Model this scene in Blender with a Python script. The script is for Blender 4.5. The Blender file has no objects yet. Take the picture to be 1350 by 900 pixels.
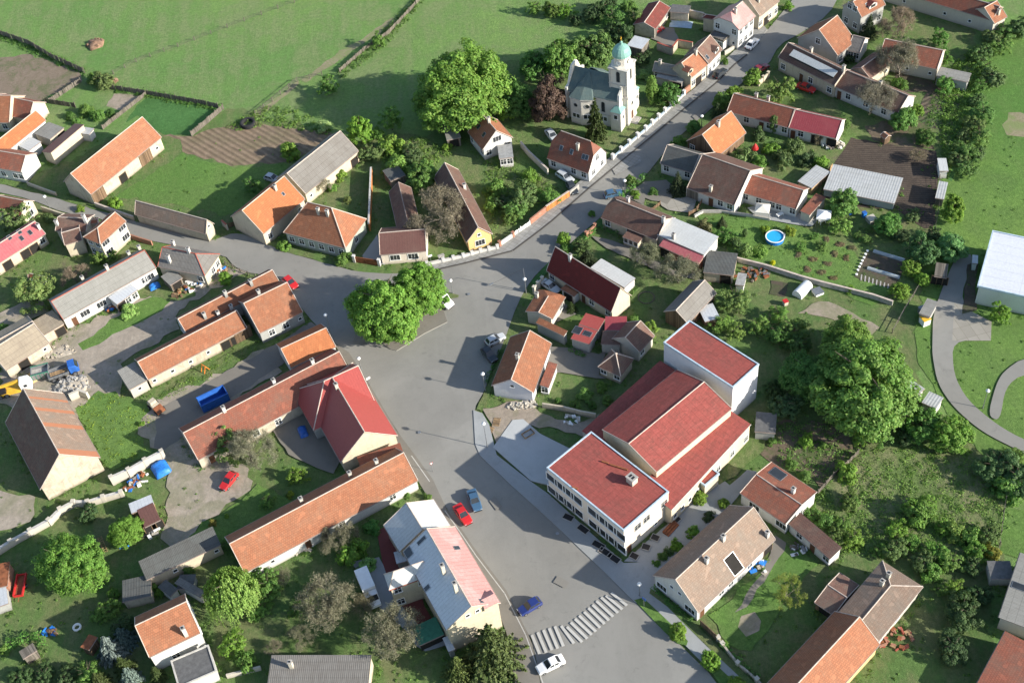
import bpy, math, random
import numpy as np
from mathutils import Vector, Matrix
from mathutils.geometry import tessellate_polygon
random.seed(7); rng = np.random.default_rng(7)
SC = bpy.context.scene; COL = SC.collection
# ------------------------------------------------------------------ camera (solved from the photograph's verticals, right angles and car lengths)
F, NX, NY, HC = 1682.0, 876.1, 1964.4, 173.0
n_ = Vector((NX-675, NY-450, F)).normalized()
f_ = Vector((0, 0, 1)); f_ = (f_ - n_*f_.dot(n_)).normalized()
r_ = n_.cross(f_)
cam = bpy.data.cameras.new('camera'); camo = bpy.data.objects.new('camera', cam); COL.objects.link(camo)
cam.sensor_width = 36; cam.lens = F/1350*36; cam.clip_start = 1; cam.clip_end = 4000
camo.matrix_world = Matrix(((r_[0], -r_[1], -r_[2], 0), (f_[0], -f_[1], -f_[2], 0), (-n_[0], n_[1], n_[2], HC), (0, 0, 0, 1)))
SC.camera = camo
SURV = [0, 0, 1.0]
def use(ox, oy, s=3.9706): SURV[:] = [ox, oy, s]
def G(p, h=0.0):
    """surveyed point: where the sight line through a photo point meets height h"""
    x = SURV[0]+p[0]/SURV[2]; y = SURV[1]+p[1]/SURV[2]
    r = Vector((x-675, y-450, F)); t = (HC-h)/r.dot(n_); P = r*t
    return Vector((P.dot(r_), P.dot(f_), h))
def mpp(p, h=0.0):
    g = G(p, h); return (g-Vector((0, 0, HC))).length/F/SURV[2]
# ------------------------------------------------------------------ object helpers
def tag(o, label=None, cat=None, group=None, kind=None):
    if label: o['label'] = label
    if cat: o['category'] = cat
    if group: o['group'] = group
    if kind: o['kind'] = kind
    return o
def empty(name, loc, rz=0.0):
    o = bpy.data.objects.new(name, None); o.empty_display_size = .5; COL.objects.link(o); o.location = loc; o.rotation_euler = (0, 0, rz); return o
def link(name, me, parent=None, loc=(0, 0, 0), rz=0.0, scale=None):
    o = bpy.data.objects.new(name, me); COL.objects.link(o)
    if parent is not None: o.parent = parent
    o.location = loc; o.rotation_euler = (0, 0, rz)
    if scale is not None: o.scale = scale
    return o
class MB:
    def __init__(s): s.v = []; s.f = []; s.m = []; s.uv = []
    def face(s, pts, m=0, uv=None):
        i = len(s.v); s.v += [tuple(p) for p in pts]; s.f.append(tuple(range(i, i+len(pts)))); s.m.append(m)
        if uv is None:
            P = [Vector(p) for p in pts]; nn = Vector((0, 0, 0))
            for k in range(1, len(P)-1): nn += (P[k]-P[0]).cross(P[k+1]-P[0])
            if nn.length < 1e-9: nn = Vector((0, 0, 1))
            nn.normalize()
            if abs(nn.z) > .98: uv = [(q.x, q.y) for q in P]
            else:
                t = Vector((-nn.y, nn.x, 0)).normalized(); b = nn.cross(t)
                uv = [(q.dot(t), q.dot(b)) for q in P]
        s.uv += uv
    def box(s, x0, y0, z0, x1, y1, z1, m=0):
        a = [(x0, y0), (x1, y0), (x1, y1), (x0, y1)]; s.prism(a, z0, z1, m)
    def prism(s, poly, z0, z1, m=0, mt=None):
        """poly: 2d points; z1 may be a list (top heights per vertex)"""
        n = len(poly); A = sum(poly[i][0]*poly[(i+1) % n][1]-poly[(i+1) % n][0]*poly[i][1] for i in range(n))
        zt = list(z1) if isinstance(z1, (list, tuple)) else [z1]*n
        if A < 0: poly = poly[::-1]; zt = zt[::-1]
        s.face([(p[0], p[1], z) for p, z in zip(poly, zt)], m if mt is None else mt)
        s.face([(p[0], p[1], z0) for p in poly[::-1]], m)
        for i in range(n):
            j = (i+1) % n
            s.face([(poly[i][0], poly[i][1], z0), (poly[j][0], poly[j][1], z0), (poly[j][0], poly[j][1], zt[j]), (poly[i][0], poly[i][1], zt[i])], m)
    def slab(s, polys, t, m=0, ms=None, m2=None):
        """roof skin: polys with shared corners, thickness t downwards"""
        if ms is None: ms = m
        K = lambda p: (round(p[0], 3), round(p[1], 3), round(p[2], 3))
        ed = {}
        for pi, P in enumerate(polys):
            s.face(P, m2 if (m2 is not None and pi == 1) else m); s.face([(p[0], p[1], p[2]-t) for p in P[::-1]], ms)
            for i in range(len(P)):
                a, b = P[i], P[(i+1) % len(P)]
                if (K(b), K(a)) in ed: del ed[(K(b), K(a))]
                else: ed[(K(a), K(b))] = (a, b)
        for a, b in ed.values():
            s.face([(b[0], b[1], b[2]), (a[0], a[1], a[2]), (a[0], a[1], a[2]-t), (b[0], b[1], b[2]-t)], ms)
    def tube(s, a, b, r0, r1, n=6, m=0, cap=True):
        a = Vector(a); b = Vector(b); d = (b-a).normalized(); u = d.orthogonal().normalized(); w = d.cross(u)
        A = [a+(u*math.cos(6.2832*k/n)+w*math.sin(6.2832*k/n))*r0 for k in range(n)]
        B = [b+(u*math.cos(6.2832*k/n)+w*math.sin(6.2832*k/n))*r1 for k in range(n)]
        for k in range(n):
            j = (k+1) % n; s.face([A[k], A[j], B[j], B[k]], m)
        if cap: s.face(B, m); s.face(A[::-1], m)
    def lathe(s, c, prof, n=12, m=0):
        R = [[Vector((c[0]+r*math.cos(6.2832*k/n), c[1]+r*math.sin(6.2832*k/n), c[2]+z)) for k in range(n)] for r, z in prof]
        for i in range(len(R)-1):
            for k in range(n):
                j = (k+1) % n; s.face([R[i][k], R[i][j], R[i+1][j], R[i+1][k]], m)
    def blob(s, c, r, m=0, seed=0, n=10, k=6):
        rd = random.Random(seed)
        ph = [rd.random()*6 for _ in range(4)]
        def pt(a, b):
            w = 1+.18*math.sin(3*a+ph[0])*math.cos(2*b+ph[1])+.12*math.sin(5*a+ph[2]+b*3)
            return Vector((c[0]+r[0]*w*math.cos(a)*math.cos(b), c[1]+r[1]*w*math.sin(a)*math.cos(b), c[2]+r[2]*w*math.sin(b)))
        for j in range(k):
            b0 = math.pi/2*j/k; b1 = math.pi/2*(j+1)/k
            for i in range(n):
                a0 = 6.28318*i/n; a1 = 6.28318*((i+1) % n)/n
                s.face([pt(a0, b0), pt(a1, b0), pt(a1, b1), pt(a0, b1)] if j < k-1 else [pt(a0, b0), pt(a1, b0), pt(0, math.pi/2)], m)
    def mesh(s, name, mats, smooth=False):
        me = bpy.data.meshes.new(name); me.from_pydata(s.v, [], s.f)
        for M in (mats if isinstance(mats, (list, tuple)) else [mats]): me.materials.append(M)
        me.polygons.foreach_set('material_index', s.m)
        uvl = me.uv_layers.new(name='UVMap'); uvl.data.foreach_set('uv', np.array(s.uv, dtype=np.float32).ravel())
        if smooth:
            import bmesh
            bm = bmesh.new(); bm.from_mesh(me); bmesh.ops.remove_doubles(bm, verts=bm.verts, dist=1e-4); bm.to_mesh(me); bm.free()
            me.polygons.foreach_set('use_smooth', [True]*len(me.polygons))
        return me
    def build(s, name, mats, parent=None, smooth=False, loc=(0, 0, 0), rz=0):
        return link(name, s.mesh(name, mats, smooth), parent, loc, rz)
# ------------------------------------------------------------------ materials
class N:
    def __init__(s, name):
        s.m = bpy.data.materials.new(name); s.m.use_nodes = True; s.t = s.m.node_tree
        s.b = s.t.nodes['Principled BSDF']; s.b.inputs['Roughness'].default_value = .85; s.b.inputs['Specular IOR Level'].default_value = .25
    def n(s, ty, **kw):
        o = s.t.nodes.new(ty)
        for k, v in kw.items():
            if hasattr(o, k) and not k[0].isupper(): setattr(o, k, v)
            else: s.set(o, k, v)
        return o
    def set(s, o, k, v):
        k = k.replace('_', ' ') if isinstance(k, str) and k.replace('_', ' ') in o.inputs else k
        if hasattr(v, 'is_linked') or hasattr(v, 'links'): s.t.links.new(v, o.inputs[k])
        else: o.inputs[k].default_value = v
    def L(s, a, b): s.t.links.new(a, b)
    def noise(s, vec, scale, detail=4, rough=.6, dist=0):
        o = s.n('ShaderNodeTexNoise', Scale=scale, Detail=detail, Roughness=rough, Distortion=dist)
        if vec is not None: s.L(vec, o.inputs['Vector'])
        return o.outputs['Fac']
    def ramp(s, fac, a, b, ca=None, cb=None):
        o = s.n('ShaderNodeMapRange'); s.L(fac, o.inputs['Value']); o.inputs['From Min'].default_value = a; o.inputs['From Max'].default_value = b
        o.inputs['To Min'].default_value = 0 if ca is None else ca; o.inputs['To Max'].default_value = 1 if cb is None else cb
        return o.outputs['Result']
    def mix(s, fac, a, b, mode='MIX'):
        o = s.n('ShaderNodeMix', data_type='RGBA', blend_type=mode)
        for i, v in ((0, fac), (6, a), (7, b)):
            if hasattr(v, 'links'): s.L(v, o.inputs[i])
            elif i == 0: o.inputs[0].default_value = v
            else: o.inputs[i].default_value = (*v[:3], 1)
        return o.outputs[2]
    def math(s, op, a, b=0.0):
        o = s.n('ShaderNodeMath', operation=op)
        for i, v in ((0, a), (1, b)):
            if hasattr(v, 'links'): s.L(v, o.inputs[i])
            else: o.inputs[i].default_value = v
        return o.outputs[0]
    def coord(s, which='Object', rnd=True):
        c = s.n('ShaderNodeTexCoord').outputs[which]
        if not rnd: return c
        oi = s.n('ShaderNodeObjectInfo'); ad = s.n('ShaderNodeVectorMath', operation='MULTIPLY_ADD')
        s.L(oi.outputs['Random'], ad.inputs[0]); ad.inputs[1].default_value = (97, 53, 31); s.L(c, ad.inputs[2]); return ad.outputs[0]
    def scalev(s, v, sc):
        o = s.n('ShaderNodeVectorMath', operation='MULTIPLY'); s.L(v, o.inputs[0]); o.inputs[1].default_value = sc; return o.outputs[0]
    def pos(s): return s.n('ShaderNodeNewGeometry').outputs['Position']
    def bump(s, h, dist=.05, st=.6):
        o = s.n('ShaderNodeBump', Distance=dist, Strength=st); s.L(h, o.inputs['Height']); s.L(o.outputs[0], s.b.inputs['Normal'])
    def col(s, c):
        if hasattr(c, 'links'): s.L(c, s.b.inputs['Base Color'])
        else: s.b.inputs['Base Color'].default_value = (*c[:3], 1)
def mul(c, k): return tuple(x*k for x in c)
MATS = {}
def flat(name, c, rough=.6, metal=0, var=.25, spec=.3, sc=1.5):
    if name in MATS: return MATS[name]
    m = N(name); v = m.coord(); nz = m.noise(v, sc, 5, .65); m.col(m.mix(m.ramp(nz, .3, .7), mul(c, 1-var), mul(c, 1+var*.6)))
    m.b.inputs['Roughness'].default_value = rough; m.b.inputs['Metallic'].default_value = metal; m.b.inputs['Specular IOR Level'].default_value = spec
    MATS[name] = m.m; return m.m
def tiles(name, c1, c2, old, amt=.5, tw=.34, th=.38, bands=None):
    m = N(name); uv = m.n('ShaderNodeTexCoord').outputs['UV']; ob = m.coord()
    br = m.n('ShaderNodeTexBrick', offset=.5); m.L(uv, br.inputs['Vector'])
    for k, v in (('Color1', (*c1, 1)), ('Color2', (*c2, 1)), ('Mortar', (*mul(c1, .35), 1))): br.inputs[k].default_value = v
    for k, v in (('Scale', 1), ('Brick Width', tw), ('Row Height', th), ('Mortar Size', .022), ('Mortar Smooth', .6), ('Bias', 0)): br.inputs[k].default_value = v
    big = m.noise(ob, .35, 6, .7, .4); sm = m.noise(ob, 2.3, 5, .75)
    k1 = m.ramp(m.math('ADD', big, m.math('MULTIPLY', sm, .55)), .82-.2*amt, .98, 0, amt)
    c = m.mix(k1, br.outputs['Color'], old)
    sk = m.noise(m.scalev(uv, (2.6, .22, 1)), 1, 6, .75); c = m.mix(m.ramp(sk, .46, .72, 0, .55), c, mul(old, .62)); rp = m.noise(m.scalev(uv, (.9, .9, 1)), .8, 0, 0); c = m.mix(m.ramp(rp, .68, .70, 0, .35), c, mul(c1, 1.35))
    if bands:
        sx = m.n('ShaderNodeSeparateXYZ'); m.L(m.n('ShaderNodeTexCoord').outputs['Object'], sx.inputs[0]); xx = m.math('ADD', sx.outputs[0], m.math('MULTIPLY', sm, .5))
        for lo, hi in bands: c = m.mix(m.math('MULTIPLY', m.math('MULTIPLY', m.math('GREATER_THAN', xx, lo), m.math('LESS_THAN', xx, hi)), .8), c, (.34, .13, .065))
    sp = m.noise(ob, 9, 3, .8); c = m.mix(m.ramp(sp, .62, .72, 0, .55), c, mul(old, .7))
    c = m.mix(m.ramp(sp, .30, .38, .35, 0), c, mul(c2, 1.5))
    oi = m.n('ShaderNodeObjectInfo'); hs = m.n('ShaderNodeHueSaturation'); m.L(c, hs.inputs['Color']); m.L(m.ramp(oi.outputs['Random'], 0, 1, .8, 1.04), hs.inputs['Value'])
    m.col(hs.outputs[0])
    m.bump(br.outputs['Fac'], .04, -.7); m.b.inputs['Roughness'].default_value = .8
    MATS[name] = m.m; return m.m
def sheet(name, c, old, pitch=.5, axis='x', amt=.4, rough=.45, metal=.0, seam=.6, w=.06, blot=0):
    """seamed sheet metal / felt: seams run up the slope"""
    m = N(name); uv = m.n('ShaderNodeTexCoord').outputs['UV']; ob = m.coord()
    sp = m.n('ShaderNodeSeparateXYZ'); m.L(uv, sp.inputs[0])
    fr = m.math('FRACT', m.math('DIVIDE', sp.outputs[0 if axis == 'x' else 1], pitch)); ln = m.math('LESS_THAN', fr, w/pitch)
    fr2 = m.math('FRACT', m.math('DIVIDE', sp.outputs[1 if axis == 'x' else 0], pitch*3.1)); ln2 = m.math('LESS_THAN', fr2, .02)
    big = m.noise(ob, .3, 6, .75, .6); sm = m.noise(ob, 3, 5, .8)
    c_ = m.mix(m.ramp(sm, .3, .75), mul(c, 1.12), mul(c, .82)); c_ = m.mix(m.ramp(big, .45, .72, 0, amt), c_, old)
    if blot: b2 = m.noise(m.scalev(ob, (.5, 2, 1)), .9, 7, .8, 1.2); c_ = m.mix(m.ramp(b2, .46, .60, 0, blot), c_, mul(c, 1.75)); b3 = m.noise(ob, 1.3, 8, .85, 2); c_ = m.mix(m.ramp(b3, .54, .64, 0, .8), c_, mul(old, .8))
    al = m.math('MAXIMUM', ln, ln2)
    c_ = m.mix(m.math('MULTIPLY', al, seam), c_, mul(c, .55)); m.col(c_)
    m.bump(ln, .03, .8); m.b.inputs['Roughness'].default_value = rough; m.b.inputs['Metallic'].default_value = metal
    MATS[name] = m.m; return m.m
def corr(name, c, old, pitch=.25, amt=.5, rough=.7):
    m = N(name); uv = m.n('ShaderNodeTexCoord').outputs['UV']; ob = m.coord()
    sp = m.n('ShaderNodeSeparateXYZ'); m.L(uv, sp.inputs[0])
    wv = m.math('SINE', m.math('MULTIPLY', sp.outputs[0], 6.283/pitch))
    row = m.math('LESS_THAN', m.math('FRACT', m.math('DIVIDE', sp.outputs[1], 1.2)), .06)
    big = m.noise(ob, .4, 6, .7, .5); st = m.noise(m.scalev(uv, (3, .35, 1)), 1, 5, .7); fn = m.noise(ob, 6, 4, .8)
    c_ = m.mix(m.ramp(big, .4, .7, 0, amt), c, old); c_ = m.mix(m.ramp(st, .45, .75, 0, .5), c_, mul(old, .75)); c_ = m.mix(m.ramp(fn, .55, .8, 0, .5), c_, mul(c, 1.35))
    c_ = m.mix(m.math('MULTIPLY', row, .5), c_, mul(old, .55)); m.col(c_)
    m.bump(wv, .02, .6); m.b.inputs['Roughness'].default_value = rough
    MATS[name] = m.m; return m.m
def plaster(name, c, stain, amt=.5, bump=.3):
    m = N(name); ob = m.coord(); big = m.noise(ob, .5, 7, .75, .8); sm = m.noise(ob, 4, 6, .75)
    st = m.noise(m.scalev(ob, (2.2, 2.2, .35)), 1, 5, .7)
    c_ = m.mix(m.ramp(sm, .35, .7), mul(c, .93), mul(c, 1.05)); c_ = m.mix(m.ramp(big, .5, .68, 0, amt), c_, stain); c_ = m.mix(m.ramp(st, .5, .75, 0, amt*.7), c_, mul(stain, .8))
    sp = m.n('ShaderNodeSeparateXYZ'); m.L(m.n('ShaderNodeTexCoord').outputs['Object'], sp.inputs[0])
    edge = m.math('ADD', sp.outputs[2], m.math('MULTIPLY', sm, .9)); c_ = m.mix(m.ramp(edge, .55, 1.15, .75, 0), c_, mul(stain, .75))
    m.col(c_); m.bump(sm, .02, bump); MATS[name] = m.m; return m.m
def bricks(name, c1, c2):
    m = N(name); uv = m.n('ShaderNodeTexCoord').outputs['UV']; ob = m.coord()
    br = m.n('ShaderNodeTexBrick'); m.L(uv, br.inputs['Vector'])
    for k, v in (('Color1', (*c1, 1)), ('Color2', (*c2, 1)), ('Mortar', (.32, .28, .23, 1)), ('Scale', 1), ('Brick Width', .3), ('Row Height', .1), ('Mortar Size', .012)): br.inputs[k].default_value = v
    nz = m.noise(ob, 1.2, 6, .75); m.col(m.mix(m.ramp(nz, .5, .7, 0, .6), br.outputs['Color'], (.33, .27, .2))); m.bump(nz, .03, .4); MATS[name] = m.m; return m.m
def planks(name, c, w=.18, var=.5):
    m = N(name); uv = m.n('ShaderNodeTexCoord').outputs['UV']; ob = m.coord()
    sp = m.n('ShaderNodeSeparateXYZ'); m.L(uv, sp.inputs[0]); d = m.math('DIVIDE', sp.outputs[0], w)
    wn = m.n('ShaderNodeTexWhiteNoise', noise_dimensions='1D'); m.L(m.math('FLOOR', d), wn.inputs['W'])
    g = m.math('LESS_THAN', m.math('FRACT', d), .1); nz = m.noise(m.scalev(uv, (8, .6, 1)), 1, 5, .7)
    c_ = m.mix(wn.outputs['Value'], mul(c, 1-var), mul(c, 1+var*.5)); c_ = m.mix(m.ramp(nz, .4, .7, 0, .5), c_, mul(c, .55)); c_ = m.mix(g, c_, mul(c, .2)); m.col(c_)
    MATS[name] = m.m; return m.m
def soil(name, c1, c2, scale=.6, furrow=None, green=0, ang=0, gc=(.055, .11, .022)):
    m = N(name); p = m.pos(); big = m.noise(p, scale*.25, 7, .7, .5); fn = m.noise(p, scale*4, 8, .78); md = m.noise(p, scale, 6, .7, .8)
    c_ = m.mix(m.ramp(md, .35, .65), c1, c2); c_ = m.mix(m.ramp(fn, .35, .7, 0, .6), c_, mul(c1, .55)); h = fn
    if green: c_ = m.mix(m.ramp(m.math('ADD', big, m.math('MULTIPLY', md, .5)), .78, .66, 0, green), c_, gc)
    if furrow:
        sp = m.n('ShaderNodeSeparateXYZ'); rt = m.n('ShaderNodeVectorRotate', rotation_type='Z_AXIS'); rt.inputs['Angle'].default_value = ang; m.L(p, rt.inputs['Vector']); m.L(rt.outputs[0], sp.inputs[0])
        wv = m.math('SINE', m.math('ADD', m.math('MULTIPLY', sp.outputs[0], 6.283/furrow), m.math('MULTIPLY', fn, 1.5)))
        c_ = m.mix(m.ramp(m.math('ADD', wv, m.ramp(md, .3, .7, -.9, .9)), -.6, .9, .5, 0), c_, mul(c1, .55)); h = m.math('ADD', fn, m.math('MULTIPLY', wv, .5))
    m.col(c_); m.bump(h, .12, .9); m.b.inputs['Roughness'].default_value = .95; MATS[name] = m.m; return m.m
def grassmat(name, a, b, dry, k=.5, dryamt=.5, bare=None):
    a, b, dry = mul(a, 1.45), (b[0]*1.75, b[1]*1.55, b[2]*1.6), mul(dry, 1.4)
    m = N(name); p = m.pos(); big = m.noise(p, .018, 6, .6, .6); md = m.noise(p, .14, 8, .72, .5); fn = m.noise(p, 1.3, 9, .8); vf = m.noise(p, 7, 6, .85)
    st = m.noise(m.scalev(p, (1, .12, 1)), .35, 6, .7)
    c_ = m.mix(m.ramp(big, .35, .65), a, b); c_ = m.mix(m.ramp(md, .38, .66, 0, .8), c_, mul(a, .74)); c_ = m.mix(m.ramp(m.math('ADD', md, m.math('MULTIPLY', st, .6)), .72, .92, 0, dryamt), c_, dry)
    c_ = m.mix(m.ramp(fn, .36, .60), m.mix(.55, c_, mul(a, .45)), c_); c_ = m.mix(m.ramp(vf, .38, .56, .55, 0), c_, mul(a, .42)); c_ = m.mix(m.ramp(fn, .60, .74, 0, .55), c_, mul(b, 1.7))
    if bare: c_ = m.mix(m.ramp(m.math('ADD', md, m.math('MULTIPLY', big, .5)), .9, 1.0, 0, .8), c_, bare)
    m.col(c_); m.bump(m.math('ADD', fn, vf), .25, .9); m.b.inputs['Roughness'].default_value = .95; m.b.inputs['Specular IOR Level'].default_value = .1; MATS[name] = m.m; return m.m
def paving(name, c, amt=.4, crack=True, slab=None):
    m = N(name); p = m.pos(); big = m.noise(p, .05, 7, .65, .8); md = m.noise(p, .5, 8, .7, .6); fn = m.noise(p, 9, 6, .85)
    st = m.noise(m.scalev(p, (.9, .12, 1)), .5, 5, .6)
    c_ = m.mix(m.ramp(big, .35, .68), mul(c, .84), mul(c, 1.1)); c_ = m.mix(m.ramp(md, .5, .8, 0, amt), c_, mul(c, .66)); c_ = m.mix(m.ramp(fn, .4, .75, 0, .5), c_, mul(c, 1.28)); c_ = m.mix(m.ramp(st, .55, .75, 0, .25), c_, mul(c, 1.2))
    if crack:
        vo = m.n('ShaderNodeTexVoronoi', feature='DISTANCE_TO_EDGE', Scale=.085); wp = m.n('ShaderNodeVectorMath', operation='ADD'); nn = m.n('ShaderNodeTexNoise', Scale=.35, Detail=5); m.L(p, nn.inputs['Vector'])
        sc = m.n('ShaderNodeVectorMath', operation='SCALE'); m.L(nn.outputs['Color'], sc.inputs[0]); sc.inputs['Scale'].default_value = 5; m.L(p, wp.inputs[0]); m.L(sc.outputs[0], wp.inputs[1]); m.L(wp.outputs[0], vo.inputs['Vector'])
        k_ = m.math('MULTIPLY', m.ramp(vo.outputs['Distance'], .003, .009, .3, 0), m.ramp(md, .5, .6)); c_ = m.mix(k_, c_, mul(c, .5))
        vo2 = m.n('ShaderNodeTexVoronoi', feature='F1', Scale=.06); m.L(wp.outputs[0], vo2.inputs['Vector']); sx = m.n('ShaderNodeSeparateXYZ'); m.L(vo2.outputs['Color'], sx.inputs[0])
        c_ = m.mix(m.ramp(sx.outputs[0], .72, .76, 0, .18), c_, mul(c, .75))
    if slab:
        br = m.n('ShaderNodeTexBrick', offset=0); rt = m.n('ShaderNodeVectorRotate', rotation_type='Z_AXIS'); rt.inputs['Angle'].default_value = slab[1]; m.L(p, rt.inputs['Vector']); m.L(rt.outputs[0], br.inputs['Vector'])
        for k, v in (('Color1', (1, 1, 1, 1)), ('Color2', (.82, .82, .82, 1)), ('Mortar', (.68, .67, .63, 1)), ('Scale', 1), ('Brick Width', slab[0]), ('Row Height', slab[0]*.7), ('Mortar Size', .05)): br.inputs[k].default_value = v
        c_ = m.mix(1, c_, br.outputs['Color'], 'MULTIPLY')
    m.col(c_); m.bump(fn, .01, .4); m.b.inputs['Roughness'].default_value = .9; MATS[name] = m.m; return m.m
def leafmat(name, c, trans=.35, var=.35):
    m = N(name); oi = m.n('ShaderNodeObjectInfo'); g = m.n('ShaderNodeNewGeometry'); uv = m.n('ShaderNodeTexCoord').outputs['UV']
    sx = m.n('ShaderNodeSeparateXYZ'); m.L(uv, sx.inputs[0])
    hs = m.n('ShaderNodeHueSaturation'); hs.inputs['Color'].default_value = (*c, 1)
    m.L(m.ramp(sx.outputs[0], 0, 1, 1-var, 1+var), hs.inputs['Value']); m.L(m.ramp(sx.outputs[1], 0, 1, .485, .515), hs.inputs['Hue'])
    cc = m.mix(1, hs.outputs[0], oi.outputs['Color'], 'MULTIPLY')
    m.col(cc); m.b.inputs['Roughness'].default_value = .6; m.b.inputs['Specular IOR Level'].default_value = .25
    tr = m.n('ShaderNodeBsdfTranslucent'); m.L(m.mix(1, cc, (1.1, 1.25, .6), 'MULTIPLY'), tr.inputs['Color'])
    mx = m.n('ShaderNodeMixShader'); mx.inputs[0].default_value = trans; m.L(m.b.outputs[0], mx.inputs[1]); m.L(tr.outputs[0], mx.inputs[2]); m.L(mx.outputs[0], m.t.nodes['Material Output'].inputs['Surface'])
    MATS[name] = m.m; return m.m
# roofs
tiles('t_orange', (.34, .138, .072), (.28, .108, .057), (.28, .17, .11), .4)
tiles('t_bright', (.46, .17, .07), (.41, .145, .06), (.34, .15, .07), .25)
tiles('t_rust', (.29, .10, .062), (.24, .08, .052), (.17, .12, .09), .55)
tiles('t_red', (.22, .058, .045), (.18, .048, .04), (.15, .08, .06), .4)
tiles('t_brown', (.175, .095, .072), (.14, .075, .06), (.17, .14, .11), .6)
tiles('t_old', (.28, .20, .15), (.23, .155, .115), (.20, .17, .14), .8)
tiles('t_band', (.28, .20, .15), (.23, .155, .115), (.20, .17, .14), .8, bands=[(-9, -7.2), (-1.2, -.1), (3.2, 4.1), (6.6, 7.2)])
tiles('t_darkred', (.15, .022, .02), (.12, .02, .018), (.13, .035, .03), .3)
corr('c_grey', (.25, .245, .225), (.17, .165, .145)); corr('c_dark', (.10, .105, .10), (.07, .065, .06)); corr('c_tan', (.36, .30, .22), (.22, .18, .14)); corr('c_glass', (.42, .43, .43), (.3, .3, .28), .5, .4, .35)
corr('c_slate', (.19, .18, .165), (.12, .105, .09), .3)
sheet('m_red', (.255, .064, .053), (.15, .068, .055), 1.1, amt=.6, rough=.85, seam=.3, w=.08, blot=.4); sheet('m_crimson', (.31, .064, .056), (.23, .062, .052), .45, amt=.2, rough=.4, seam=.12)
sheet('m_pink', (.48, .24, .22), (.50, .38, .36), .7, amt=.8, rough=.5, seam=.25); sheet('m_white', (.50, .51, .50), (.38, .38, .37), .6, amt=.4, rough=.5, seam=.3); sheet('m_silver', (.52, .54, .56), (.40, .41, .42), .6, amt=.4, rough=.4, metal=.1, seam=.3)
sheet('m_maroon', (.27, .05, .06), (.34, .10, .10), .45, amt=.4, seam=.3); sheet('m_salmon', (.40, .11, .12), (.45, .2, .18), .6, amt=.5, seam=.25); sheet('m_verdigris', (.09, .13, .125), (.17, .19, .155), .8, amt=.6, rough=.6, seam=.3); sheet('m_dome', (.20, .38, .33), (.15, .28, .25), .6, amt=.4, seam=.3)
sheet('m_brown', (.13, .065, .055), (.16, .10, .08), .5, amt=.5, seam=.3); sheet('m_palegrey', (.56, .58, .62), (.50, .52, .55), 2.2, amt=.3, rough=.6, seam=.25)
flat('felt', (.12, .12, .12), .9, var=.3); flat('feltgrey', (.30, .30, .29), .9, var=.3)
# walls
plaster('w_cream', (.54, .47, .35), (.34, .29, .22), .5); plaster('w_white', (.58, .57, .54), (.42, .40, .36), .45); plaster('w_old', (.50, .44, .34), (.26, .22, .17), .75); plaster('w_grey', (.36, .36, .34), (.25, .24, .22), .5)
plaster('w_yellow', (.68, .45, .20), (.5, .36, .2), .3); plaster('w_bluewhite', (.62, .62, .64), (.5, .52, .55), .3); plaster('w_greenish', (.34, .38, .32), (.25, .27, .22), .5); plaster('w_peach', (.70, .62, .52), (.5, .45, .38), .3); plaster('w_pale', (.50, .46, .39), (.45, .41, .34), .5)
plaster('w_mint', (.50, .56, .52), (.42, .46, .42), .3); plaster('w_church', (.64, .61, .54), (.48, .44, .38), .4)
bricks('brick', (.36, .12, .06), (.28, .09, .05)); planks('wood', (.20, .13, .08)); planks('woodgrey', (.20, .175, .145)); planks('woodlight', (.45, .30, .16)); planks('woodorange', (.55, .22, .07))
flat('trim', (.5, .48, .44), .6); flat('trimred', (.34, .09, .06), .6); flat('trimblue', (.42, .52, .60), .5); flat('cap', (.50, .42, .36), .8); flat('gutter', (.28, .22, .19), .5); flat('concrete', (.38, .36, .33), .9, var=.35); flat('darkopen', (.02, .018, .016), .9); flat('doorbrown', (.12, .055, .03), .6); flat('metalgrey', (.30, .31, .32), .45, .6)
flat('white', (.78, .78, .76), .5, var=.08); flat('black', (.02, .02, .022), .6); flat('rubber', (.025, .025, .027), .85); flat('bluepaint', (.03, .12, .42), .4); flat('tarp', (.03, .20, .62), .45, var=.4); flat('redpaint', (.50, .03, .03), .35); flat('greenpaint', (.05, .20, .13), .5); flat('yellowpaint', (.75, .45, .05), .45); flat('rust', (.25, .09, .04), .8, var=.5); flat('stone', (.42, .37, .30), .95, var=.45, sc=3); flat('bark', (.10, .08, .06), .95, var=.4, sc=6); flat('barkgrey', (.23, .20, .165), .95, var=.3, sc=6); flat('orangepaint', (.75, .22, .04), .5); flat('dirtheap', (.24, .15, .10), .95, var=.5); flat('pinkfabric', (.55, .2, .35), .8)
def glass():
    m = N('glass'); m.b.inputs['Roughness'].default_value = .08; m.b.inputs['Specular IOR Level'].default_value = .6; v = m.coord(); m.col(m.mix(m.noise(v, .6, 2), (.012, .016, .02), (.05, .055, .06))); MATS['glass'] = m.m
glass()
def glaze():
    m = N('glazing'); m.b.inputs['Roughness'].default_value = .2; m.col((.45, .5, .52)); m.b.inputs['Transmission Weight'].default_value = .35; MATS['glazing'] = m.m
glaze()
def water():
    m = N('pool_water'); m.b.inputs['Roughness'].default_value = .05; m.col((.03, .35, .62)); nz = m.noise(m.pos(), 3, 3); m.bump(nz, .05, .3); MATS['water'] = m.m
water()
def carpaint(name, c): 
    m = N(name); m.col(c); m.b.inputs['Roughness'].default_value = .28; m.b.inputs['Coat Weight'].default_value = .6; m.b.inputs['Coat Roughness'].default_value = .08; m.b.inputs['Specular IOR Level'].default_value = .5; MATS[name] = m.m
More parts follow.
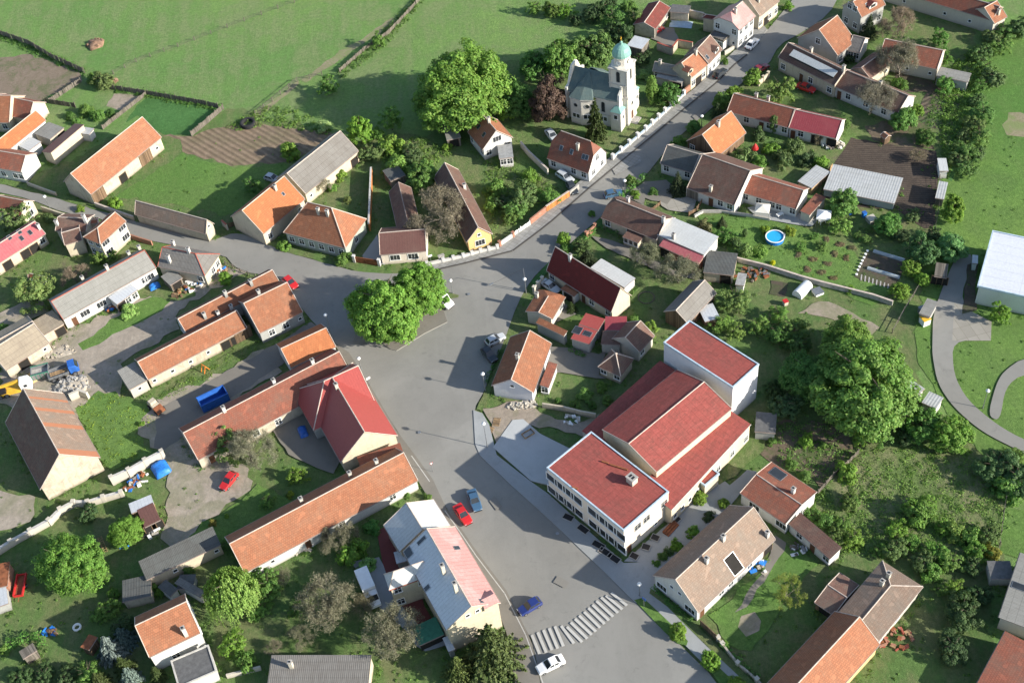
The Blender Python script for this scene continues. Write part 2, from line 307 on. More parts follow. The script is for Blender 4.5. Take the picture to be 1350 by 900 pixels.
for k, c in dict(p_red=(.5, .02, .02), p_white=(.78, .78, .77), p_blue=(.02, .035, .16), p_steel=(.05, .11, .19), p_silver=(.45, .47, .49), p_dark=(.03, .035, .04), p_maroon=(.20, .02, .03)).items(): carpaint(k, c)
M = MATS
# ------------------------------------------------------------------ openings
_wc = {}
def opening(kind):
    if kind in _wc: return _wc[kind]
    W, H, z0 = dict(w=(1.1, 1.3, 1.0), s=(.6, .6, 1.3), L=(1.9, 1.3, 1.0), d=(1.0, 2.1, 0), g=(2.6, 2.3, 0), o=(1.9, 2.1, 0), b=(3.2, 3.0, 0), r=(1.3, 1.3, .9), t=(.8, 2.2, .8), c=(1.1, 1.1, 1.5), q=(2.4, 1.7, .7), x=(.75, 1.0, 1.2))[kind]
    f = MB(); p = MB(); t = .09 if kind != 'q' else .12
    fr = 'white' if kind in 'wsLxq' else ('trim' if kind in 'rtc' else 'wood')
    if kind in 'wsLxrtcq':
        if kind == 'c':
            prof = [(.55*math.cos(6.2832*k/16), .55*math.sin(6.2832*k/16)) for k in range(16)]
            for k in range(16):
                a = prof[k]; b = prof[(k+1) % 16]
                f.face([(a[0], -.07, .55+a[1]), (b[0], -.07, .55+b[1]), (b[0]*.8, -.07, .55+b[1]*.8), (a[0]*.8, -.07, .55+a[1]*.8)])
                f.face([(a[0], 0, .55+a[1]), (b[0], 0, .55+b[1]), (b[0], -.07, .55+b[1]), (a[0], -.07, .55+a[1])])
            p.face([(x*.82, -.03, .55+z*.82) for x, z in prof])
        else:
            arch = kind == 't'
            f.box(-W/2-t, -.07, -.02, -W/2, .02, H); f.box(W/2, -.07, -.02, W/2+t, .02, H); f.box(-W/2-t-.06, -.14, -.1, W/2+t+.06, .02, -.022)
            if arch:
                for k in range(8):
                    a0 = math.pi*k/8; a1 = math.pi*(k+1)/8
                    q = [(W/2*math.cos(a0), W/2*math.sin(a0)), (W/2*math.cos(a1), W/2*math.sin(a1))]; e = (W/2+t)/(W/2)
                    f.face([(q[0][0]*e, -.07, H+q[0][1]*e), (q[1][0]*e, -.07, H+q[1][1]*e), (q[1][0], -.07, H+q[1][1]), (q[0][0], -.07, H+q[0][1])])
                p.face([(-W/2, -.03, 0), (W/2, -.03, 0)]+[(W/2*math.cos(math.pi*k/8), -.03, H+W/2*math.sin(math.pi*k/8)) for k in range(9)])
            else:
                f.box(-W/2-t, -.07, H+.001, W/2+t, .02, H+t); p.face([(-W/2, -.03, 0), (W/2, -.03, 0), (W/2, -.03, H), (-W/2, -.03, H)])
            if kind in 'wr': f.box(-.03, -.055, 0, .03, -.031, H)
            if kind == 'L': f.box(-.32, -.055, 0, -.28, -.031, H); f.box(.28, -.055, 0, .32, -.031, H)
            if kind in 'wr': f.box(-W/2, -.055, H*.62, -.031, -.0312, H*.62+.05); f.box(.031, -.055, H*.62, W/2, -.0312, H*.62+.05)
        r = ('window', f.mesh('window', M[fr]), 'pane', p.mesh('pane', M['glass']), z0, W, H)
    else:
        f.box(-W/2-.1, -.06, 0, -W/2, .02, H+.1); f.box(W/2, -.06, 0, W/2+.1, .02, H+.1); f.box(-W/2, -.06, H, W/2, .02, H+.1)
        p.box(-W/2+.001, -.035, 0, W/2-.001, -.01, H-.001)
        r = (dict(d='door', g='garage_door', o='doorway', b='barn_door')[kind], f.mesh('door_frame', M['trim' if kind in 'dg' else 'wood']), 'leaf' if kind != 'o' else 'opening', p.mesh('leaf', M[dict(d='doorbrown', g='woodgrey', o='darkopen', b='wood')[kind]]), z0, W, H)
    _wc[kind] = r; return r
def put_open(root, kind, loc, rz):
    r = opening(kind); a = link(r[0], r[1], root, loc, rz); link(r[2], r[3], a); return a
def openrow(root, spec, p0, p1, hw, z00=0.0, attic=None):
    """p0->p1 runs left to right seen from outside; rows from top to bottom parted by /"""
    if not spec: return
    d = Vector((p1[0]-p0[0], p1[1]-p0[1])); L = d.length; rz = math.atan2(d.y, d.x)
    if spec[0] == '^':
        at, spec = (spec[1:].split('|')+[''])[:2]
        for i, k in enumerate(at):
            if k == '.': continue
            t = .5+(i-(len(at)-1)/2)*1.6/L; put_open(root, k, (p0[0]+d.x*t, p0[1]+d.y*t, attic), rz)
        if not spec: return
    rows = spec.split('/'); sh = (hw-z00)/len(rows)
    for ri, row in enumerate(rows):
        zb = z00+(len(rows)-1-ri)*sh
        for i, k in enumerate(row):
            if k == '.': continue
            o = opening(k); t = (i+.5)/len(row); z = zb+min(o[4], max(0, sh-o[6]-.25))
            put_open(root, k, (p0[0]+d.x*t, p0[1]+d.y*t, z), rz)
# ------------------------------------------------------------------ buildings
def chimney_mb(h=1.3, w=.55, m=0):
    b = MB(); b.box(-w/2, -w/2, -.9, w/2, w/2, h); b.box(-w/2-.08, -w/2-.08, h+.001, w/2+.08, w/2+.08, h+.12, 1); b.box(-w/4, -w/4, h+.121, w/4, w/4, h+.2, 2); return b
_ch = {}
def chimney(parent, loc, h=1.3, w=.55, mat='brick', rz=0):
    k = (h, w, mat)
    if k not in _ch: _ch[k] = chimney_mb(h, w).mesh('chimney', [M[mat], M['concrete'], M['black']])
    return link('chimney', _ch[k], parent, loc, rz)
BL = []
def bld(label, A, B, R=None, C=None, h=3.0, roof='t_orange', wall='w_cream', typ='gable', pitch=38, hips=(0, 0), wF='', wA='', wB='', wK='', chim=(), sky=(), over=.3, name='house', cat='house', group=None, h2=None, cm='w_pale', W=None, para=None, ridge='cap', gend=.12, eave='gutter', ch_h=1.2, roof2=None):
    a = G(A, h); b = G(B, h); u = (b-a).normalized(); L = (b-a).length; n = Vector((-u.y, u.x, 0))
    ref = G(C, h if h2 is None else h2) if C is not None else (G(R, h+2.5) if R is not None else a+n*W)
    if (ref-a).dot(n) < 0:
        a, b = b, a; u = -u; n = -n; wA, wB = wB, wA; hips = (hips[1], hips[0])
    if typ == 'gable':
        if C is not None:
            Wd = abs((G(C, h)-a).dot(n)); half = Wd/2; lo, hi = h+.2, h+14
            if R is not None:
                Cg = G(C, h); atB = abs((Cg-a).dot(u)-L) < abs((Cg-a).dot(u))
                mid = (b-u*min(hips[1], 1)*half if atB else a+u*min(hips[0], 1)*half)+n*half
                rise = min((abs(G(R, h+k*.1).to_2d()-mid.to_2d()), k*.1) if False else ((G(R, h+k*.1).to_2d()-mid.to_2d()).length, k*.1) for k in range(2, 120))[1]
            else: rise = half*math.tan(math.radians(pitch))
            if rise < half*math.tan(math.radians(12)) or rise > half*math.tan(math.radians(58)):
                print('WARN pitch', label[:50], round(math.degrees(math.atan(rise/half)), 1), 'W', round(Wd, 1)); rise = min(max(rise, half*.2), half*1.6)
        else:
            tp = math.tan(math.radians(pitch)); lo, hi = .8, 16
            for _ in range(40):
                mid = (lo+hi)/2
                if (G(R, h+mid*tp)-a).dot(n) > mid: lo = mid
                else: hi = mid
            half = (lo+hi)/2; Wd = 2*half; rise = half*tp
    else:
        Wd = W if W else abs((G(C, h2 if h2 is not None else h)-a).dot(n)); half = Wd/2; rise = 0
    rz = math.atan2(u.y, u.x); c = a+u*(L/2)+n*(Wd/2)
    print('BLD %-46s L%.1f W%.1f rise%.1f' % (label[:46], L, Wd, rise))
    root = empty(name, (c.x, c.y, 0), rz); tag(root, label, cat, group)
    x0, x1, y0, y1 = -L/2, L/2, -half, half; o = over; ge = gend
    if typ == 'gable':
        sl = rise/half
        def rzf(x, y):
            z = h+rise-abs(y)*sl
            for f, e in ((hips[0], x-x0), (hips[1], x1-x)):
                if f > 0: z = min(z, h+(1-f)*rise+e/half*rise)
            return z
        fA, fB = [min(f, .999*L/(2*half) if False else 1.0) for f in hips]
        def clip(x, f, s):
            return [(x, y0*s*1.0*(-1 if False else 1), h)]
        ea, eb = (x0, y0, h), (x1, y0, h); ka, kb = (x0, y1, h), (x1, y1, h)
        ra = (x0+fA*half, 0, h+rise); rb = (x1-fB*half, 0, h+rise)
        front = [ea, eb]; back = [kb, ka]; P = []
        if 0 < fB < 1: front.append((x1, y0*fB, h+(1-fB)*rise))
        front += [rb, ra]
        if 0 < fA < 1: front.append((x0, y0*fA, h+(1-fA)*rise)); back.append((x0, y1*fA, h+(1-fA)*rise))
        back += [ra, rb]
        if 0 < fB < 1: back.append((x1, y1*fB, h+(1-fB)*rise))
        P = [front, back]
        if fA > 0: P.append([(x0, y1*fA, h+(1-fA)*rise), (x0, y0*fA, h+(1-fA)*rise), ra])
        if fB > 0: P.append([(x1, y0*fB, h+(1-fB)*rise), (x1, y1*fB, h+(1-fB)*rise), rb])
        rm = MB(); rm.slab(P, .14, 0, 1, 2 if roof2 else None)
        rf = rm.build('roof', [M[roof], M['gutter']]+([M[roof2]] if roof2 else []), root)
        if ridge:
            k = MB(); w = .12
            def rid(p, q, r=.1):
                k.tube((p[0], p[1], p[2]+.02), (q[0], q[1], q[2]+.02), r, r, 6)
            rid(ra, rb)
            if fA >= .9: rid(ea, ra); rid(ka, ra)
            if fB >= .9: rid(eb, rb); rid(kb, rb)
            if fA == 0: rid(ea, ra, .07); rid(ka, ra, .07)
            if fB == 0: rid(eb, rb, .07); rid(kb, rb, .07)
            k.build('ridge_cap', M[ridge], rf)
        gm = MB(); gm.tube((x0, y0-.05, h-.09), (x1, y0-.05, h-.09), .07, .07, 6); gm.build('gutter', M[eave], rf); gm = MB(); gm.tube((x0, y1+.05, h-.09), (x1, y1+.05, h-.09), .07, .07, 6); gm.build('gutter', M[eave], rf)
        wy = half-o; wx0, wx1 = x0+(o if fA == 1 else ge), x1-(o if fB == 1 else ge)
        wm = MB(); tz = lambda x, y: rzf(x, y)-.1
        zt = tz(0, wy)
        def gab(x, f):
            pts = [(x, -wy, 0), (x, wy, 0), (x, wy, tz(x, wy))]
            if f >= 1: pass
            elif f > 0: yc = min(half*f, wy); pts += [(x, yc, tz(x, yc)), (x, -yc, tz(x, yc))]
            else: pts += [(x, 0, tz(x, 0))]
            pts += [(x, -wy, tz(x, wy))]; return pts
        gB = gab(wx1, fB); gA = gab(wx0, fA)
        wm.face(gB); wm.face(gA[::-1]); wm.face([(wx0, -wy, 0), (wx1, -wy, 0), (wx1, -wy, tz(wx1, wy)), (wx0, -wy, tz(wx0, wy))]); wm.face([(wx1, wy, 0), (wx0, wy, 0), (wx0, wy, tz(wx0, wy)), (wx1, wy, tz(wx1, wy))])
        wm.build('wall', M[wall], root)
        hw = zt; att = h+max(.1, rise*.18)
    else:
        hb = h if h2 is None else h2
        rzf = lambda x, y: h+(hb-h)*(y-y0)/Wd
        P = [[(x0, y0, h), (x1, y0, h), (x1, y1, hb), (x0, y1, hb)]]
        rm = MB(); rm.slab(P, .14, 0, 1); rf = rm.build('roof', [M[roof], M['gutter' if not para else 'trim']], root)
        if para:
            pm = MB(); z = max(h, hb)+.15; t = .22
            pm.box(x0-.02, y0-.02, h-.3, x1+.02, y0+t, z); pm.box(x0-.02, y1-t, h-.3, x1+.02, y1+.02, z); pm.box(x0-.02, y0+t, h-.3, x0+t, y1-t, z); pm.box(x1-t, y0+t, h-.3, x1+.02, y1-t, z); pm.build('parapet', M[para], rf)
        else:
            gm = MB(); ylo = y0-.05 if h <= hb else y1+.05; gm.tube((x0, ylo, min(h, hb)-.09), (x1, ylo, min(h, hb)-.09), .06, .06, 6); gm.build('gutter', M[eave], rf)
        wx0, wx1 = x0+o, x1-o; wy = half-o; hw = min(h, hb)-.1; att = hw
        wm = MB(); wm.prism([(wx0, -wy), (wx1, -wy), (wx1, wy), (wx0, wy)], 0, [rzf(0, -wy)-.1, rzf(0, -wy)-.1, rzf(0, wy)-.1, rzf(0, wy)-.1]); wm.build('wall', M[wall], root)
    openrow(root, wF, (wx0, -wy), (wx1, -wy), hw); openrow(root, wB, (wx1, -wy), (wx1, wy), hw, attic=att); openrow(root, wK, (wx1, wy), (wx0, wy), hw); openrow(root, wA, (wx0, wy), (wx0, -wy), hw, attic=att)
    Mi = Matrix.Rotation(-rz, 4, 'Z') @ Matrix.Translation((-c.x, -c.y, 0))
    def onroof(p):
        z = h+rise*.5
        for _ in range(25):
            q = Mi @ G(p, z); x = min(max(q.x, x0+.3), x1-.3); y = min(max(q.y, y0+.3), y1-.3); z = z*.5+rzf(x, y)*.5
        return x, y, rzf(x, y)
    for p in chim:
        x, y, z = onroof(p[:2]); chimney(rf, (x, y, z), p[2] if len(p) > 2 else ch_h, .55, cm)
    for p in sky:
        x, y, z = onroof(p[:2]); w_, l_ = (p[2], p[3]) if len(p) > 2 else (.8, 1.1)
        an = math.atan2(rzf(x, y+.05)-rzf(x, y-.05), .1)
        s = MB(); s.box(-w_/2, -l_/2, -.05, w_/2, l_/2, .07); s.box(-w_/2+.08, -l_/2+.08, .071, w_/2-.08, l_/2-.08, .085, 1 if w_*l_ < 6 else 2)
        so = s.build('skylight', [M['metalgrey'], M['glass'], M['darkopen']], rf, loc=(x, y, z)); so.rotation_euler = (an, 0, 0)
    root['_L'] = L; BL.append((root, c, u, n, L, Wd)); return root, rf, dict(L=L, W=Wd, half=half, rise=rise, h=h, onroof=onroof, rz=rz, c=c, Mi=Mi, rzf=rzf, wx0=wx0, wx1=wx1, wy=wy)
def mono(label, A, B, C, h=2.5, h2=None, roof='c_grey', wall='w_old', name='shed', cat='shed', **kw):
    return bld(label, A, B, C=C, h=h, h2=h2, typ='mono', roof=roof, wall=wall, name=name, cat=cat, **{**dict(over=.15), **kw})
# ------------------------------------------------------------------ ground patches
ZL = [0.0]; HARD = []
def patch(name, pts, mat, rough=0.0, h=0.0, side=None, step=1.5, world=False, sm=0):
    ZL[0] += .004; z = ZL[0]+h
    P = [Vector(p[:2]) for p in pts] if world else [G(p, h).to_2d() for p in pts]
    for _ in range(sm): P = [q for i in range(len(P)) for q in (P[i]*.78+P[(i+1) % len(P)]*.22, P[i]*.22+P[(i+1) % len(P)]*.78)]
    if mat[:2] == 'a_' and name != 'traffic_island': HARD.append(P)
    Q = []
    for i in range(len(P)):
        a, b = P[i], P[(i+1) % len(P)]; L = (b-a).length
        if rough <= 0: Q.append(a); continue
        k = max(1, int(L/step)); nn = Vector((-(b-a).y, (b-a).x))/max(L, 1e-6)
        for j in range(k): Q.append(a+(b-a)*(j/k)+nn*random.uniform(-rough, rough))
    A = sum(Q[i].x*Q[(i+1) % len(Q)].y-Q[(i+1) % len(Q)].x*Q[i].y for i in range(len(Q)))
    if A < 0: Q = Q[::-1]
    mb = MB()
    for tri in tessellate_polygon([[Vector((q.x, q.y, 0)) for q in Q]]):
        T = [Q[i] for i in tri]
        if (T[1]-T[0]).cross(T[2]-T[0]) < 0: T = T[::-1]
        mb.face([(q.x, q.y, z) for q in T], 0, uv=[(q.x, q.y) for q in T])
    if h > 0:
        for i in range(len(Q)):
            q, e = Q[i], Q[(i+1) % len(Q)]; mb.face([(q.x, q.y, -.05), (e.x, e.y, -.05), (e.x, e.y, z), (q.x, q.y, z)], 1 if side else 0)
    o = mb.build(name, [M[mat]]+([M[side]] if side else [])); o['kind'] = 'structure'; return o
# ------------------------------------------------------------------ foliage
def leaves(name, C, Nn, size, mats, U=None, asp=.62):
    n = len(C); a = rng.normal(size=(n, 3)); t = np.cross(Nn, a); t /= np.linalg.norm(t, axis=1)[:, None]+1e-9; b = np.cross(Nn, t); b /= np.linalg.norm(b, axis=1)[:, None]+1e-9
    s = (size*rng.uniform(.6, 1.35, n))[:, None] if np.isscalar(size) else size[:, None]
    bend = Nn*s*.25
    V = np.stack([C-t*s, C-b*s*asp+bend, C+t*s, C+b*s*asp+bend], 1).reshape(-1, 3)
    me = bpy.data.meshes.new(name); me.vertices.add(4*n); me.vertices.foreach_set('co', V.astype(np.float32).ravel())
    me.loops.add(4*n); me.loops.foreach_set('vertex_index', np.arange(4*n, dtype=np.int32)); me.polygons.add(n); me.polygons.foreach_set('loop_start', np.arange(0, 4*n, 4, dtype=np.int32)); me.polygons.foreach_set('loop_total', np.full(n, 4, dtype=np.int32))
    uvl = me.uv_layers.new(name='UVMap')
    u = rng.random(n) if U is None else np.clip(U*.6+rng.random(n)*.4, 0, 1)
    uvl.data.foreach_set('uv', np.repeat(np.stack([u, rng.random(n)], 1), 4, 0).astype(np.float32).ravel())
    for m in (mats if isinstance(mats, list) else [mats]): me.materials.append(m)
    me.update(); me.validate(); return me
def unit(a): return a/(np.linalg.norm(a, axis=1)[:, None]+1e-9)
def crown(name, K, per, size, mat, zs=.85, cr=.23, low=-.35, lump=.22, shape=None, hole=.0, droop=0):
    d = unit(rng.normal(size=(K*3, 3))); d = d[d[:, 2] > low][:K]; K = len(d)
    ph = rng.random(6)*6.28
    f = 1+lump*(np.sin(2*np.arctan2(d[:, 1], d[:, 0])+ph[0])*.5+np.sin(5*np.arctan2(d[:, 1], d[:, 0])+ph[1])*.35+np.sin(7*d[:, 2]+ph[2])*.35)
    rr = np.where(rng.random(K) < .7, rng.uniform(.72, .92, K), rng.uniform(.25, .7, K))*f
    c = d*rr[:, None]
    if shape is not None: c = shape(c)
    cs = cr*rng.uniform(.6, 1.35, K)
    idx = np.repeat(np.arange(K), per); q = unit(rng.normal(size=(len(idx), 3))); q[:, 2] = np.where(q[:, 2] < -.3, -q[:, 2], q[:, 2])
    P = c[idx]+q*(cs[idx]*rng.uniform(.55, 1.08, len(idx)))[:, None]*np.array([1, 1, .75])
    out = unit(c[idx]+1e-3); Nn = unit(q*.9+out*.35+np.array([0, 0, .45])+rng.normal(size=P.shape)*.45)
    P[:, 2] = P[:, 2]*zs; 
    if droop: P[:, 2] -= droop*(P[:, 0]**2+P[:, 1]**2)
    P /= 1.02
    U = rng.random(K)[idx]
    return leaves(name, P, Nn, size, mat, U)
lm_green = leafmat('leaf_green', (.145, .26, .058)); lm_dark = leafmat('leaf_dark', (.10, .165, .055), .25); lm_con = leafmat('needles', (.05, .075, .03), .12); lm_bronze = leafmat('leaf_bronze', (.10, .062, .045), .2); lm_twig = leafmat('twig_buds', (.22, .20, .15), .2); lm_blue = leafmat('needles_blue', (.17, .23, .20), .12); lm_willow = leafmat('leaf_willow', (.22, .28, .06), .35)
def trunkmesh(H=1.0, r=.05, limbs=7, mat='bark', spread=.55, z0=.3):
    b = MB(); p = Vector((0, 0, -.03)); 
    for k in range(4):
        q = Vector((random.uniform(-.02, .02), random.uniform(-.02, .02), (k+1)*H*.7/4)); b.tube(p, q, r*(1-k*.2), r*(1-(k+1)*.2), 7, cap=False); p = q
    for k in range(limbs):
        a = k*2.4+random.random(); z = z0*H+random.random()*.4*H; d = Vector((math.cos(a)*spread, math.sin(a)*spread, random.uniform(.15, .4)*H)); s = Vector((0, 0, z)); b.tube(s, s+d*.5+Vector((0, 0, .04)), r*.5, r*.3, 5, cap=False); b.tube(s+d*.5+Vector((0, 0, .04)), s+d, r*.3, r*.08, 5, cap=False)
    return b.mesh('trunk', M[mat], True)
def barecrown(seed, twigs=True, mat=None, depth=6, budn=2600, bmat=lm_twig, bs=.016, tw=11000):
    rd = random.Random(seed); b = MB(); tips = []
    def grow(p, d, L, r, dep):
        n = 2; q = p
        for k in range(n):
            dd = (d+Vector([rd.uniform(-.18, .18) for _ in range(3)])+Vector((0, 0, .05))).normalized(); e = q+dd*L/n; b.tube(q, e, r*(1-k*.25), r*(1-(k+1)*.25), 4 if dep > 3 else 3, cap=False); q = e; d = dd
            if dep <= 2: tips.append(q)
        if dep == 0: return
        if dep == depth:
            for k in range(7): a = k*.8976+rd.random()*.5; e = rd.uniform(.35, 1.2); grow(q, Vector((math.cos(a)*math.cos(e), math.sin(a)*math.cos(e), math.sin(e))), L*rd.uniform(.95, 1.2), r*.55, dep-2)
            grow(q, Vector((0, 0, 1)), L*.8, r*.6, dep-2); return
        for k in range(rd.choice((3, 3, 4)) if dep > 1 else 3):
            ax = Vector([rd.uniform(-1, 1) for _ in range(3)]); nd = (d+ax*.75+Vector((0, 0, .04))).normalized(); grow(q, nd, L*rd.uniform(.62, .82), r*.55, dep-1)
    grow(Vector((0, 0, .05)), Vector((0, 0, 1)), .24, .022, depth)
    me = b.mesh('crown', M['barkgrey'])
    V = np.array([v.co[:] for v in me.vertices]); 
    rr = np.percentile(np.hypot(V[:, 0], V[:, 1]), 98); zt = np.percentile(V[:, 2], 99.5); rr /= 1.12; sc = np.array([1/rr, 1/rr, 1/zt]); V = V*sc; me.vertices.foreach_set('co', V.astype(np.float32).ravel())
    T = np.array([t[:] for t in tips])*sc; I = rng.integers(0, len(T), budn); P = T[I]+rng.normal(size=(budn, 3))*.035
    I2 = rng.integers(0, len(T), tw); Q = T[I2]+rng.normal(size=(tw, 3))*.045
    n1, n2 = rng.random(tw), rng.random(budn)
    bud = leaves('buds', np.concatenate([P, Q]), unit(rng.normal(size=(budn+tw, 3))+np.array([0, 0, .3])), np.concatenate([np.full(budn, bs)*rng.uniform(.6, 1.3, budn), np.full(tw, .042)*rng.uniform(.6, 1.4, tw)]), bmat, None, .62 if not tw else np.concatenate([np.full(budn, .62), np.full(tw, .11)])[:, None])
    return me, bud
def conifer(mat, layers=17, seed=1, wid=1.0, per=8, curve=1.0, size=.035):
    rd = np.random.default_rng(seed); C = []; Nn = []; S = []
    for k in range(layers):
        t = (k+.5)/layers; z = .06+.92*t; R = wid*(1-t)**curve*(.85+.3*rd.random())+.03; nb = max(5, int(per*(1-t)+5))
        for j in range(nb):
            a = 6.283*(j+rd.random()*.8)/nb; rl = R*rd.uniform(.75, 1.1); m = max(6, int(62*rl/wid+5)); s = rd.uniform(.05, 1, m)**.7; dr = -.13*s**2*rl+.04*s
            wv = rd.normal(size=m)*.07*rl*(1.1-s)/.6
            x = np.cos(a)*s*rl-np.sin(a)*wv; y = np.sin(a)*s*rl+np.cos(a)*wv
            C.append(np.stack([x, y, z+dr*1.0+rd.normal(size=m)*.006], 1)); nn = np.stack([np.cos(a)*np.ones(m)*.35, np.sin(a)*np.ones(m)*.35, np.ones(m)], 1)+rd.normal(size=(m, 3))*.4; Nn.append(nn); S.append(np.full(m, size)*rd.uniform(.7, 1.4, m))
    return leaves('crown', np.concatenate(C), unit(np.concatenate(Nn)), np.concatenate(S), mat)
def willow():
    C = []; Nn = []
    for k in range(420):
        a = rng.random()*6.283; r = rng.random()**.6*.95; top = .98-.45*r**2+rng.uniform(-.05, .05); ln = rng.uniform(.2, .55)*(.5+r*.6)
        m = 42; s = rng.random(m); x = np.cos(a)*(r+s*.06)+rng.normal(size=m)*.018; y = np.sin(a)*(r+s*.06)+rng.normal(size=m)*.018; C.append(np.stack([x, y, top-s*ln], 1)); Nn.append(np.stack([np.full(m, np.cos(a)), np.full(m, np.sin(a)), np.full(m, .5)], 1)+rng.normal(size=(m, 3))*.5)
    C = np.concatenate(C); C[:, 2] = np.maximum(C[:, 2], .08); return leaves('crown', C, unit(np.concatenate(Nn)), .026, lm_willow)
def dormer(B, p, w=1.6, hd=1.1, roof='t_orange', wall='w_white', win='x'):
    root, rf, q = B; x, y, z = q['onroof'](p); s = -1 if y < 0 else 1; sl = q['rise']/q['half']; dep = (hd+.55)/sl
    m = MB(); y0 = y; y1 = y-s*dep; m.prism([(x-w/2, y0), (x+w/2, y0), (x+w/2, y1), (x-w/2, y1)], z-.3, z+hd); t = z+hd+.55
    m.face([(x-w/2, y0, z+hd), (x+w/2, y0, z+hd), (x, y0, t)]); d = m.build('dormer', M[wall], rf)
    r = MB(); o = s*.15; r.slab([[(x-w/2-.15, y0+o, z+hd-.08), (x, y0+o, t+.05), (x, y1, t+.05), (x-w/2-.15, y1, z+hd-.08)], [(x, y0+o, t+.05), (x+w/2+.15, y0+o, z+hd-.08), (x+w/2+.15, y1, z+hd-.08), (x, y1, t+.05)]], .08)
    o_ = r.build('dormer_roof', M[roof], rf); g = MB(); yy = y0+s*.02; g.face([(x-w*.3, yy, z+.15), (x+w*.3, yy, z+.15), (x+w*.3, yy, z+hd-.05), (x-w*.3, yy, z+hd-.05)]); g.build('dormer_window', M['glass'], rf)
PROTO = {}
def protos():
    P = PROTO
    # every crown: radius 1, height 0..1 above ground (scaled per tree)
    def lift(me, z0=.2):
        n = len(me.vertices); V = np.empty(n*3, np.float32); me.vertices.foreach_get('co', V); V = V.reshape(-1, 3); lo, hi = np.percentile(V[:, 2], .3), np.percentile(V[:, 2], 99.8); V[:, 2] = z0+(V[:, 2]-lo)/(hi-lo)*(1-z0); rr = np.percentile(np.hypot(V[:, 0], V[:, 1]), 98.5); V[:, :2] /= rr; me.vertices.foreach_set('co', V.ravel()); me.update(); return me
    P['big'] = [(lift(crown('crown', 480, 75, .027, lm_green, cr=.125, lump=.2)), trunkmesh()) for _ in range(3)]
    P['round'] = [(lift(crown('crown', 150, 62, .052, lm_green, cr=.17, lump=.22)), trunkmesh()) for _ in range(3)]
    P['loose'] = [(lift(crown('crown', 85, 50, .054, lm_green, cr=.17, lump=.5, low=-.6), .12), trunkmesh()) for _ in range(3)]
    P['dark'] = [(lift(crown('crown', 130, 80, .048, lm_dark, cr=.17, lump=.35), .12), trunkmesh()) for _ in range(2)]
    P['bronze'] = [(lift(crown('crown', 130, 150, .036, lm_bronze, cr=.2, lump=.25, low=-.7), .06), trunkmesh())]
    P['bush'] = [(lift(crown('crown', 30, 80, .085, lm_green, cr=.33, lump=.35, low=-.2), .0), trunkmesh(r=.04, limbs=4)) for _ in range(3)]
    P['bushdark'] = [(lift(crown('crown', 30, 80, .08, lm_dark, cr=.33, lump=.35, low=-.2), .0), trunkmesh(r=.04, limbs=4)) for _ in range(2)]
    P['column'] = [(lift(crown('crown', 70, 90, .07, lm_dark, zs=1, cr=.3, lump=.2, low=-1), .02), trunkmesh(r=.04, limbs=3, spread=.2))]
    P['bare'] = [(*barecrown(s),) for s in (3, 5, 8)]
    P['blossom'] = [(*barecrown(11, budn=5200, bmat=lm_willow, bs=.02, depth=5, tw=3000),)]
    P['spruce'] = [(conifer(lm_con, 15, 1, size=.042), trunkmesh(r=.035, limbs=0)), (conifer(lm_con, 13, 2, curve=.85, size=.05), trunkmesh(r=.035, limbs=0))]
    P['blue'] = [(conifer(lm_blue, 13, 4, curve=.85, size=.07), trunkmesh(r=.035, limbs=0))]
    P['willow'] = [(willow(), trunkmesh(r=.05, limbs=8))]
protos(); TI = [0]
RAT = dict(big=1.7, round=1.9, loose=1.9, dark=1.8, bronze=2.1, bush=1.1, bushdark=1.1, column=4.5, bare=1.75, blossom=1.7, spruce=3.1, blue=2.6, willow=2.1)
def tree(kind, p, r, label, tint=(1, 1, 1), ratio=None, name=None, cat=None, group=None, pr=None):
    """p: centre of the crown as it stands in the photo, r: its radius there"""
    rat = ratio or RAT[kind]; rm = r*mpp(p, 3); Hh = rm*rat; zc = Hh*(.62 if kind not in ('spruce', 'blue', 'bush', 'bushdark') else .42)
    g = G(p, zc); TI[0] += 1; pr_ = PROTO[kind]; v = pr_[TI[0] % len(pr_)] if pr is None else pr_[pr]
    nm = name or dict(big='broadleaf_tree', round='broadleaf_tree', loose='fruit_tree', dark='broadleaf_tree', bronze='copper_beech', bush='shrub', bushdark='shrub', column='columnar_tree', bare='bare_tree', blossom='blossoming_tree', spruce='spruce_tree', blue='blue_spruce', willow='willow_tree')[kind]
    ct = cat or ('shrub' if 'bush' in kind else 'tree')
    root = empty(nm, (g.x, g.y, 0), TI[0]*2.39); tag(root, label, ct, group); sc = (rm, rm, Hh)
    col = [tint[i]*random.uniform(.93, 1.07) for i in range(3)]+[1]
    if kind in ('bare', 'blossom'):
        o = link('crown', v[0], root, scale=sc); b = link('buds', v[1], root, scale=sc); b.color = col
        t = link('trunk', PROTO['round'][0][1], root, scale=(rm*.8, rm*.8, Hh*.35))
    else:
        o = link('crown', v[0], root, scale=sc); o.color = col; ts = min(rm, 3.2); link('trunk', v[1], root, scale=(rm, rm, Hh))
    return root
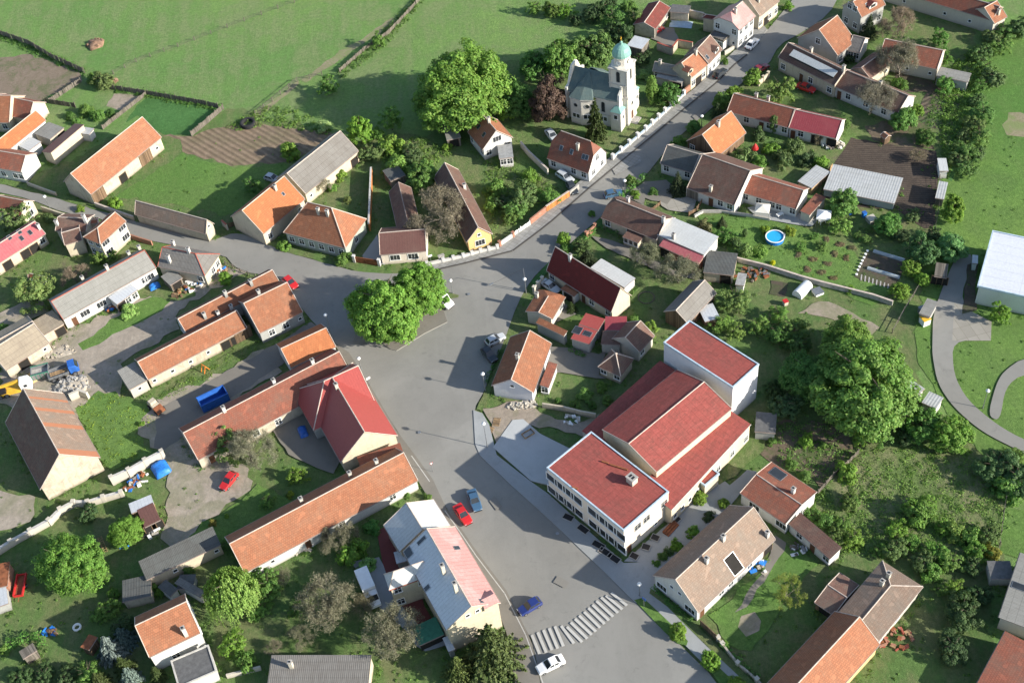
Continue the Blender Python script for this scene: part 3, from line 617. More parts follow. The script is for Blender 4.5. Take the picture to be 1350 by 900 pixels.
def scatter(name, pts, n, size, mat, label, cat, hgt=.5, kind='stuff', clump=.8, per=30, tint=(1, 1, 1), zmin=0):
    """ground cover over a polygon"""
    P = np.array([tuple(G(p).to_2d()) for p in pts]); lo, hi = P.min(0), P.max(0); out = []
    def inside(q):
        c = False; j = len(P)-1
        for i in range(len(P)):
            if (P[i, 1] > q[1]) != (P[j, 1] > q[1]) and q[0] < (P[j, 0]-P[i, 0])*(q[1]-P[i, 1])/(P[j, 1]-P[i, 1])+P[i, 0]: c = not c
            j = i
        return c
    t = 0
    while len(out) < n and t < n*20:
        q = lo+rng.random(2)*(hi-lo); t += 1
        if inside(q): out.append(q)
    out = np.array(out); K = len(out); sc = rng.uniform(.3, 1.5, K)**1.3; idx = np.repeat(np.arange(K), per); q = unit(rng.normal(size=(len(idx), 3))); q[:, 2] = abs(q[:, 2])
    C = np.concatenate([out[idx], np.zeros((len(idx), 1))], 1)+q*(sc[idx]*rng.uniform(.4, 1, len(idx)))[:, None]*np.array([clump, clump, hgt]); C[:, 2] += zmin+.02
    me = leaves(name, C, unit(q+rng.normal(size=q.shape)*.5+np.array([0, 0, .5])), size, mat, rng.random(K)[idx]); o = link(name, me); o.color = (*tint, 1); tag(o, label, cat, kind=kind); return o
def hedge(label, pts, w, h, tint=(1, 1, 1), mat=None, dens=60, size=.16, name='hedge', cat='hedge', base=0):
    W = [G(p) for p in pts]; C = []; Nn = []
    for a, b in zip(W, W[1:]):
        L = (b-a).length; k = int(L*dens*(w+h)/2.5); d = (b-a)/L; n = Vector((-d.y, d.x, 0)); s = rng.random(k)*L; th = rng.random(k)*math.pi; bmp = 1+.25*np.sin(s*1.7+1)+.15*np.sin(s*4.1)
        yy = np.cos(th)*w/2*bmp*rng.uniform(.75, 1.05, k); zz = (np.sin(th)**.6)*h*bmp*rng.uniform(.6, 1.03, k)*.92+.05
        C.append(np.stack([a.x+d.x*s+n.x*yy, a.y+d.y*s+n.y*yy, zz+base], 1)); Nn.append(np.stack([n.x*np.cos(th), n.y*np.cos(th), np.sin(th)+.2], 1)+rng.normal(size=(k, 3))*.5)
    c0 = (W[0]+W[-1])/2; CC = np.concatenate(C)-np.array([c0.x, c0.y, 0]); root = empty(name, (c0.x, c0.y, 0)); tag(root, label, cat)
    o = link('foliage', leaves('foliage', CC, unit(np.concatenate(Nn)), size, mat or lm_green), root); o.color = (*tint, 1)
    st = MB()
    for a, b in zip(W, W[1:]):
        k = max(2, int((b-a).length/1.2))
        for j in range(k):
            q = a+(b-a)*((j+.5)/k)-c0; st.tube((q.x, q.y, 0), (q.x, q.y, h*.7), .05, .03, 5)
    st.build('stems', M['bark'], root); return root
# ------------------------------------------------------------------ fences and walls
def wallline(label, pts, h=1.6, t=.3, mat='w_old', name='garden_wall', cat='wall', cap=None, piers=0, pmat=None, pw=.5, ph=.25, hh=0):
    W = [G(p, 0) for p in pts]; c0 = (W[0]+W[-1])/2; root = empty(name, (c0.x, c0.y, 0)); tag(root, label, cat)
    b = MB(); cm = MB()
    for i, (a, e) in enumerate(zip(W, W[1:])):
        d = (e-a).normalized(); n = Vector((-d.y, d.x, 0))*t/2; a1 = a-c0-d*(t/2-.01*i if i else 0); e1 = e-c0
        zz = h-.003*i
        b.prism([(a1-n).to_2d()[:], (e1-n).to_2d()[:], (e1+n).to_2d()[:], (a1+n).to_2d()[:]], -.05, zz)
        if cap: m = n*1.25; cm.prism([(a1-m).to_2d()[:], (e1-m).to_2d()[:], (e1+m).to_2d()[:], (a1+m).to_2d()[:]], zz+.002, zz+.08)
    b.build('wall', M[mat], root)
    if cap: cm.build('coping', M[cap], root)
    if piers:
        pm = MB(); pm.box(-pw/2, -pw/2, -.05, pw/2, pw/2, h+ph); pm.box(-pw/2-.06, -pw/2-.06, h+ph+.001, pw/2+.06, pw/2+.06, h+ph+.09); me = pm.mesh('pier', M[pmat or mat]); k = 0
        for a, e in zip(W, W[1:]):
            L = (e-a).length; m = max(1, round(L/piers)); rz = math.atan2((e-a).y, (e-a).x)
            for j in range(m+(1 if e is W[-1] else 0)):
                if k < 95: q = a+(e-a)*(j/m)-c0; link('pier', me, root, (q.x, q.y, 0), rz); k += 1
    return root
def fence(label, pts, h=1.3, kind='board', mat='woodgrey', sp=2.5, name='garden_fence', post='woodgrey'):
    W = [G(p, 0) for p in pts]; c0 = (W[0]+W[-1])/2; root = empty(name, (c0.x, c0.y, 0)); tag(root, label, 'fence')
    b = MB()
    for i, (a, e) in enumerate(zip(W, W[1:])):
        d = (e-a).normalized(); n = Vector((-d.y, d.x, 0)); L = (e-a).length; a1 = a-c0; e1 = e-c0
        if kind == 'board':
            k = max(1, int(L/.22))
            for j in range(k):
                if random.random() < .06: continue
                p = a1+d*(L*j/k); q = p+d*(L/k*.86); hh = h*random.uniform(.88, 1.04)-.05; m = n*.02; b.prism([(p-m).to_2d()[:], (q-m).to_2d()[:], (q+m).to_2d()[:], (p+m).to_2d()[:]], .06, hh)
            for z in (.3, h*.75): b.tube(a1+Vector((0, 0, z))+n*.04, e1+Vector((0, 0, z))+n*.04, .035, .035, 4)
        else:
            for z in ((.35, h*.6, h*.95) if kind == 'wire' else (h*.5, h*.92)): b.tube(a1+Vector((0, 0, z)), e1+Vector((0, 0, z)), .018 if kind == 'wire' else .05, .018 if kind == 'wire' else .05, 4)
    b.build('panel', M[mat], root)
    pm = MB(); pm.box(-.07, -.07, -.05, .07, .07, h+.12); pm.box(-.085, -.085, h+.121, .085, .085, h+.16); me = pm.mesh('post', M[post]); k = 0
    for a, e in zip(W, W[1:]):
        L = (e-a).length; m = max(1, round(L/sp)); rz = math.atan2((e-a).y, (e-a).x)
        for j in range(m+(1 if e is W[-1] else 0)):
            if k < 95: q = a+(e-a)*(j/m)-c0; link('post', me, root, (q.x, q.y, 0), rz); k += 1
    return root
# ================================================================== SETTING
grassmat('g_meadow', (.104, .200, .058), (.135, .230, .068), (.19, .22, .105), dryamt=.75)
grassmat('g_lush', (.085, .175, .042), (.118, .21, .052), (.16, .205, .08), dryamt=.3)
grassmat('g_yard', (.080, .148, .045), (.108, .178, .055), (.22, .19, .11), dryamt=.55, bare=(.17, .14, .10))
grassmat('g_rough', (.085, .14, .045), (.12, .175, .06), (.24, .22, .13), dryamt=.8)
grassmat('g_dark', (.058, .15, .045), (.075, .17, .055), (.06, .10, .03), dryamt=.2)
paving('a_road', (.235, .228, .208), .55); paving('a_old', (.19, .175, .15), .6); paving('a_walk', (.28, .275, .26), .5, crack=False, slab=(1.2, .72)); paving('a_plaza', (.30, .31, .31), .5); paving('a_conc', (.31, .29, .25), .5, crack=False, slab=(2.6, 1.42)); paving('a_kerb', (.30, .29, .26), .4, crack=False)
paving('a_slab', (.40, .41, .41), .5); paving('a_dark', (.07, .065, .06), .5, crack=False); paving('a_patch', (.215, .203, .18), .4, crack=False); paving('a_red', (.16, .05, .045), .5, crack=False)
soil('s_field', (.20, .155, .115), (.25, .20, .15), .5, green=.45); soil('s_plough', (.085, .065, .052), (.115, .09, .07), .7, furrow=.62, ang=1.82); soil('s_light', (.23, .17, .115), (.28, .21, .145), .5, furrow=1.3, ang=-.75, green=.2)
soil('s_dirt', (.30, .25, .195), (.37, .31, .25), .35, green=.35, gc=(.14, .17, .06)); soil('s_yard', (.31, .265, .215), (.40, .345, .28), .3, green=.3, gc=(.14, .17, .06)); soil('s_track', (.24, .21, .13), (.30, .27, .17), .5, green=.8, gc=(.17, .22, .08)); soil('s_dark', (.085, .068, .052), (.12, .095, .07), .8, green=.35); soil('s_rows', (.12, .095, .075), (.15, .12, .09), .8, furrow=1.1, ang=1.15, green=.75, gc=(.05, .13, .03)); soil('s_leaf', (.13, .10, .07), (.18, .14, .10), .8, green=.6)
g = MB(); g.face([(-1500, -600, 0), (1500, -600, 0), (1500, 2400, 0), (-1500, 2400, 0)]); go = g.build('ground', M['g_meadow']); go['kind'] = 'structure'
use(0, 0, 1)
# village grass under the gardens
patch('lawn', [(0, 245), (30, 235), (110, 205), (150, 178), (255, 170), (300, 142), (345, 150), (410, 168), (470, 190), (520, 175), (560, 180), (640, 90), (760, 60), (850, 10), (900, -30), (1250, -30), (1290, 60), (1240, 230), (1235, 330), (1210, 420), (1215, 520), (1290, 590), (1335, 640), (1310, 760), (1300, 960), (-60, 960), (-60, 300)], 'g_yard', .8)
patch('field', [(-6, 78), (35, 71), (108, 98), (108, 106), (50, 134), (-6, 124)], 's_field', .5)
patch('field', [(151, 123), (187, 126), (164, 146), (140, 140)], 's_dirt', .3)
patch('garden_plot', [(194, 128), (287, 143), (254, 178), (214, 178), (182, 153), (165, 162), (180, 140)], 'g_dark', .3)
patch('field', [(213, 179), (255, 178), (303, 165), (340, 160), (352, 166), (435, 173), (441, 178), (412, 200), (384, 213), (345, 216), (312, 220), (240, 200), (236, 186)], 's_light', .6)
patch('lawn', [(150, 262), (240, 203), (310, 222), (380, 216), (345, 250), (318, 275), (300, 285), (180, 262)], 'g_lush', .6)
patch('path', [(516, 24), (521, 28), (478, 60), (452, 76), (402, 110), (396, 106), (448, 68), (470, 56)], 's_track', .4)
patch('path', [(337, 150), (392, 107), (396, 110), (340, 156), (318, 172), (312, 170)], 's_track', .3)
# right-hand plots
patch('field', [(1094, 226), (1122, 182), (1234, 199), (1238, 224), (1232, 300), (1218, 302), (1180, 276), (1110, 272), (1080, 256)], 's_plough', .2)
patch('field', [(1140, 167), (1175, 158), (1228, 165), (1232, 198), (1182, 192), (1150, 185)], 's_leaf', .4)
patch('vegetable_beds', [(1222, 122), (1272, 124), (1262, 150), (1244, 172), (1226, 168), (1205, 155)], 's_rows', .2)
patch('garden_plot', [(1180, 95), (1232, 108), (1270, 118), (1215, 122), (1190, 122), (1178, 112)], 's_dark', .3)
patch('meadow', [(1290, 60), (1352, 40), (1400, 60), (1400, 420), (1205, 440), (1228, 330), (1245, 225)], 'g_lush', .6)
patch('meadow', [(1205, 440), (1232, 402), (1400, 402), (1400, 700), (1330, 640), (1250, 545), (1213, 480)], 'g_lush', .3)
patch('path', [(1290, 112), (1294, 112), (1272, 190), (1254, 240), (1250, 238), (1268, 188)], 'g_dark', .25); patch('bare_patch', [(1322, 165), (1330, 150), (1345, 148), (1362, 155), (1365, 172), (1350, 180), (1330, 178)], 's_track', .5)
patch('lawn', [(918, 282), (1000, 287), (1060, 300), (1128, 332), (1135, 350), (1125, 366), (1180, 385), (1150, 402), (1060, 370), (985, 352), (960, 330)], 'g_lush', .4)
patch('vegetable_beds', [(1144, 330), (1193, 345), (1188, 365), (1176, 380), (1125, 365)], 's_dark', .1)
patch('garden_plot', [(1016, 370), (1040, 374), (1034, 392), (1014, 388)], 's_dark', .3)
patch('garden_plot', [(1080, 396), (1113, 407), (1160, 432), (1150, 440), (1110, 425), (1050, 412)], 's_dirt', .4)
patch('garden_plot', [(1010, 560), (1070, 555), (1120, 560), (1118, 600), (1085, 640), (1030, 615), (985, 580)], 's_leaf', .8)
patch('lawn', [(1135, 590), (1300, 600), (1330, 650), (1315, 760), (1210, 740), (1110, 690), (1085, 640)], 'g_rough', .8)
patch('lawn', [(1322, 665), (1400, 690), (1400, 760), (1318, 728)], 'g_lush', .3)
patch('lawn', [(935, 812), (1012, 745), (1030, 712), (1080, 745), (1045, 780), (990, 860), (960, 850)], 'g_lush', .4)
patch('path', [(970, 808), (1012, 742), (1023, 705), (1038, 716), (1022, 745), (985, 800)], 'a_old', .3)
o_ = patch('path', [(1052-75, 812), (1072-75, 806), (1087-85, 818), (1000, 830), (985, 838), (972, 826)], 's_dirt', .3)
# yards on the left
patch('yard', [(0, 455), (60, 445), (140, 415), (230, 372), (252, 352), (345, 352), (300, 372), (232, 410), (235, 432), (160, 480), (150, 560), (0, 530)], 's_yard', .8)
patch('lawn', [(105, 455), (180, 398), (232, 388), (215, 412), (160, 438), (110, 462)], 'g_lush', .6)
patch('lawn', [(190, 390), (220, 375), (262, 372), (258, 392), (230, 398)], 'g_yard', .5)
patch('lawn', [(102, 540), (130, 515), (190, 530), (200, 552), (178, 572), (210, 598), (150, 620), (140, 612)], 'g_lush', .8)
patch('lawn', [(200, 530), (255, 490), (335, 452), (342, 462), (262, 507), (215, 528)], 'g_yard', .5)
patch('yard', [(178, 572), (200, 530), (262, 507), (345, 462), (372, 490), (300, 530), (262, 568), (262, 608), (320, 612), (335, 635), (300, 668), (260, 690), (228, 730), (212, 710), (225, 640), (215, 600)], 's_yard', .8)
patch('path', [(208, 540), (300, 490), (372, 448), (410, 425), (420, 432), (388, 462), (372, 482), (300, 528), (262, 562), (215, 595), (205, 590)], 'a_old', .3)
patch('lawn', [(236, 728), (268, 690), (306, 668), (338, 640), (380, 655), (420, 690), (300, 716), (250, 728)], 'g_lush', .5)
patch('yard', [(15, 650), (50, 655), (40, 690), (-10, 700), (-10, 645)], 's_yard', .5)
# roads
patch('road', [(1055, -12), (1010, 43), (983.5, 73), (966, 87), (942, 111), (901.7, 143.6), (858.9, 180), (816, 215), (775, 249), (728, 290.5), (709, 305.6), (687, 322), (675, 331), (640, 340), (609, 348), (569, 357), (520, 362), (468, 358.5), (442.8, 351), (377, 333), (337, 315.7), (312, 306), (276, 319.4), (251.9, 313), (176, 291.7), (121, 275), (75.6, 260), (32.7, 252.7), (-30, 232), (-60, 230), (-60, 248), (-10, 252), (40, 263), (85.6, 281.7), (136, 288), (174, 312), (204, 319), (296, 336), (309.8, 353), (335, 362), (368, 362), (402.5, 414), (437.7, 450), (460, 465), (488, 508), (523, 568), (546, 598.6), (571, 632.6), (589, 671.6), (608.7, 697.8), (630, 729), (667.8, 778.6), (695.7, 834.6), (702, 844), (725, 960), (790, 1250), (1200, 1250), (942, 894), (906.7, 860), (876.5, 830), (836, 793), (798.4, 755.6), (746, 705.7), (710, 672), (677, 642.7), (633, 601), (626.6, 586), (624, 540.7), (640, 513.5), (645.7, 493), (664.5, 451), (682, 401), (700, 370), (718, 351), (766, 309), (791, 288), (823, 255), (849, 235), (884, 191), (929, 151), (980, 108), (1012, 88), (1027, 60), (1055, 45), (1093, 20), (1110, -12)], 'a_road', sm=1)
K = [(1012, 40), (983.5, 73), (966, 87), (942, 111), (901.7, 143.6), (858.9, 180), (816, 215), (775, 249), (728, 290.5), (709, 305.6), (687, 322), (675, 331), (640, 340), (609, 348), (569, 357)]
W_ = [(564, 351), (600, 341), (640, 333), (664, 322), (690, 302), (712, 287), (760, 243), (804, 208), (812, 204), (855, 168), (885, 137), (900, 128), (915, 118), (947, 88), (980, 56), (1000, 28)]
patch('pavement', K+W_, 'a_walk', h=.11, side='a_kerb')
patch('pavement', [(633, 601), (677, 642.7), (710, 672), (746, 705.7), (798.4, 755.6), (836, 793), (850, 800), (880, 762), (882, 740), (822, 742), (724, 652), (700, 635), (655, 600), (645, 560), (636, 545), (624, 541), (626.6, 586)], 'a_plaza', h=.10, side='a_kerb')
patch('pavement', [(850, 802), (885, 832), (915, 862), (950, 896), (985, 940), (1010, 940), (975, 892), (925, 840), (860, 775)], 'a_plaza', h=.10, side='a_kerb')
patch('verge', [(836, 791), (848, 788), (880, 818), (907, 845), (905, 851), (893, 848), (876.5, 833)], 'g_lush', h=.12)
patch('verge', [(925, 868), (935, 868), (975, 905), (990, 930), (970, 930)], 'g_lush', h=.12)
patch('verge', [(858, 776), (880, 790), (920, 826), (955, 860), (1000, 905), (990, 906), (930, 850), (880, 800), (856, 782)], 'g_yard', h=.12)
patch('plaza', [(650, 590), (676, 554), (690, 553), (712, 572), (752, 592), (721, 617), (724, 640), (700, 634)], 'a_slab', h=.10, side='a_kerb')
patch('path', [(822, 740), (882, 690), (935, 640), (950, 630), (962, 640), (985, 620), (998, 622), (960, 672), (905, 720), (880, 745)], 'a_plaza', .1)
patch('yard', [(636, 540), (680, 530), (760, 560), (790, 545), (770, 575), (700, 560), (655, 592), (645, 560)], 's_dirt', .5)
patch('yard', [(938, 610), (985, 570), (1000, 560), (1020, 575), (980, 620), (945, 640)], 'g_rough', .4)
patch('pavement', [(440, 452), (460, 465), (488, 508), (523, 568), (546, 598.6), (571, 632.6), (589, 671.6), (608.7, 697.8), (630, 729), (667.8, 778.6), (695.7, 834.6), (702, 850), (725, 960), (690, 960), (668, 835), (655, 800), (600, 720), (570, 665), (550, 632), (528, 600), (508, 565), (475, 505), (450, 468)], 'a_old', h=.09, side='a_kerb')
patch('verge', [(340, 318), (372, 332), (440, 350), (470, 358), (468, 353), (445, 341), (380, 326), (340, 312)], 'g_yard', .2)
patch('verge', [(566, 390), (583, 384), (606, 390), (604, 394), (585, 396), (566, 398)], 'g_yard', .2)
patch('traffic_island', [(455, 395), (500, 370), (560, 385), (585, 410), (590, 425), (560, 440), (523, 463), (515, 461), (500, 450), (470, 440)], 'a_old', h=.08, side='a_kerb')
patch('verge', [(-60, 222), (0, 236), (35, 245), (75, 254), (120, 270), (172, 284), (250, 306), (276, 315), (300, 295), (306, 297), (277, 319), (250, 311), (172, 290), (120, 275), (33, 251), (-60, 229)], 'g_yard', .2)
patch('verge', [(628, 540), (640, 514), (652, 486), (668, 455), (672, 450), (664, 470), (655, 490), (646, 520), (636, 542)], 'g_yard', .1)
patch('verge', [(700, 372), (718, 352), (766, 310), (791, 289), (800, 292), (770, 315), (722, 360), (706, 378)], 'g_dark', .1)
# park road on the right
patch('road', [(1229, 450), (1230, 415), (1243, 378), (1262, 335), (1278, 333), (1283, 345), (1263, 400), (1307, 428), (1305, 450), (1255, 450), (1257, 495), (1275, 528), (1313, 560), (1352, 582), (1600, 680), (1600, 720), (1350, 598), (1294, 570), (1257, 538), (1236, 507), (1229, 470)], 'a_road', sm=2)
patch('yard', [(1258, 400), (1307, 425), (1306, 450), (1255, 450)], 'a_conc')
patch('path', [(1302, 549), (1312, 510), (1322, 491), (1352, 470), (1600, 430), (1600, 450), (1350, 492), (1325, 511), (1318, 556)], 'a_road', sm=2)
patch('yard', [(1268, 415), (1275, 350), (1290, 345), (1285, 380), (1288, 410)], 's_dark', .2)
# drives between the houses on the right
patch('driveway', [(870, 265), (900, 262), (925, 252), (912, 282), (880, 278), (872, 272)], 'a_conc', .2)
patch('driveway', [(820, 190+70), (850, 240), (878, 238), (892, 252), (880, 270), (850, 262), (848, 272), (835, 264)], 'a_old', .2)
patch('terrace', [(985, 275), (1010, 268), (1060, 284), (1080, 290), (1070, 300), (1040, 296), (1000, 288)], 'a_plaza', .1)
patch('driveway', [(858, 52), (875, 38), (888, 38), (898, 60), (885, 64)], 'a_old', .2)
patch('driveway', [(780, 312), (820, 322), (905, 365), (915, 360), (925, 372), (870, 360), (800, 328)], 'a_old', .2)
patch('yard', [(726, 460), (738, 468), (800, 500), (790, 500), (770, 492), (735, 492), (722, 500)], 'a_old')
patch('yard', [(705, 385), (735, 392), (760, 415), (735, 425), (712, 402)], 'a_old')
patch('terrace', [(497, 700), (522, 690), (545, 745), (560, 800), (585, 840), (560, 845), (520, 790), (505, 745)], 'a_red')
patch('driveway', [(462, 740), (500, 735), (520, 790), (560, 830), (600, 850), (560, 860), (500, 800)], 'a_plaza', .3)
patch('yard', [(350, 545), (400, 530), (450, 610), (440, 625), (380, 600)], 'a_old', .3)
patch('driveway', [(0, 415), (40, 395), (60, 380), (65, 412), (0, 440)], 's_yard', .5)
patch('driveway', [(478, 338), (498, 310), (508, 350), (480, 345)], 'a_plaza', .1)
patch('path', [(800, 215), (822, 200), (845, 205), (845, 215), (812, 232)], 'a_walk', .1)
patch('yard', [(705, 470), (727, 458), (755, 460), (790, 468), (800, 462), (788, 500), (770, 497), (740, 492), (732, 485)], 'a_old')
# painted crossing
use(675, 675); cw = MB(); 
for a, b in [((105, 645), (145, 745)), ((135, 632), (180, 738)), ((165, 620), (210, 725)), ((195, 610), (240, 717)), ((225, 600), (270, 705)), ((258, 598), (325, 690)), ((288, 603), (368, 683)), ((308, 580), (395, 665)), ((330, 562), (418, 645)), ((352, 545), (440, 628)), ((378, 525), (462, 608)), ((400, 505), (485, 588)), ((422, 488), (508, 570)), ((442, 468), (530, 550)), ((467, 450), (555, 530)), ((492, 440), (578, 512)), ((520, 425), (602, 492))]:
    P = G(a); Q = G(b); d = (Q-P).normalized(); n = Vector((-d.y, d.x, 0))*.22; z = Vector((0, 0, ZL[0]+.006)); cw.face([P-n+z, Q-n+z, Q+n+z, P+n+z])
paving('paint', (.44, .43, .40), .9, crack=False); o_ = cw.build('crosswalk', M['paint']); o_['kind'] = 'structure'
ln = MB()
for pts in [[(590, 672), (610, 700), (631, 731), (669, 781), (697, 836), (722, 905)], [(546, 600), (570, 634)]]:
    use(0, 0, 1); Wp = [G(p) for p in pts]
    for a, b in zip(Wp, Wp[1:]):
        d = (b-a).normalized(); n = Vector((-d.y, d.x, 0)); z = Vector((0, 0, ZL[0]+.003)); ln.face([a+n*(-.55)+z, b+n*(-.55)+z, b+n*(-.4)+z, a+n*(-.4)+z])
o_ = ln.build('road_line', M['paint']); o_['kind'] = 'structure'
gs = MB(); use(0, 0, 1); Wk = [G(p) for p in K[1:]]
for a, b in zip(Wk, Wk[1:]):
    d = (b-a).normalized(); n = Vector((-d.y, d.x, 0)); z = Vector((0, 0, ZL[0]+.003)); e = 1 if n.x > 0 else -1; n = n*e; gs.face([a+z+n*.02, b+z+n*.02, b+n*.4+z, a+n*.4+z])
o_ = gs.build('dark_kerb_strip', M['a_dark']); o_['kind'] = 'structure'  # flat dark strip laid on the road beside the west kerb
for pts in [[(500, 415), (480, 455), (465, 452), (480, 420)], [(652, 655), (662, 668), (655, 674), (645, 661)], [(735, 760), (750, 768), (744, 776), (729, 768)], [(912, 155), (930, 140), (935, 144), (917, 159)]]: patch('road_repair', pts, 'a_patch', .06)
mh = MB()
for p in [(618, 389), (553, 571), (735, 704)]:
    g = G(p); mh.lathe((g.x, g.y, ZL[0]), [(0, .008), (.3, .008), (.31, 0)], 12)
o_ = mh.build('manhole_cover', M['metalgrey']); o_['kind'] = 'structure'
ZL[0] = max(ZL[0], .4)
# ================================================================== BUILDINGS
use(0, 0)
bld('long barn with faded orange tile roof and grey gable beside the upper left lane', (475, 1018), (845, 718), R=(355, 915), C=(312, 968), h=3.4, roof='t_orange', wall='w_old', name='barn', cat='barn', wF='b.o.bs')
bld('small house with a vivid orange roof beside the grey shed at the far left', (20, 805), (240, 628), R=(180, 583), h=3.4, roof='t_bright', wall='w_white')
bld('low farm wing with a rust roof, top left, next to the brown field', (-60, 582), (150, 628), R=(100, 518), h=3, roof='t_rust', wall='w_cream')
bld('orange tiled house cut by the left edge of the photo below the brown field', (-160, 640), (48, 642), R=(20, 500), h=3, roof='t_orange', wall='w_cream', wF='w.w')
mono('grey fibre cement roofed shed between the vivid orange house and the long brown roof', (260, 730), (335, 668), (190, 690), h=2.8, roof='c_grey', wall='w_old', wF='.o')
mono('small flat silver-roofed annex under the vivid orange eave', (150, 790), (215, 742), (105, 755), h=2.6, roof='m_white', wall='w_white')
mono('narrow outbuilding with brown lean-to roof and long cream back wall, upper left farm', (265, 800), (440, 652), (222, 790), h=3.6, h2=2.9, roof='m_brown', wall='w_cream', name='outbuilding', cat='outbuilding')
bld('white gabled house with red-brown roof where the left lane enters the photo', (-80, 868), (110, 900), R=(135, 812), C=(255, 812), h=3.4, roof='t_rust', wall='w_white', wF='w.w.ww')
mono('tiny glazed lean-to at the end of the long cream wall, upper left farm', (465, 705), (492, 672), (430, 645), h=2.2, roof='c_glass', wall='w_white')
use(337, 0)
bld('small white gabled house, orange roof, two skylights, alone under the big meadow trees', (1110, 690), (1188, 785), R=(1258, 685), C=(1348, 722), h=3, roof='t_orange', wall='w_white', wB='^L|w.r', wF='w.w', chim=[(1222, 640)], sky=[(1168, 665), (1195, 705)])
mono('white flat-topped porch wing on the front of the small house below the meadow trees', (1275, 832), (1350, 822), (1262, 762), h=2.7, roof='feltgrey', wall='w_white', name='porch', cat='porch', wF='ww')
mono('weathered white garden shed in the shade below the big meadow tree', (1000, 735), (1075, 720), (975, 655), h=2.3, roof='c_grey', wall='woodgrey', wF='.o.')
bld('long barn with a plain grey slate roof beside the ploughed dirt patch', (262, 1015), (538, 790), R=(440, 688), h=3.2, roof='c_slate', wall='w_cream', name='barn', cat='barn', wF='s.s..o', wB='^s|')
use(675, 0)
bld('white house with dark red half-hipped roof and skylights, just below the church', (183, 828), (400, 908), R=(340, 745), C=(505, 803), h=2.8, roof='t_rust', wall='w_white', hips=(.4, .4), wF='w.ww', wB='^w|ww', chim=[(345, 778)], sky=[(258, 775), (312, 795), (375, 820), (392, 825)])
bld('red roofed garage house with a grey end wall, at the top behind the church', (635, 130), (715, 18), R=(697, 118), C=(742, 166), h=2.8, roof='t_red', wall='w_old', wK='g.w', pitch=30)
mono('flat blue-grey metal shed roof between the church tower and the red garage house', (600, 238), (680, 258), (637, 185), h=2.4, roof='m_silver', wall='woodgrey')
mono('low cream outbuilding with flat grey roof behind the blue pool cover', (825, 62), (925, 70), (830, 22), h=2.4, roof='felt', wall='w_old', name='outbuilding', cat='outbuilding')
bld('low house wing with a pale grey roof, behind the churchyard shrubs', (735, 372), (862, 398), R=(755, 322), C=(725, 325), h=2.6, roof='c_grey', wall='w_cream', pitch=18, chim=[(775, 340)], wF='w.d')
mono('grey lean-to with an orange front edge beside the churchyard shrubs', (752, 402), (888, 436), (765, 365), h=2.2, roof='feltgrey', wall='w_grey', wF='..o')
c7 = bld('street house with a bright terracotta roof, first one past the church fence', (940, 405), (1025, 338), R=(868, 345), h=3.8, pitch=42, roof='t_orange', wall='w_cream', wF='wow', wB='w.', wA='w.', chim=[(962, 285)])
c8 = bld('street house with a grey-brown roof and white shaped gable, second one past the church', (1030, 335), (1100, 258), R=(965, 262), h=4, pitch=42, roof='t_brown', wall='w_white', wF='www', sky=[(1022, 300)])
dormer(c7, (935, 385), 1.8, .9, 't_rust', 'w_cream'); dormer(c8, (1078, 275), 1.8, .9, 't_brown', 'w_white')
bld('tall white house with pale pink metal roof beside the white car up the street', (1190, 158), (1275, 85), R=(1095, 102), h=5.6, pitch=35, hips=(.5, 0), roof='m_pink', wall='w_white', wF='www/www', wA='w.w/w.s', chim=[(1170, 70)])
mono('flat roofed terrace room with red flower boxes against the tall white house', (1030, 188), (1108, 216), (1052, 158), h=3, roof='felt', wall='w_white', name='terrace_room', cat='annex', wF='ww', para='woodgrey')
bld('dark red hipped roof house with a satellite dish behind the tall white house', (1005, 72), (1105, 88), R=(1060, 35), h=3.8, roof='t_red', wall='w_cream', hips=(1, 1), wF='w.w', pitch=30)
bld('long tan roofed street house at the very top of the main street', (1298, 86), (1400, 5), R=(1215, 5), h=4, pitch=42, roof='t_old', wall='w_cream', wF='w.ow.w', chim=[(1290, 10)])
bld('bright orange roofed house with a dark wooden gable beside the street opposite the church', (1075, 820), (1225, 695), R=(990, 705), C=(905, 745), h=2.6, roof='t_bright', wall='wood', wA='w.w', chim=[(1080, 660)])
bld('long low white house, rust orange left half of the two-coloured row opposite the church', (1125, 582), (1448, 668), R=(1165, 490), h=2.8, pitch=35, roof='t_rust', wall='w_white', wF='w.w.dw.w', chim=[(1278, 515), (1340, 530)])
bld('right half of the two-coloured row, with the raspberry red sheet metal roof', (1448, 668), (1697, 725), R=(1500, 578), h=2.8, pitch=35, roof='m_maroon', wall='w_white', wF='dw.o.o')
bld('small house with dark grey roof, west end of the brown roofed garden row', (775, 855), (945, 905), R=(832, 765), h=2.8, pitch=35, roof='c_dark', wall='w_white', wF='w.w')
use(675, 225)
bld('wide low house with a grey-brown roof, middle of the garden row beside the concrete drive', (915, 90), (1165, 180), R=(1150, -33), h=2.8, pitch=33, roof='t_brown', wall='w_white', wF='g.dww', chim=[(1040, 105)])
bld('red-brown roofed house with a white gable and patio, east end of the garden row', (1200, 112), (1488, 200), R=(1400, 65), h=2.8, pitch=33, roof='t_rust', wall='w_white', wF='w.w.ww.w')
mono('brick red lean-to roof at the garden row end, by the small white gazebo', (1508, 210), (1560, 232), (1560, 105), h=2.6, roof='t_rust', wall='w_pale')
use(1010, 0)
d1 = bld('house with bright orange roof and pale gable, top right end of the street', (500, 92), (625, 25), R=(440, 8), C=(342, 60), h=4.6, roof='t_orange', wall='w_grey', wA='^ww|ww', wF='w.w', sky=[(530, 28)])
dormer(d1, (560, 40), 2.4, .9, 't_red', 'w_white');
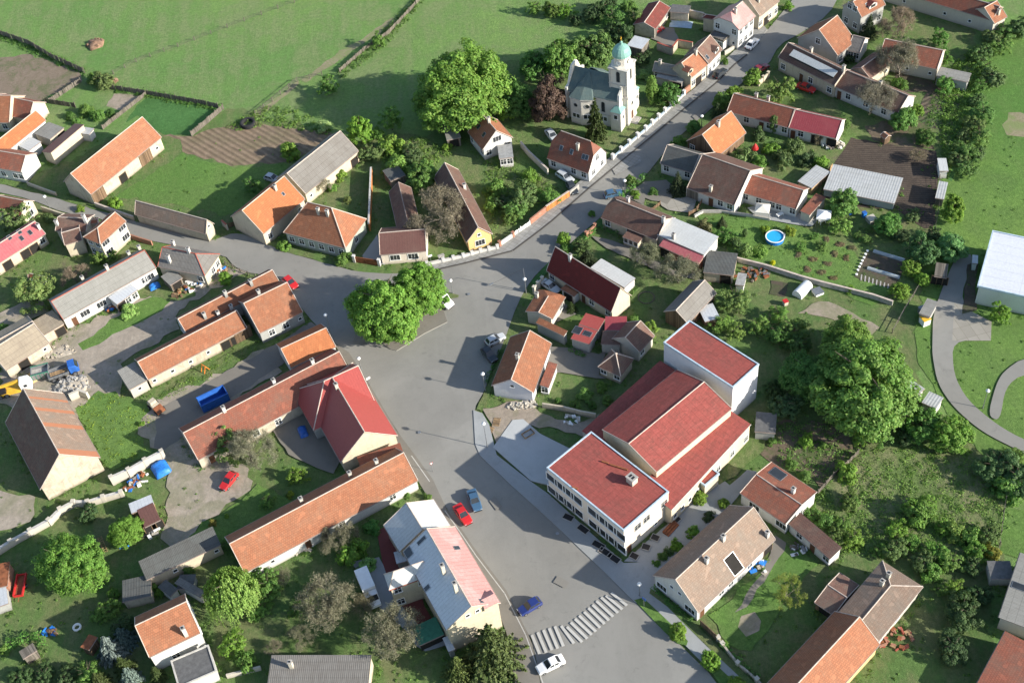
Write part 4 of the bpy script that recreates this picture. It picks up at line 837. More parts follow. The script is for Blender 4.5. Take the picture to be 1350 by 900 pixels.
bld('white gabled house with an orange roof and dark west slope, behind the glass-roofed brown house', (375, 292), (470, 215), R=(262, 155), C=(172, 192), h=3.6, roof='t_orange', wall='w_grey', wA='^w|..', wF='w.')
gl = bld('long brown street house with a white glazed roof strip, opposite the white parked car', (62, 300), (358, 448), R=(250, 290), h=3.6, pitch=34, roof='t_brown', wall='w_old', wF='w.dw.w', chim=[(235, 275), (410, 372)])
q = gl[2]; x0_, y0_, _ = q['onroof']((130, 285)); x1_, y1_, _ = q['onroof']((368, 390)); m = MB(); zf = q['rzf']; ya, yb = -q['half']*.72, -q['half']*.25; xa, xb = sorted((x0_, x1_))
m.slab([[(xa, ya, zf(0, ya)+.55), (xb, ya, zf(0, ya)+.55), (xb, yb, zf(0, yb)+.25), (xa, yb, zf(0, yb)+.25)]], .06); m.build('dormer_roof', M['m_white'], gl[1]); m = MB(); m.box(xa+.05, ya+.08, zf(0, ya)-.1, xb-.05, ya+.14, zf(0, ya)+.5); m.build('dormer_window', M['glass'], gl[1])
bld('low white house with dark brown roof, lower continuation of the glass-roofed brown house', (358, 452), (690, 592), R=(560, 425), h=3, pitch=34, roof='t_brown', wall='w_white', wF='dw.w.w.', chim=[(597, 452)])
bld('outbuilding with a pinkish brown roof behind the bare tree, upper right block', (545, 412), (660, 328), R=(505, 350), h=3, pitch=32, roof='t_brown', wall='w_cream', name='outbuilding', cat='outbuilding', wF='s.s')
bld('long reddish-brown roofed barn along the lawn of the upper right garden', (590, 300), (895, 362), R=(610, 202), h=3.2, pitch=33, roof='t_rust', wall='w_pale', name='barn', cat='barn', wF='o.s.s')
mono('pale block garage at the right end of the reddish-brown barn', (890, 395), (1055, 430), (900, 347), h=2.6, roof='c_grey', wall='w_grey', name='garage', cat='garage')
bld('small grey roofed cottage wedged between the two orange gabled houses, upper right', (425, 262), (490, 278), R=(500, 195), h=2.8, pitch=35, roof='c_slate', wall='w_white', wF='ww')
bld('very long pale building with brown roof along the top edge, upper right', (620, -62), (1185, 108), R=(1165, 18), h=3.6, pitch=34, roof='t_rust', wall='w_pale', name='long_house', cat='house', wF='..s....s..s..', hips=(0, .0))
bld('orange hipped end house of the very long pale building at the top right corner', (1195, 125), (1262, 88), R=(1190, 15), h=3.4, pitch=35, roof='t_orange', wall='w_pale', chim=[(1215, 75)])
bld('little brown roofed outbuilding with a white end wall, behind the two-coloured row', (75, 548), (205, 587), R=(95, 507), h=2.5, pitch=30, roof='t_brown', wall='w_white', name='outbuilding', cat='outbuilding', wB='^|.')
bld('tiny orange roofed hen coop beside the dark ploughed plot', (628, 692), (655, 711), R=(645, 662), h=1.7, pitch=30, roof='t_orange', wall='wood', name='coop', cat='coop', over=.1)
mono('narrow white hut at the right edge of the ploughed plot, upper one of two', (908, 895), (955, 895), (960, 828), h=2.1, roof='m_white', wall='w_white')
use(1010, 225)
mono('rust streaked hut at the right edge of the ploughed plot, lower of two', (885, 142), (932, 150), (946, 60), h=2.1, roof='c_glass', wall='woodgrey')
mono('large low greenhouse with a ribbed whitish roof beside the dark ploughed plot', (300, 96), (672, 172), (363, -32), h=1.9, roof='c_glass', wall='glazing', name='greenhouse', cat='greenhouse', wF='...')
mono('cold frame shed with a patchy white glass roof between the garden row and the greenhouse', (165, 55), (240, 92), (225, -48), h=1.8, roof='c_glass', wall='woodlight', name='greenhouse', cat='greenhouse')
mono('small garages with weathered boards by the park road, above the mailbox-like bins', (880, 552), (945, 562), (900, 480), h=2.2, roof='woodgrey', wall='w_grey', wF='oo')
mono('small grey kiosk hut on the grass verge of the park road', (800, 745), (858, 765), (810, 655), h=2.2, roof='c_grey', wall='w_grey')
use(1200, 290, 6)
bld('big hall with a flat pale blue-grey roof at the right edge of the photo', (530, 523), (650, 85), C=(1200, 610), h=4.7, typ='mono', roof='m_palegrey', wall='w_mint', name='hall', cat='hall', para='trimblue', wF='...')
mono('pale box shed with a red end against the side of the big pale hall', (490, 340), (535, 345), (498, 275), h=2.2, roof='m_silver', wall='w_mint')
use(0, 230, 5.2947)
bld('cream gabled house with an orange and brown roof left of the leaning lamp post', (-60, 250), (150, 290), R=(172, 180), C=(278, 192), h=3.2, roof='t_rust', wall='w_cream', wB='^ss|.L.', wF='')
bld('long outbuilding with a faded pink-red sheet metal roof at the left edge', (-60, 652), (318, 412), R=(245, 325), h=3, pitch=30, roof='m_salmon', wall='w_cream', name='outbuilding', cat='outbuilding', wF='.o.oow', chim=[(290, 370)], cm='w_white', sky=[(65, 440), (135, 400), (210, 405), (150, 445)])
L1 = bld('two-storey cream house with a bright orange hipped roof, below the leaning lamp post', (700, 488), (880, 325), R=(670, 375), C=(570, 445), h=5.0, roof='t_orange', wall='w_cream', hips=(1, 0), wF='L.L/L.L', wA='ww/ww')
bld('brown and orange roofed rear wing behind the two-storey cream house', (385, 392), (600, 400), R=(460, 300), h=3.6, pitch=28, roof='t_brown', wall='w_pale', name='rear_wing', cat='house', chim=[(392, 352), (640, 335, 2.0)], cm='w_white')
bld('orange roofed street wing directly behind the two-storey cream house', (440, 330), (690, 300), R=(560, 262), h=3.4, pitch=20, roof='t_rust', wall='w_pale', name='street_wing', cat='house')
bld('small white gable with white balcony railing in the yard of the two-storey cream house', (450, 492), (575, 455), R=(455, 400), h=3.8, pitch=20, roof='t_brown', wall='w_cream', name='balcony_house', cat='house', wA='w')
bld('small orange roofed garden shed beside the brown tree, left of the long grey roofed house', (195, 720), (310, 745), R=(250, 630), C=(190, 690), h=2.2, pitch=30, roof='t_orange', wall='w_white')
use(0, 225)
bld('very long white house with a plain grey roof and three red-topped chimneys, left centre', (330, 778), (818, 507), R=(270, 682), h=3.2, pitch=33, roof='c_grey', wall='w_white', wF='.d.L..L..w.L..wL.', chim=[(438, 578), (565, 520), (680, 448), (775, 395)], ridge='trimred', sky=[])
bld('grey roofed corner house with tall white chimney, right end of the grey row', (825, 500), (1072, 550), C=(1170, 440), R=(1035, 430), h=3.2, roof='c_slate', wall='w_cream', hips=(0, 1), wB='.ww', wF='.d.w', chim=[(910, 392), (890, 480, 1.8), (990, 428)], ridge='trimred', cm='w_white')
mono('silver and brown roofed porch on the front of the long grey roofed house', (612, 700), (720, 622), (575, 655), h=2.4, h2=2.7, roof='m_silver', wall='w_white', name='porch', cat='porch', wF='oww')
mono('rough grey shed beside the junk heap under the grey corner house', (890, 600), (955, 560), (855, 545), h=2.2, roof='c_grey', wall='woodgrey', wF='o')
bld('old tan corrugated roofed outbuilding at the lower left end of the long grey roofed row', (0, 985), (222, 862), R=(165, 790), h=2.8, pitch=20, roof='c_tan', wall='w_old', name='outbuilding', cat='outbuilding', wF='s.o.s')
mono('short tan flat roofed link between the long grey roofed house and the old tan outbuilding', (225, 862), (335, 798), (165, 790), h=2.7, roof='c_tan', wall='w_old', name='outbuilding', cat='outbuilding', wF='.o')
bld('old long ruin-like barn with a patchy tan roof and white scalloped gable along the lane', (705, 228), (1078, 330), R=(1105, 243), C=(1165, 290), h=2.7, roof='t_old', wall='w_old', name='barn', cat='barn', wB='^s|.', wA='')
use(0, 450)
bld('old crumbling tan roofed cottage at the left edge above the tipper trucks', (30, 150), (258, 5), R=(-30, 35), h=2.7, pitch=22, roof='c_tan', wall='w_old', wF='.o.s')
use(130, 340, 4.0909)
bld('narrow back row house with an orange roof and three chimneys, behind the long orange stable', (470, 400), (978, 133), R=(425, 330), h=3.4, pitch=36, roof='t_orange', wall='w_white', chim=[(575, 322), (688, 205), (825, 145)], cm='w_grey', wA='ww')
bld('long orange roofed stable with a row of small windows along the grass strip', (265, 655), (800, 375), R=(210, 560), h=2.9, pitch=34, roof='t_orange', wall='w_old', name='stable', cat='stable', wF='s.s.s.s.oob', chim=[(648, 312), (730, 275)], cm='w_white')
mono('flat grey end of the long orange stable, next to the green weeds', (165, 710), (262, 658), (105, 605), h=2.7, h2=3.4, roof='c_grey', wall='w_pale', name='outbuilding', cat='outbuilding', wF='s')
bld('grey walled house with a bright orange roof beside the red parked car on the square', (868, 405), (1102, 290), R=(785, 243), h=3.2, pitch=36, roof='t_orange', wall='w_grey', wF='.w.w.s', chim=[(868, 200)], cm='w_grey')
bld('small house with a clean light orange roof by the slim lamp post at the square', (1035, 592), (1280, 478), R=(975, 492), h=3.0, pitch=30, roof='t_bright', wall='w_white', wA='.')
use(0, 0, 1)
bld('very long rusty orange roofed wing running behind the crimson roofed house', (261, 606), (466, 497), R=(240.5, 571), h=3, pitch=36, roof='t_rust', wall='w_old', name='long_wing', cat='house', chim=[(296, 542), (362, 506), (413, 480)], cm='w_white', wF='d.ww..w')
bld('long orange roofed house with several chimneys, just below the crimson roofed house', (322, 755), (551, 633), R=(413, 658.5), h=2.8, pitch=38, roof='t_orange', wall='w_white', wF='.s.ddw..w.', chim=[(462, 628), (497, 612), (398, 662)], cm='w_pale')
use(370, 460, 4.7368)
big_a = bld('large corner house with smooth crimson roof and cream gable by the main road', (730, 540), (450, 85), R=(515, 522), C=(375, 705), h=3.3, roof='m_crimson', wall='w_cream', hips=(0, 1), wA='', wF='w.w.ww.w', chim=[(352, 245)], sky=[(500, 200)])
big_b = bld('wing', (65, 262), (440, 92), R=(268, 200), C=(200, 510), h=3.3, roof='m_crimson', wall='w_grey', hips=(1, 0))
def merge(a, b):
    a, b = a[0], b[0]
    for ch in [o for o in bpy.data.objects if o.parent == b]:
        mw = Matrix.Translation(b.location) @ Matrix.Rotation(b.rotation_euler.z, 4, 'Z') @ Matrix.LocRotScale(ch.location, ch.rotation_euler, ch.scale)
        loc = (Matrix.Translation(a.location) @ Matrix.Rotation(a.rotation_euler.z, 4, 'Z')).inverted() @ mw
        ch.parent = a; l, r, s = loc.decompose(); ch.location = l; ch.rotation_euler = r.to_euler()
    bpy.data.objects.remove(b)
merge(big_a, big_b)
mono('brown lean-to passage between the crimson roofed house and the long orange house', (500+0, 745), (770, 655), (600, 632), h=2.6, h2=3.1, roof='t_rust', wall='w_cream', name='passage', cat='annex')
use(480, 640, 4.0909)
pk = bld('large house with pink sheet metal roof and cream gable beside the main road', (735, 632), (490, 220), R=(590, 648), C=(450, 790), h=7.0, roof='m_pink', roof2='m_silver', wall='w_cream', wA='^ss|...', wF='wwwww/wwwdw', chim=[(430, 470, 2.2), (498, 570, 2.4)], cm='w_pale', sky=[(500, 335), (640, 620), (310, 295, .7, 1.8), (240, 360, 1.6, 1.4), (340, 550)])
pk2 = bld('wing', (135, 562), (345, 488), R=(160, 462), C=(105, 478), h=6.2, pitch=30, roof='m_white', wall='w_yellow' if 0 else 'w_cream', hips=(1, 0), wF='w.w/w..', eave='trimred')
merge(pk, pk2); dormer(pk, (700, 610), 2.2, .8, 'm_pink', 'w_cream')
bld('house with a silver white gabled metal roof just above the pink roofed one', (465, 215), (375, 75), R=(308, 238), C=(182, 340), h=4.4, roof='m_white', wall='w_cream', wF='w.w')
mono('green tarpaulin canopy beside the large pink roofed house', (300, 860), (432, 800), (262, 760), h=2.2, roof='greenpaint', wall='darkopen', name='canopy', cat='canopy')
mono('light blue lean-to strip at the back corner of the large pink roofed house', (455, 895), (490, 880), (418, 822), h=2.4, roof='m_silver', wall='w_grey')
mono('small pale flat annex between the silver roof and the pink roof houses', (175, 420), (245, 400), (145, 362), h=2.6, roof='m_silver', wall='w_grey', name='annex', cat='annex')
use(0, 500, 5)
bld('huge old barn, brown roof striped with orange tile bands, rendered gable, lower left', (660, 515), (415, 90), R=(380, 500), C=(262, 718), h=3.6, roof='t_band', roof2='t_brown', wall='w_old', name='barn', cat='barn', wA='')  # back slope in darker brown tiles: its shade is put into the colour
use(0, 640, 3.4618)
mono('small shed with one silver and one rust brown roof half, beside the yard entrance', (660, 190), (733, 155), (600, 122), h=2.2, h2=2.6, roof='m_brown', wall='woodlight', wF='oo')
mono('silver blue half of the yard shed next to the low ruin wall', (600, 126), (703, 84), (570, 88), h=2.55, roof='m_silver', wall='woodlight')
mono('dark grey corrugated roofed outbuilding attached to the left end of the long orange house', (668, 430), (1008, 268), (636, 342), h=2.8, h2=4.0, roof='c_dark', wall='w_cream', name='outbuilding', cat='outbuilding', wF='..s...s')
mono('patchy dark grey lean-to at the far left end of the dark corrugated outbuilding', (558, 530), (690, 500), (540, 436), h=2.4, roof='c_dark', wall='w_old')
mono('small grey hut with a white side behind the white house with the long flat extension', (775, 505), (812, 470), (742, 440), h=2.2, roof='c_dark', wall='w_white')
mono('long narrow grey hut standing between the willow and the dark corrugated outbuilding', (912, 510), (936, 482), (868, 362), h=2.2, roof='c_slate', wall='w_white')
mono('flat dark courtyard shed beside the long narrow grey hut', (805, 470), (880, 468), (805, 405), h=1.9, roof='c_dark', wall='w_grey')
mono('small brick shed with a torn roof at the left edge', (-40, 470), (34, 455), (-30, 360), h=2.4, roof='rust', wall='brick')
mono('small pale blue box shed below the torn brick shed at the left edge', (-30, 560), (38, 535), (-20, 470), h=2.2, roof='m_silver', wall='w_grey')
mono('little shelter roof on the clipped hedge, bottom left garden', (105, 790), (168, 750), (95, 750), h=2.2, roof='woodgrey', wall='woodgrey')
mono('small brown wooden hut behind the blue spruce, bottom left', (405, 750), (445, 690), (390, 700), h=2.2, roof='rust', wall='wood')
use(170, 760, 6.4286)
bld('white house with an orange roof and a big chimney, bottom left', (170, 680), (605, 472), R=(490, 207), C=(500, 130), h=4.9, roof='t_orange', wall='w_white', wF='..w...', wB='ww.w/.w.w', chim=[(485, 490, 2.0)], cm='w_white')
mono('black flat roofed garage extension in front of the white house, bottom left', (420, 940), (745, 800), (355, 712), h=2.9, roof='felt', wall='w_white', para='trim', name='garage', cat='garage')
use(337, 675)
mono('low building with a long grey roof along the bottom edge below the brown leafless trees', (60, 905), (590, 905), (540, 745), h=2.6, h2=3.2, roof='c_slate', wall='w_old', name='outbuilding', cat='outbuilding', chim=[(190, 810, 1.6)])
# ---- houses east of the road
use(675, 225)
bld('low house with wide brown half-hipped roof and small porch, right of the street', (465, 245), (757, 362), R=(520, 142), h=2.8, pitch=35, roof='t_brown', wall='w_cream', hips=(.4, 0), chim=[(608, 165), (797, 270)], cm='w_white', wF='w.ww.', wA='w')
mono('flat white roofed extension joined to the wide brown roofed house', (760, 335), (1005, 440), (845, 245), h=3.4, h2=3.8, roof='m_white', wall='w_white', name='extension', cat='annex', wB='^|w', chim=[(845, 355)])
mono('patchwork lean-to roof, part red and part grey, below the flat white extension', (770, 392), (978, 488), (765, 338), h=2.6, h2=3.2, roof='m_salmon', wall='brick', wF='o.wo')
mono('porch with a row of little windows on the wide brown roofed house', (578, 345), (662, 378), (600, 305), h=2.3, roof='t_brown', wall='w_cream', name='porch', cat='porch', wF='xxx')
mono('low barn with a mossy grey roof behind the flat white extension', (1000, 530), (1160, 548), (1068, 420), h=2.6, roof='c_dark', wall='w_old', name='barn', cat='barn', wF='.o')
mono('tiny white garden hut beside the mossy grey barn', (1168, 595), (1215, 602), (1180, 532), h=2.0, roof='feltgrey', wall='w_white')
bld('long house with deep dark red roof and cream gable beside the flat white carport', (180, 522), (520, 740), R=(575, 612), C=(603, 640), h=2.8, roof='t_darkred', wall='w_cream', wF='w.w.dw.w', chim=[(305, 465)], cm='w_white')
mono('flat white corrugated carport behind the deep dark red roof', (410, 507), (590, 612), (466, 458), h=2.3, roof='m_white', wall='w_white', name='carport', cat='carport')
mono('small tan roofed porch in the yard of the deep dark red house', (255, 618), (325, 658), (278, 588), h=2.3, roof='t_orange', wall='w_white', name='porch', cat='porch', wF='o')
bld('old barn with a mottled grey-brown roof in shade, between garden and watermarked trees' if 0 else 'old barn with a mottled grey roof and open shaded gable, beyond the round shaded lawn', (920, 800), (1070, 640), R=(1012, 572), C=(960, 565), h=2.8, roof='c_slate', wall='wood', name='barn', cat='barn', wF='o.o')
mono('bluish lean-to against the mottled grey barn', (1010, 790), (1090, 770), (1020, 700), h=2.0, roof='m_silver', wall='wood')
use(640, 370, 5.2957)
bld('long house with tan orange roof and pale blue gable beside the main road', (335, 782), (460, 437), R=(175, 690), C=(45, 725), h=2.9, roof='t_orange', wall='w_bluewhite', wA='^s|', wF='....', chim=[(225, 545)], cm='w_pale')
mono('red roofed annex on the yard side of the tan orange house', (440, 745), (502, 580), (375, 735), h=2.3, h2=2.6, roof='t_rust', wall='w_white', name='annex', cat='annex', wA='w')
ca = bld('corner house with an orange roof and narrow yard wing, at the street bend', (466, 268), (558, 112), R=(330, 226), C=(232, 292), h=3.0, roof='t_orange', wall='w_pale', hips=(0, .6), chim=[(360, 118)], wA='.', wF='.w')
cb = mono('wing', (352, 292), (548, 385), (325, 232), h=2.7, h2=3.0, roof='t_orange', wall='w_grey'); merge(ca, cb)
cc = mono('low workshop with a bright red metal roof and two roof lights', (595, 402), (726, 443), (650, 300), h=2.8, roof='m_crimson', wall='w_grey', name='workshop', cat='workshop', sky=[(640, 345, 1.6, 1.8), (712, 370, 1.6, 1.2)])
cd = mono('wing', (652, 302), (788, 345), (726, 232), h=2.9, roof='m_crimson', wall='w_grey'); merge(cc, cd)
mono('red-brown metal roofed shed between the red workshop and the dark gabled house', (832, 345), (985, 345), (862, 248), h=2.8, roof='m_maroon', wall='w_grey')
bld('dark gabled house with one sunlit tan roof strip, behind the small hipped barn', (1075, 500), (1180, 382), C=(850, 440), pitch=36, h=2.8, roof='t_brown', wall='w_pale', wF='w.')
mono('dark grey-brown roof link between the red-brown shed and the dark gabled house', (805, 440), (940, 448), (835, 348), h=2.7, roof='t_brown', wall='w_grey')
bld('small brown barn with a sunlit triangular roof face at the end of the enclosed yard', (785, 598), (945, 667), R=(925, 505), C=(1032, 542), h=2.6, roof='t_brown', wall='w_old', name='barn', cat='barn', hips=(1, 1), wF='w.w')
# ---- bottom right
use(960, 590, 2.9026)
bld('white walled house with red-brown roof and glazed roof corner, behind the tan-roofed cottage', (45, 172), (220, 292), R=(255, 215), C=(338, 168), h=3.2, roof='t_rust', wall='w_white', wF='.L..L', wB='w', chim=[(248, 172)], cm='w_white', sky=[(190, 100, 2.5, 2)])
mono('narrow white outbuilding with a plain brown roof, joined to the corner of the white house', (232, 290), (390, 425), (268, 240), h=2.4, h2=3.0, roof='t_brown', wall='w_white', name='outbuilding', cat='outbuilding', wF='.w.d.w')
bld('big hipped end house with a mottled tan brown roof, bottom right', (745, 530), (575, 738), R=(600, 520), C=(605, 415), h=3.2, roof='t_old', wall='w_pale', hips=(1, 0), chim=[(612, 495), (587, 525)], wF='w.w..')
bld('wide smooth orange-red roofed house cut by the bottom edge', (150, 900), (408, 625), R=(482, 640), C=(590, 740), h=3.3, roof='t_orange', wall='w_yellow', chim=[])
bld('old dark brown tiled woodshed between the lawn and the mottled tan roofed house', (330, 590), (405, 640), R=(375, 545), C=(400, 460), h=2.2, roof='t_brown', wall='wood', wF='o')
bld('house with a patchy pale grey roof at the right bottom edge', (1035, 648), (1118, 400), C=(1300, 700), typ='mono', h=3.4, roof='c_grey', wall='w_pale', sky=[(1112, 530, 1.2, 2)])
bld('rust brown roofed house at the right bottom corner below the patchy grey roof', (950, 905), (1060, 700), C=(1150, 900), typ='mono', h=3.2, roof='t_rust', wall='w_pale')
mono('small black roofed shed with a pale wall, beside the patchy grey roof', (1005, 500), (1095, 500), (1015, 432), h=2.2, roof='felt', wall='w_pale')
use(675, 675)
bld('white gable-fronted cottage with tan tiled roof and roof hatch, near the pedestrian crossing', (975, 525), (1378, 140), R=(865, 352), C=(745, 325), h=3.0, roof='t_old', wall='w_white', wA='^ss|L.L', wF='d.ww.w.o', chim=[(1018, 262), (1105, 145), (1335, 125)], cm='w_white', sky=[(1160, 270, 2.2, 3.2)])
use(1010, 450)
mono('white flat-roofed garage by the park road, upper of two beside the huge tree', (780, 290), (830, 245), (740, 122), h=2.6, roof='c_glass', wall='w_white', name='garage', cat='garage')
mono('white flat-roofed garage by the park road, lower of two beside the huge tree', (815, 318), (890, 352), (828, 248), h=2.6, roof='c_glass', wall='w_white', name='garage', cat='garage')
mono('small black shed roof in the shade left of the huge tree', (-60, 470), (50, 480), (-10, 370), h=2.4, roof='felt', wall='w_grey')
# ---- culture hall
use(675, 450)
hA = mono('large culture hall with bright red flat and gabled roofs, stage tower and long window front', (181, 661), (585, 991), (830, 793), h=7.2, roof='m_red', wall='w_peach', name='culture_hall', cat='culture hall', para='trimblue', wF='qqqq.qqqq/qqqq.qqqq', wB='.rr.r/d..s.', over=.05)
hroot, hrf, hq = hA
bb = MB(); bb.box(-.7, -.6, -.1, .7, .6, 1.3); bb.box(-.8, -.7, 1.301, .8, .7, 1.42, 1); bb.box(-.45, -.3, 1.421, -.1, .3, 1.45, 2); bb.box(.1, -.3, 1.421, .45, .3, 1.45, 2)
x, y, z = hq['onroof']((628, 735)); bb.build('vent_stack', [M['w_pale'], M['concrete'], M['black']], hrf, loc=(x, y, z))
for pt, l in (((488, 634), 1.2), ((560, 660), 3.0), ((330, 768), 1.0)):
    x, y, z = hq['onroof'](pt); v = MB(); v.box(-l/2, -.12, 0, l/2, .12, .25); v.build('roof_vent', M['rust'], hrf, loc=(x, y, z), rz=.4)
hB = bld('hb', (755, 682), (1150, 350), R=(615, 535), C=(480, 455), h=6.9, roof='m_red', wall='w_cream', over=.05); merge(hA, hB)
hC = mono('hc', (835, 880), (1250, 432), (718, 708), h=4.6, h2=5.3, roof='m_red', wall='w_cream', over=.1, eave='trim', wF='xxxx..w.w.w', ); merge(hA, hC)
hD = mono('hd', (470, 540), (880, 165), (372, 462), h=4.6, roof='m_red', wall='w_grey', over=.1); merge(hA, hD)
hF = mono('hf', (1010, 757), (1086, 692), (945, 692), h=3.3, roof='m_red', wall='w_cream', over=.1, para='trimblue'); merge(hA, hF)
use(860, 420, 5.625)
hE = mono('he', (82, 178), (598, 513), (814, 352), h=9.0, roof='m_red', wall='w_bluewhite', over=.06, para='trimblue'); merge(hA, hE)
# ================================================================== houses round the village square
use(337, 225)
bld('bright orange L-shaped house with timber balcony scaffolding, left of the green-grey hipped house', (40, 330), (258, 148), R=(135, 40), h=3.6, pitch=40, roof='t_bright', wall='w_cream', wF='w..w', chim=[(105, 100)], cm='w_pale', sky=[(145, 122, .6, .8)])
bld('wide hipped orange-brown roofed house with green-grey front, facing the village square', (145, 322), (470, 405), R=(290, 222), C=(590, 255), h=3.4, roof='t_orange', wall='w_greenish', hips=(1, 1), wF='wwwwww', wB='.w.', chim=[(330, 222), (378, 232)])
bld('small white house with a plain brown seamed roof, directly behind the big twin green trees', (650, 440), (893, 420), R=(750, 318), h=3.0, pitch=30, roof='m_brown', wall='w_peach', wF='.L.L.')
bld('narrow brown roofed outbuilding between the brick wall and the leafless tree', (862, 290), (812, 88), R=(745, 52), h=2.8, pitch=42, roof='t_brown', wall='w_old', name='outbuilding', cat='outbuilding', ridge='gutter')
bld('long low house with weathered grey-brown roof and yellow gable by the white wall', (1240, 332), (1062, -5), R=(1153, 297), C=(1098, 360), h=2.9, roof='t_brown', wall='w_yellow', wA='^s|.L.', wF='w..w', chim=[(1095, 95)], cm='w_white')
mono('small dark flat-roofed shed behind the narrow brown outbuilding', (705, 55), (785, 22), (650, 5), h=2.3, roof='c_dark', wall='woodgrey')
# timber balcony
use(0, 225); a = G((1270, 300)); b_ = G((1345, 250)); t = empty('timber_scaffold', (a.x, a.y, 0), math.atan2(b_.y-a.y, b_.x-a.x)); tag(t, 'grey timber balcony frame against the bright orange house', 'scaffold')
L_ = (b_-a).length
for x in (0, L_*.5, L_):
    for y in (0, 1.5):
        s = MB(); s.tube((x, y, 0), (x, y, 3.2), .07, .07, 5); s.build('post', M['woodgrey'], t)
s = MB(); s.box(-.1, -.1, 1.8, L_+.1, 1.6, 1.9); s.build('deck', M['woodgrey'], t); s = MB(); s.box(-.1, -.1, 2.75, L_+.1, -.02, 2.85); s.box(-.1, -.1, 2.3, L_+.1, -.02, 2.36); s.box(-.2, -.3, 3.2, L_+.2, 1.7, 3.28); s.build('railing', M['woodgrey'], t)
# ================================================================== CHURCH
cu = Vector((-.84, .54, 0)).normalized(); rzc = math.atan2(cu.y, cu.x)
ch = empty('church', (30.64, 214.29, 0), rzc); tag(ch, 'white baroque-style village church with verdigris roof and domed bell tower', 'church')
# local x runs back from the facade, local -y... the street flank faces +y (towards the viewer)
def sq(mb, x0, y0, x1, y1, z0, z1, m=0): mb.box(x0, y0, z0, x1, y1, z1, m)
T0, T1 = -4.4, 0.0      # tower footprint y range; x 0..4.2
m = MB(); sq(m, 0, T0, 4.2, T1, 0, 7.0); sq(m, .18, T0+.18, 4.02, T1-.18, 7.35, 13.7); m.build('tower', M['w_church'], ch)
for d_, za, zb in ((.22, 7.0, 7.18), (.1, 7.181, 7.35), (.02, 10.05, 10.2), (.12, 13.7, 14.0), (.1, 0, .5)): m = MB(); sq(m, -d_, T0-d_, 4.2+d_, d_, za, zb); m.build('cornice', M['trim'], ch)
for x in (.05, 3.75):
    for y in (T0+.05, T1-.45): m = MB(); sq(m, x, y, x+.4, y+.4, 7.351, 13.69); m.build('pilaster', M['trim'], ch)
tc = (2.1, -2.2)
m = MB(); m.lathe((tc[0], tc[1], 14.0), [(2.35, 0), (2.3, .25), (1.75, .3), (1.72, 2.1), (2.0, 2.2), (1.98, 2.4)], 8); m.build('lantern_drum', M['w_church'], ch)
m = MB(); m.lathe((tc[0], tc[1], 16.4), [(1.98, 0), (1.95, .5), (1.75, 1.15), (1.35, 1.75), (.8, 2.15), (.3, 2.4), (.28, 2.75), (.34, 2.85), (.1, 3.1), (.04, 3.2)], 16); dm = m.build('dome', M['m_dome'], ch)
m = MB(); m.tube((tc[0], tc[1], 19.55), (tc[0], tc[1], 20.6), .05, .04, 5); m.box(tc[0]-.04, tc[1]-.3, 20.15, tc[0]+.04, tc[1]+.3, 20.22); m.build('cross', M['yellowpaint'], dm)
def clockface(x, y, z, rz):
    m = MB(); m.face([(.62*math.cos(6.2832*k/16), -.05, .62*math.sin(6.2832*k/16)) for k in range(16)]); m.face([(.52*math.cos(6.2832*k/16), -.06, .52*math.sin(6.2832*k/16)) for k in range(16)], 1)
    m.box(-.03, -.075, 0, .03, -.062, .42, 2); m.box(0, -.075, -.03, .3, -.062, .03, 2); o = m.build('clock', [M['trim'], M['white'], M['black']], ch, loc=(x, y, z), rz=rz)
clockface(.36, -2.2, 15.2, -math.pi/2); clockface(2.1, -.46, 15.2, math.pi); clockface(2.1, -3.94, 15.2, 0)
for z, k in ((10.7, 't'), (3.9, 'c')):
    put_open(ch, k, (-.0 if z < 7 else .17, -2.2, z), -math.pi/2)
put_open(ch, 't', (2.1, -.17, 10.7), math.pi); put_open(ch, 's', (2.1, -.17, 8.2), math.pi); put_open(ch, 't', (2.1, T0+.17, 10.7), 0)
put_open(ch, 'd', (-.0, -2.2, .5), -math.pi/2)
m = MB(); sq(m, -1.6, -3.4, 0, -1.0, -.02, .18); sq(m, -1.2, -3.2, 0, -1.2, .18, .34); m.build('steps', M['concrete'], ch)
# nave
N0, N1 = -6.4, 2.0; nx0, nx1 = 1.6, 13.0; eh, rh = 7.3, 10.6; yc = (N0+N1)/2
m = MB()
for x, s in ((nx0, -1), (nx1, 1)):
    P = [(x, N0+.3, 0), (x, N1-.3, 0), (x, N1-.3, eh), (x, yc, rh), (x, N0+.3, eh)]; m.face(P if s > 0 else P[::-1])
m.face([(nx0, N0+.3, 0), (nx1, N0+.3, 0), (nx1, N0+.3, eh), (nx0, N0+.3, eh)]); m.face([(nx1, N1-.3, 0), (nx0, N1-.3, 0), (nx0, N1-.3, eh), (nx1, N1-.3, eh)]); m.build('nave_wall', M['w_church'], ch)
m = MB(); m.slab([[(nx0-.2, N1, eh), (nx1, N1, eh), (nx1, yc, rh+.1), (nx0-.2, yc, rh+.1)][::-1], [(nx1, N0, eh), (nx0-.2, N0, eh), (nx0-.2, yc, rh+.1), (nx1, yc, rh+.1)][::-1]], .15); 
nr = m.build('nave_roof', M['m_verdigris'], ch)
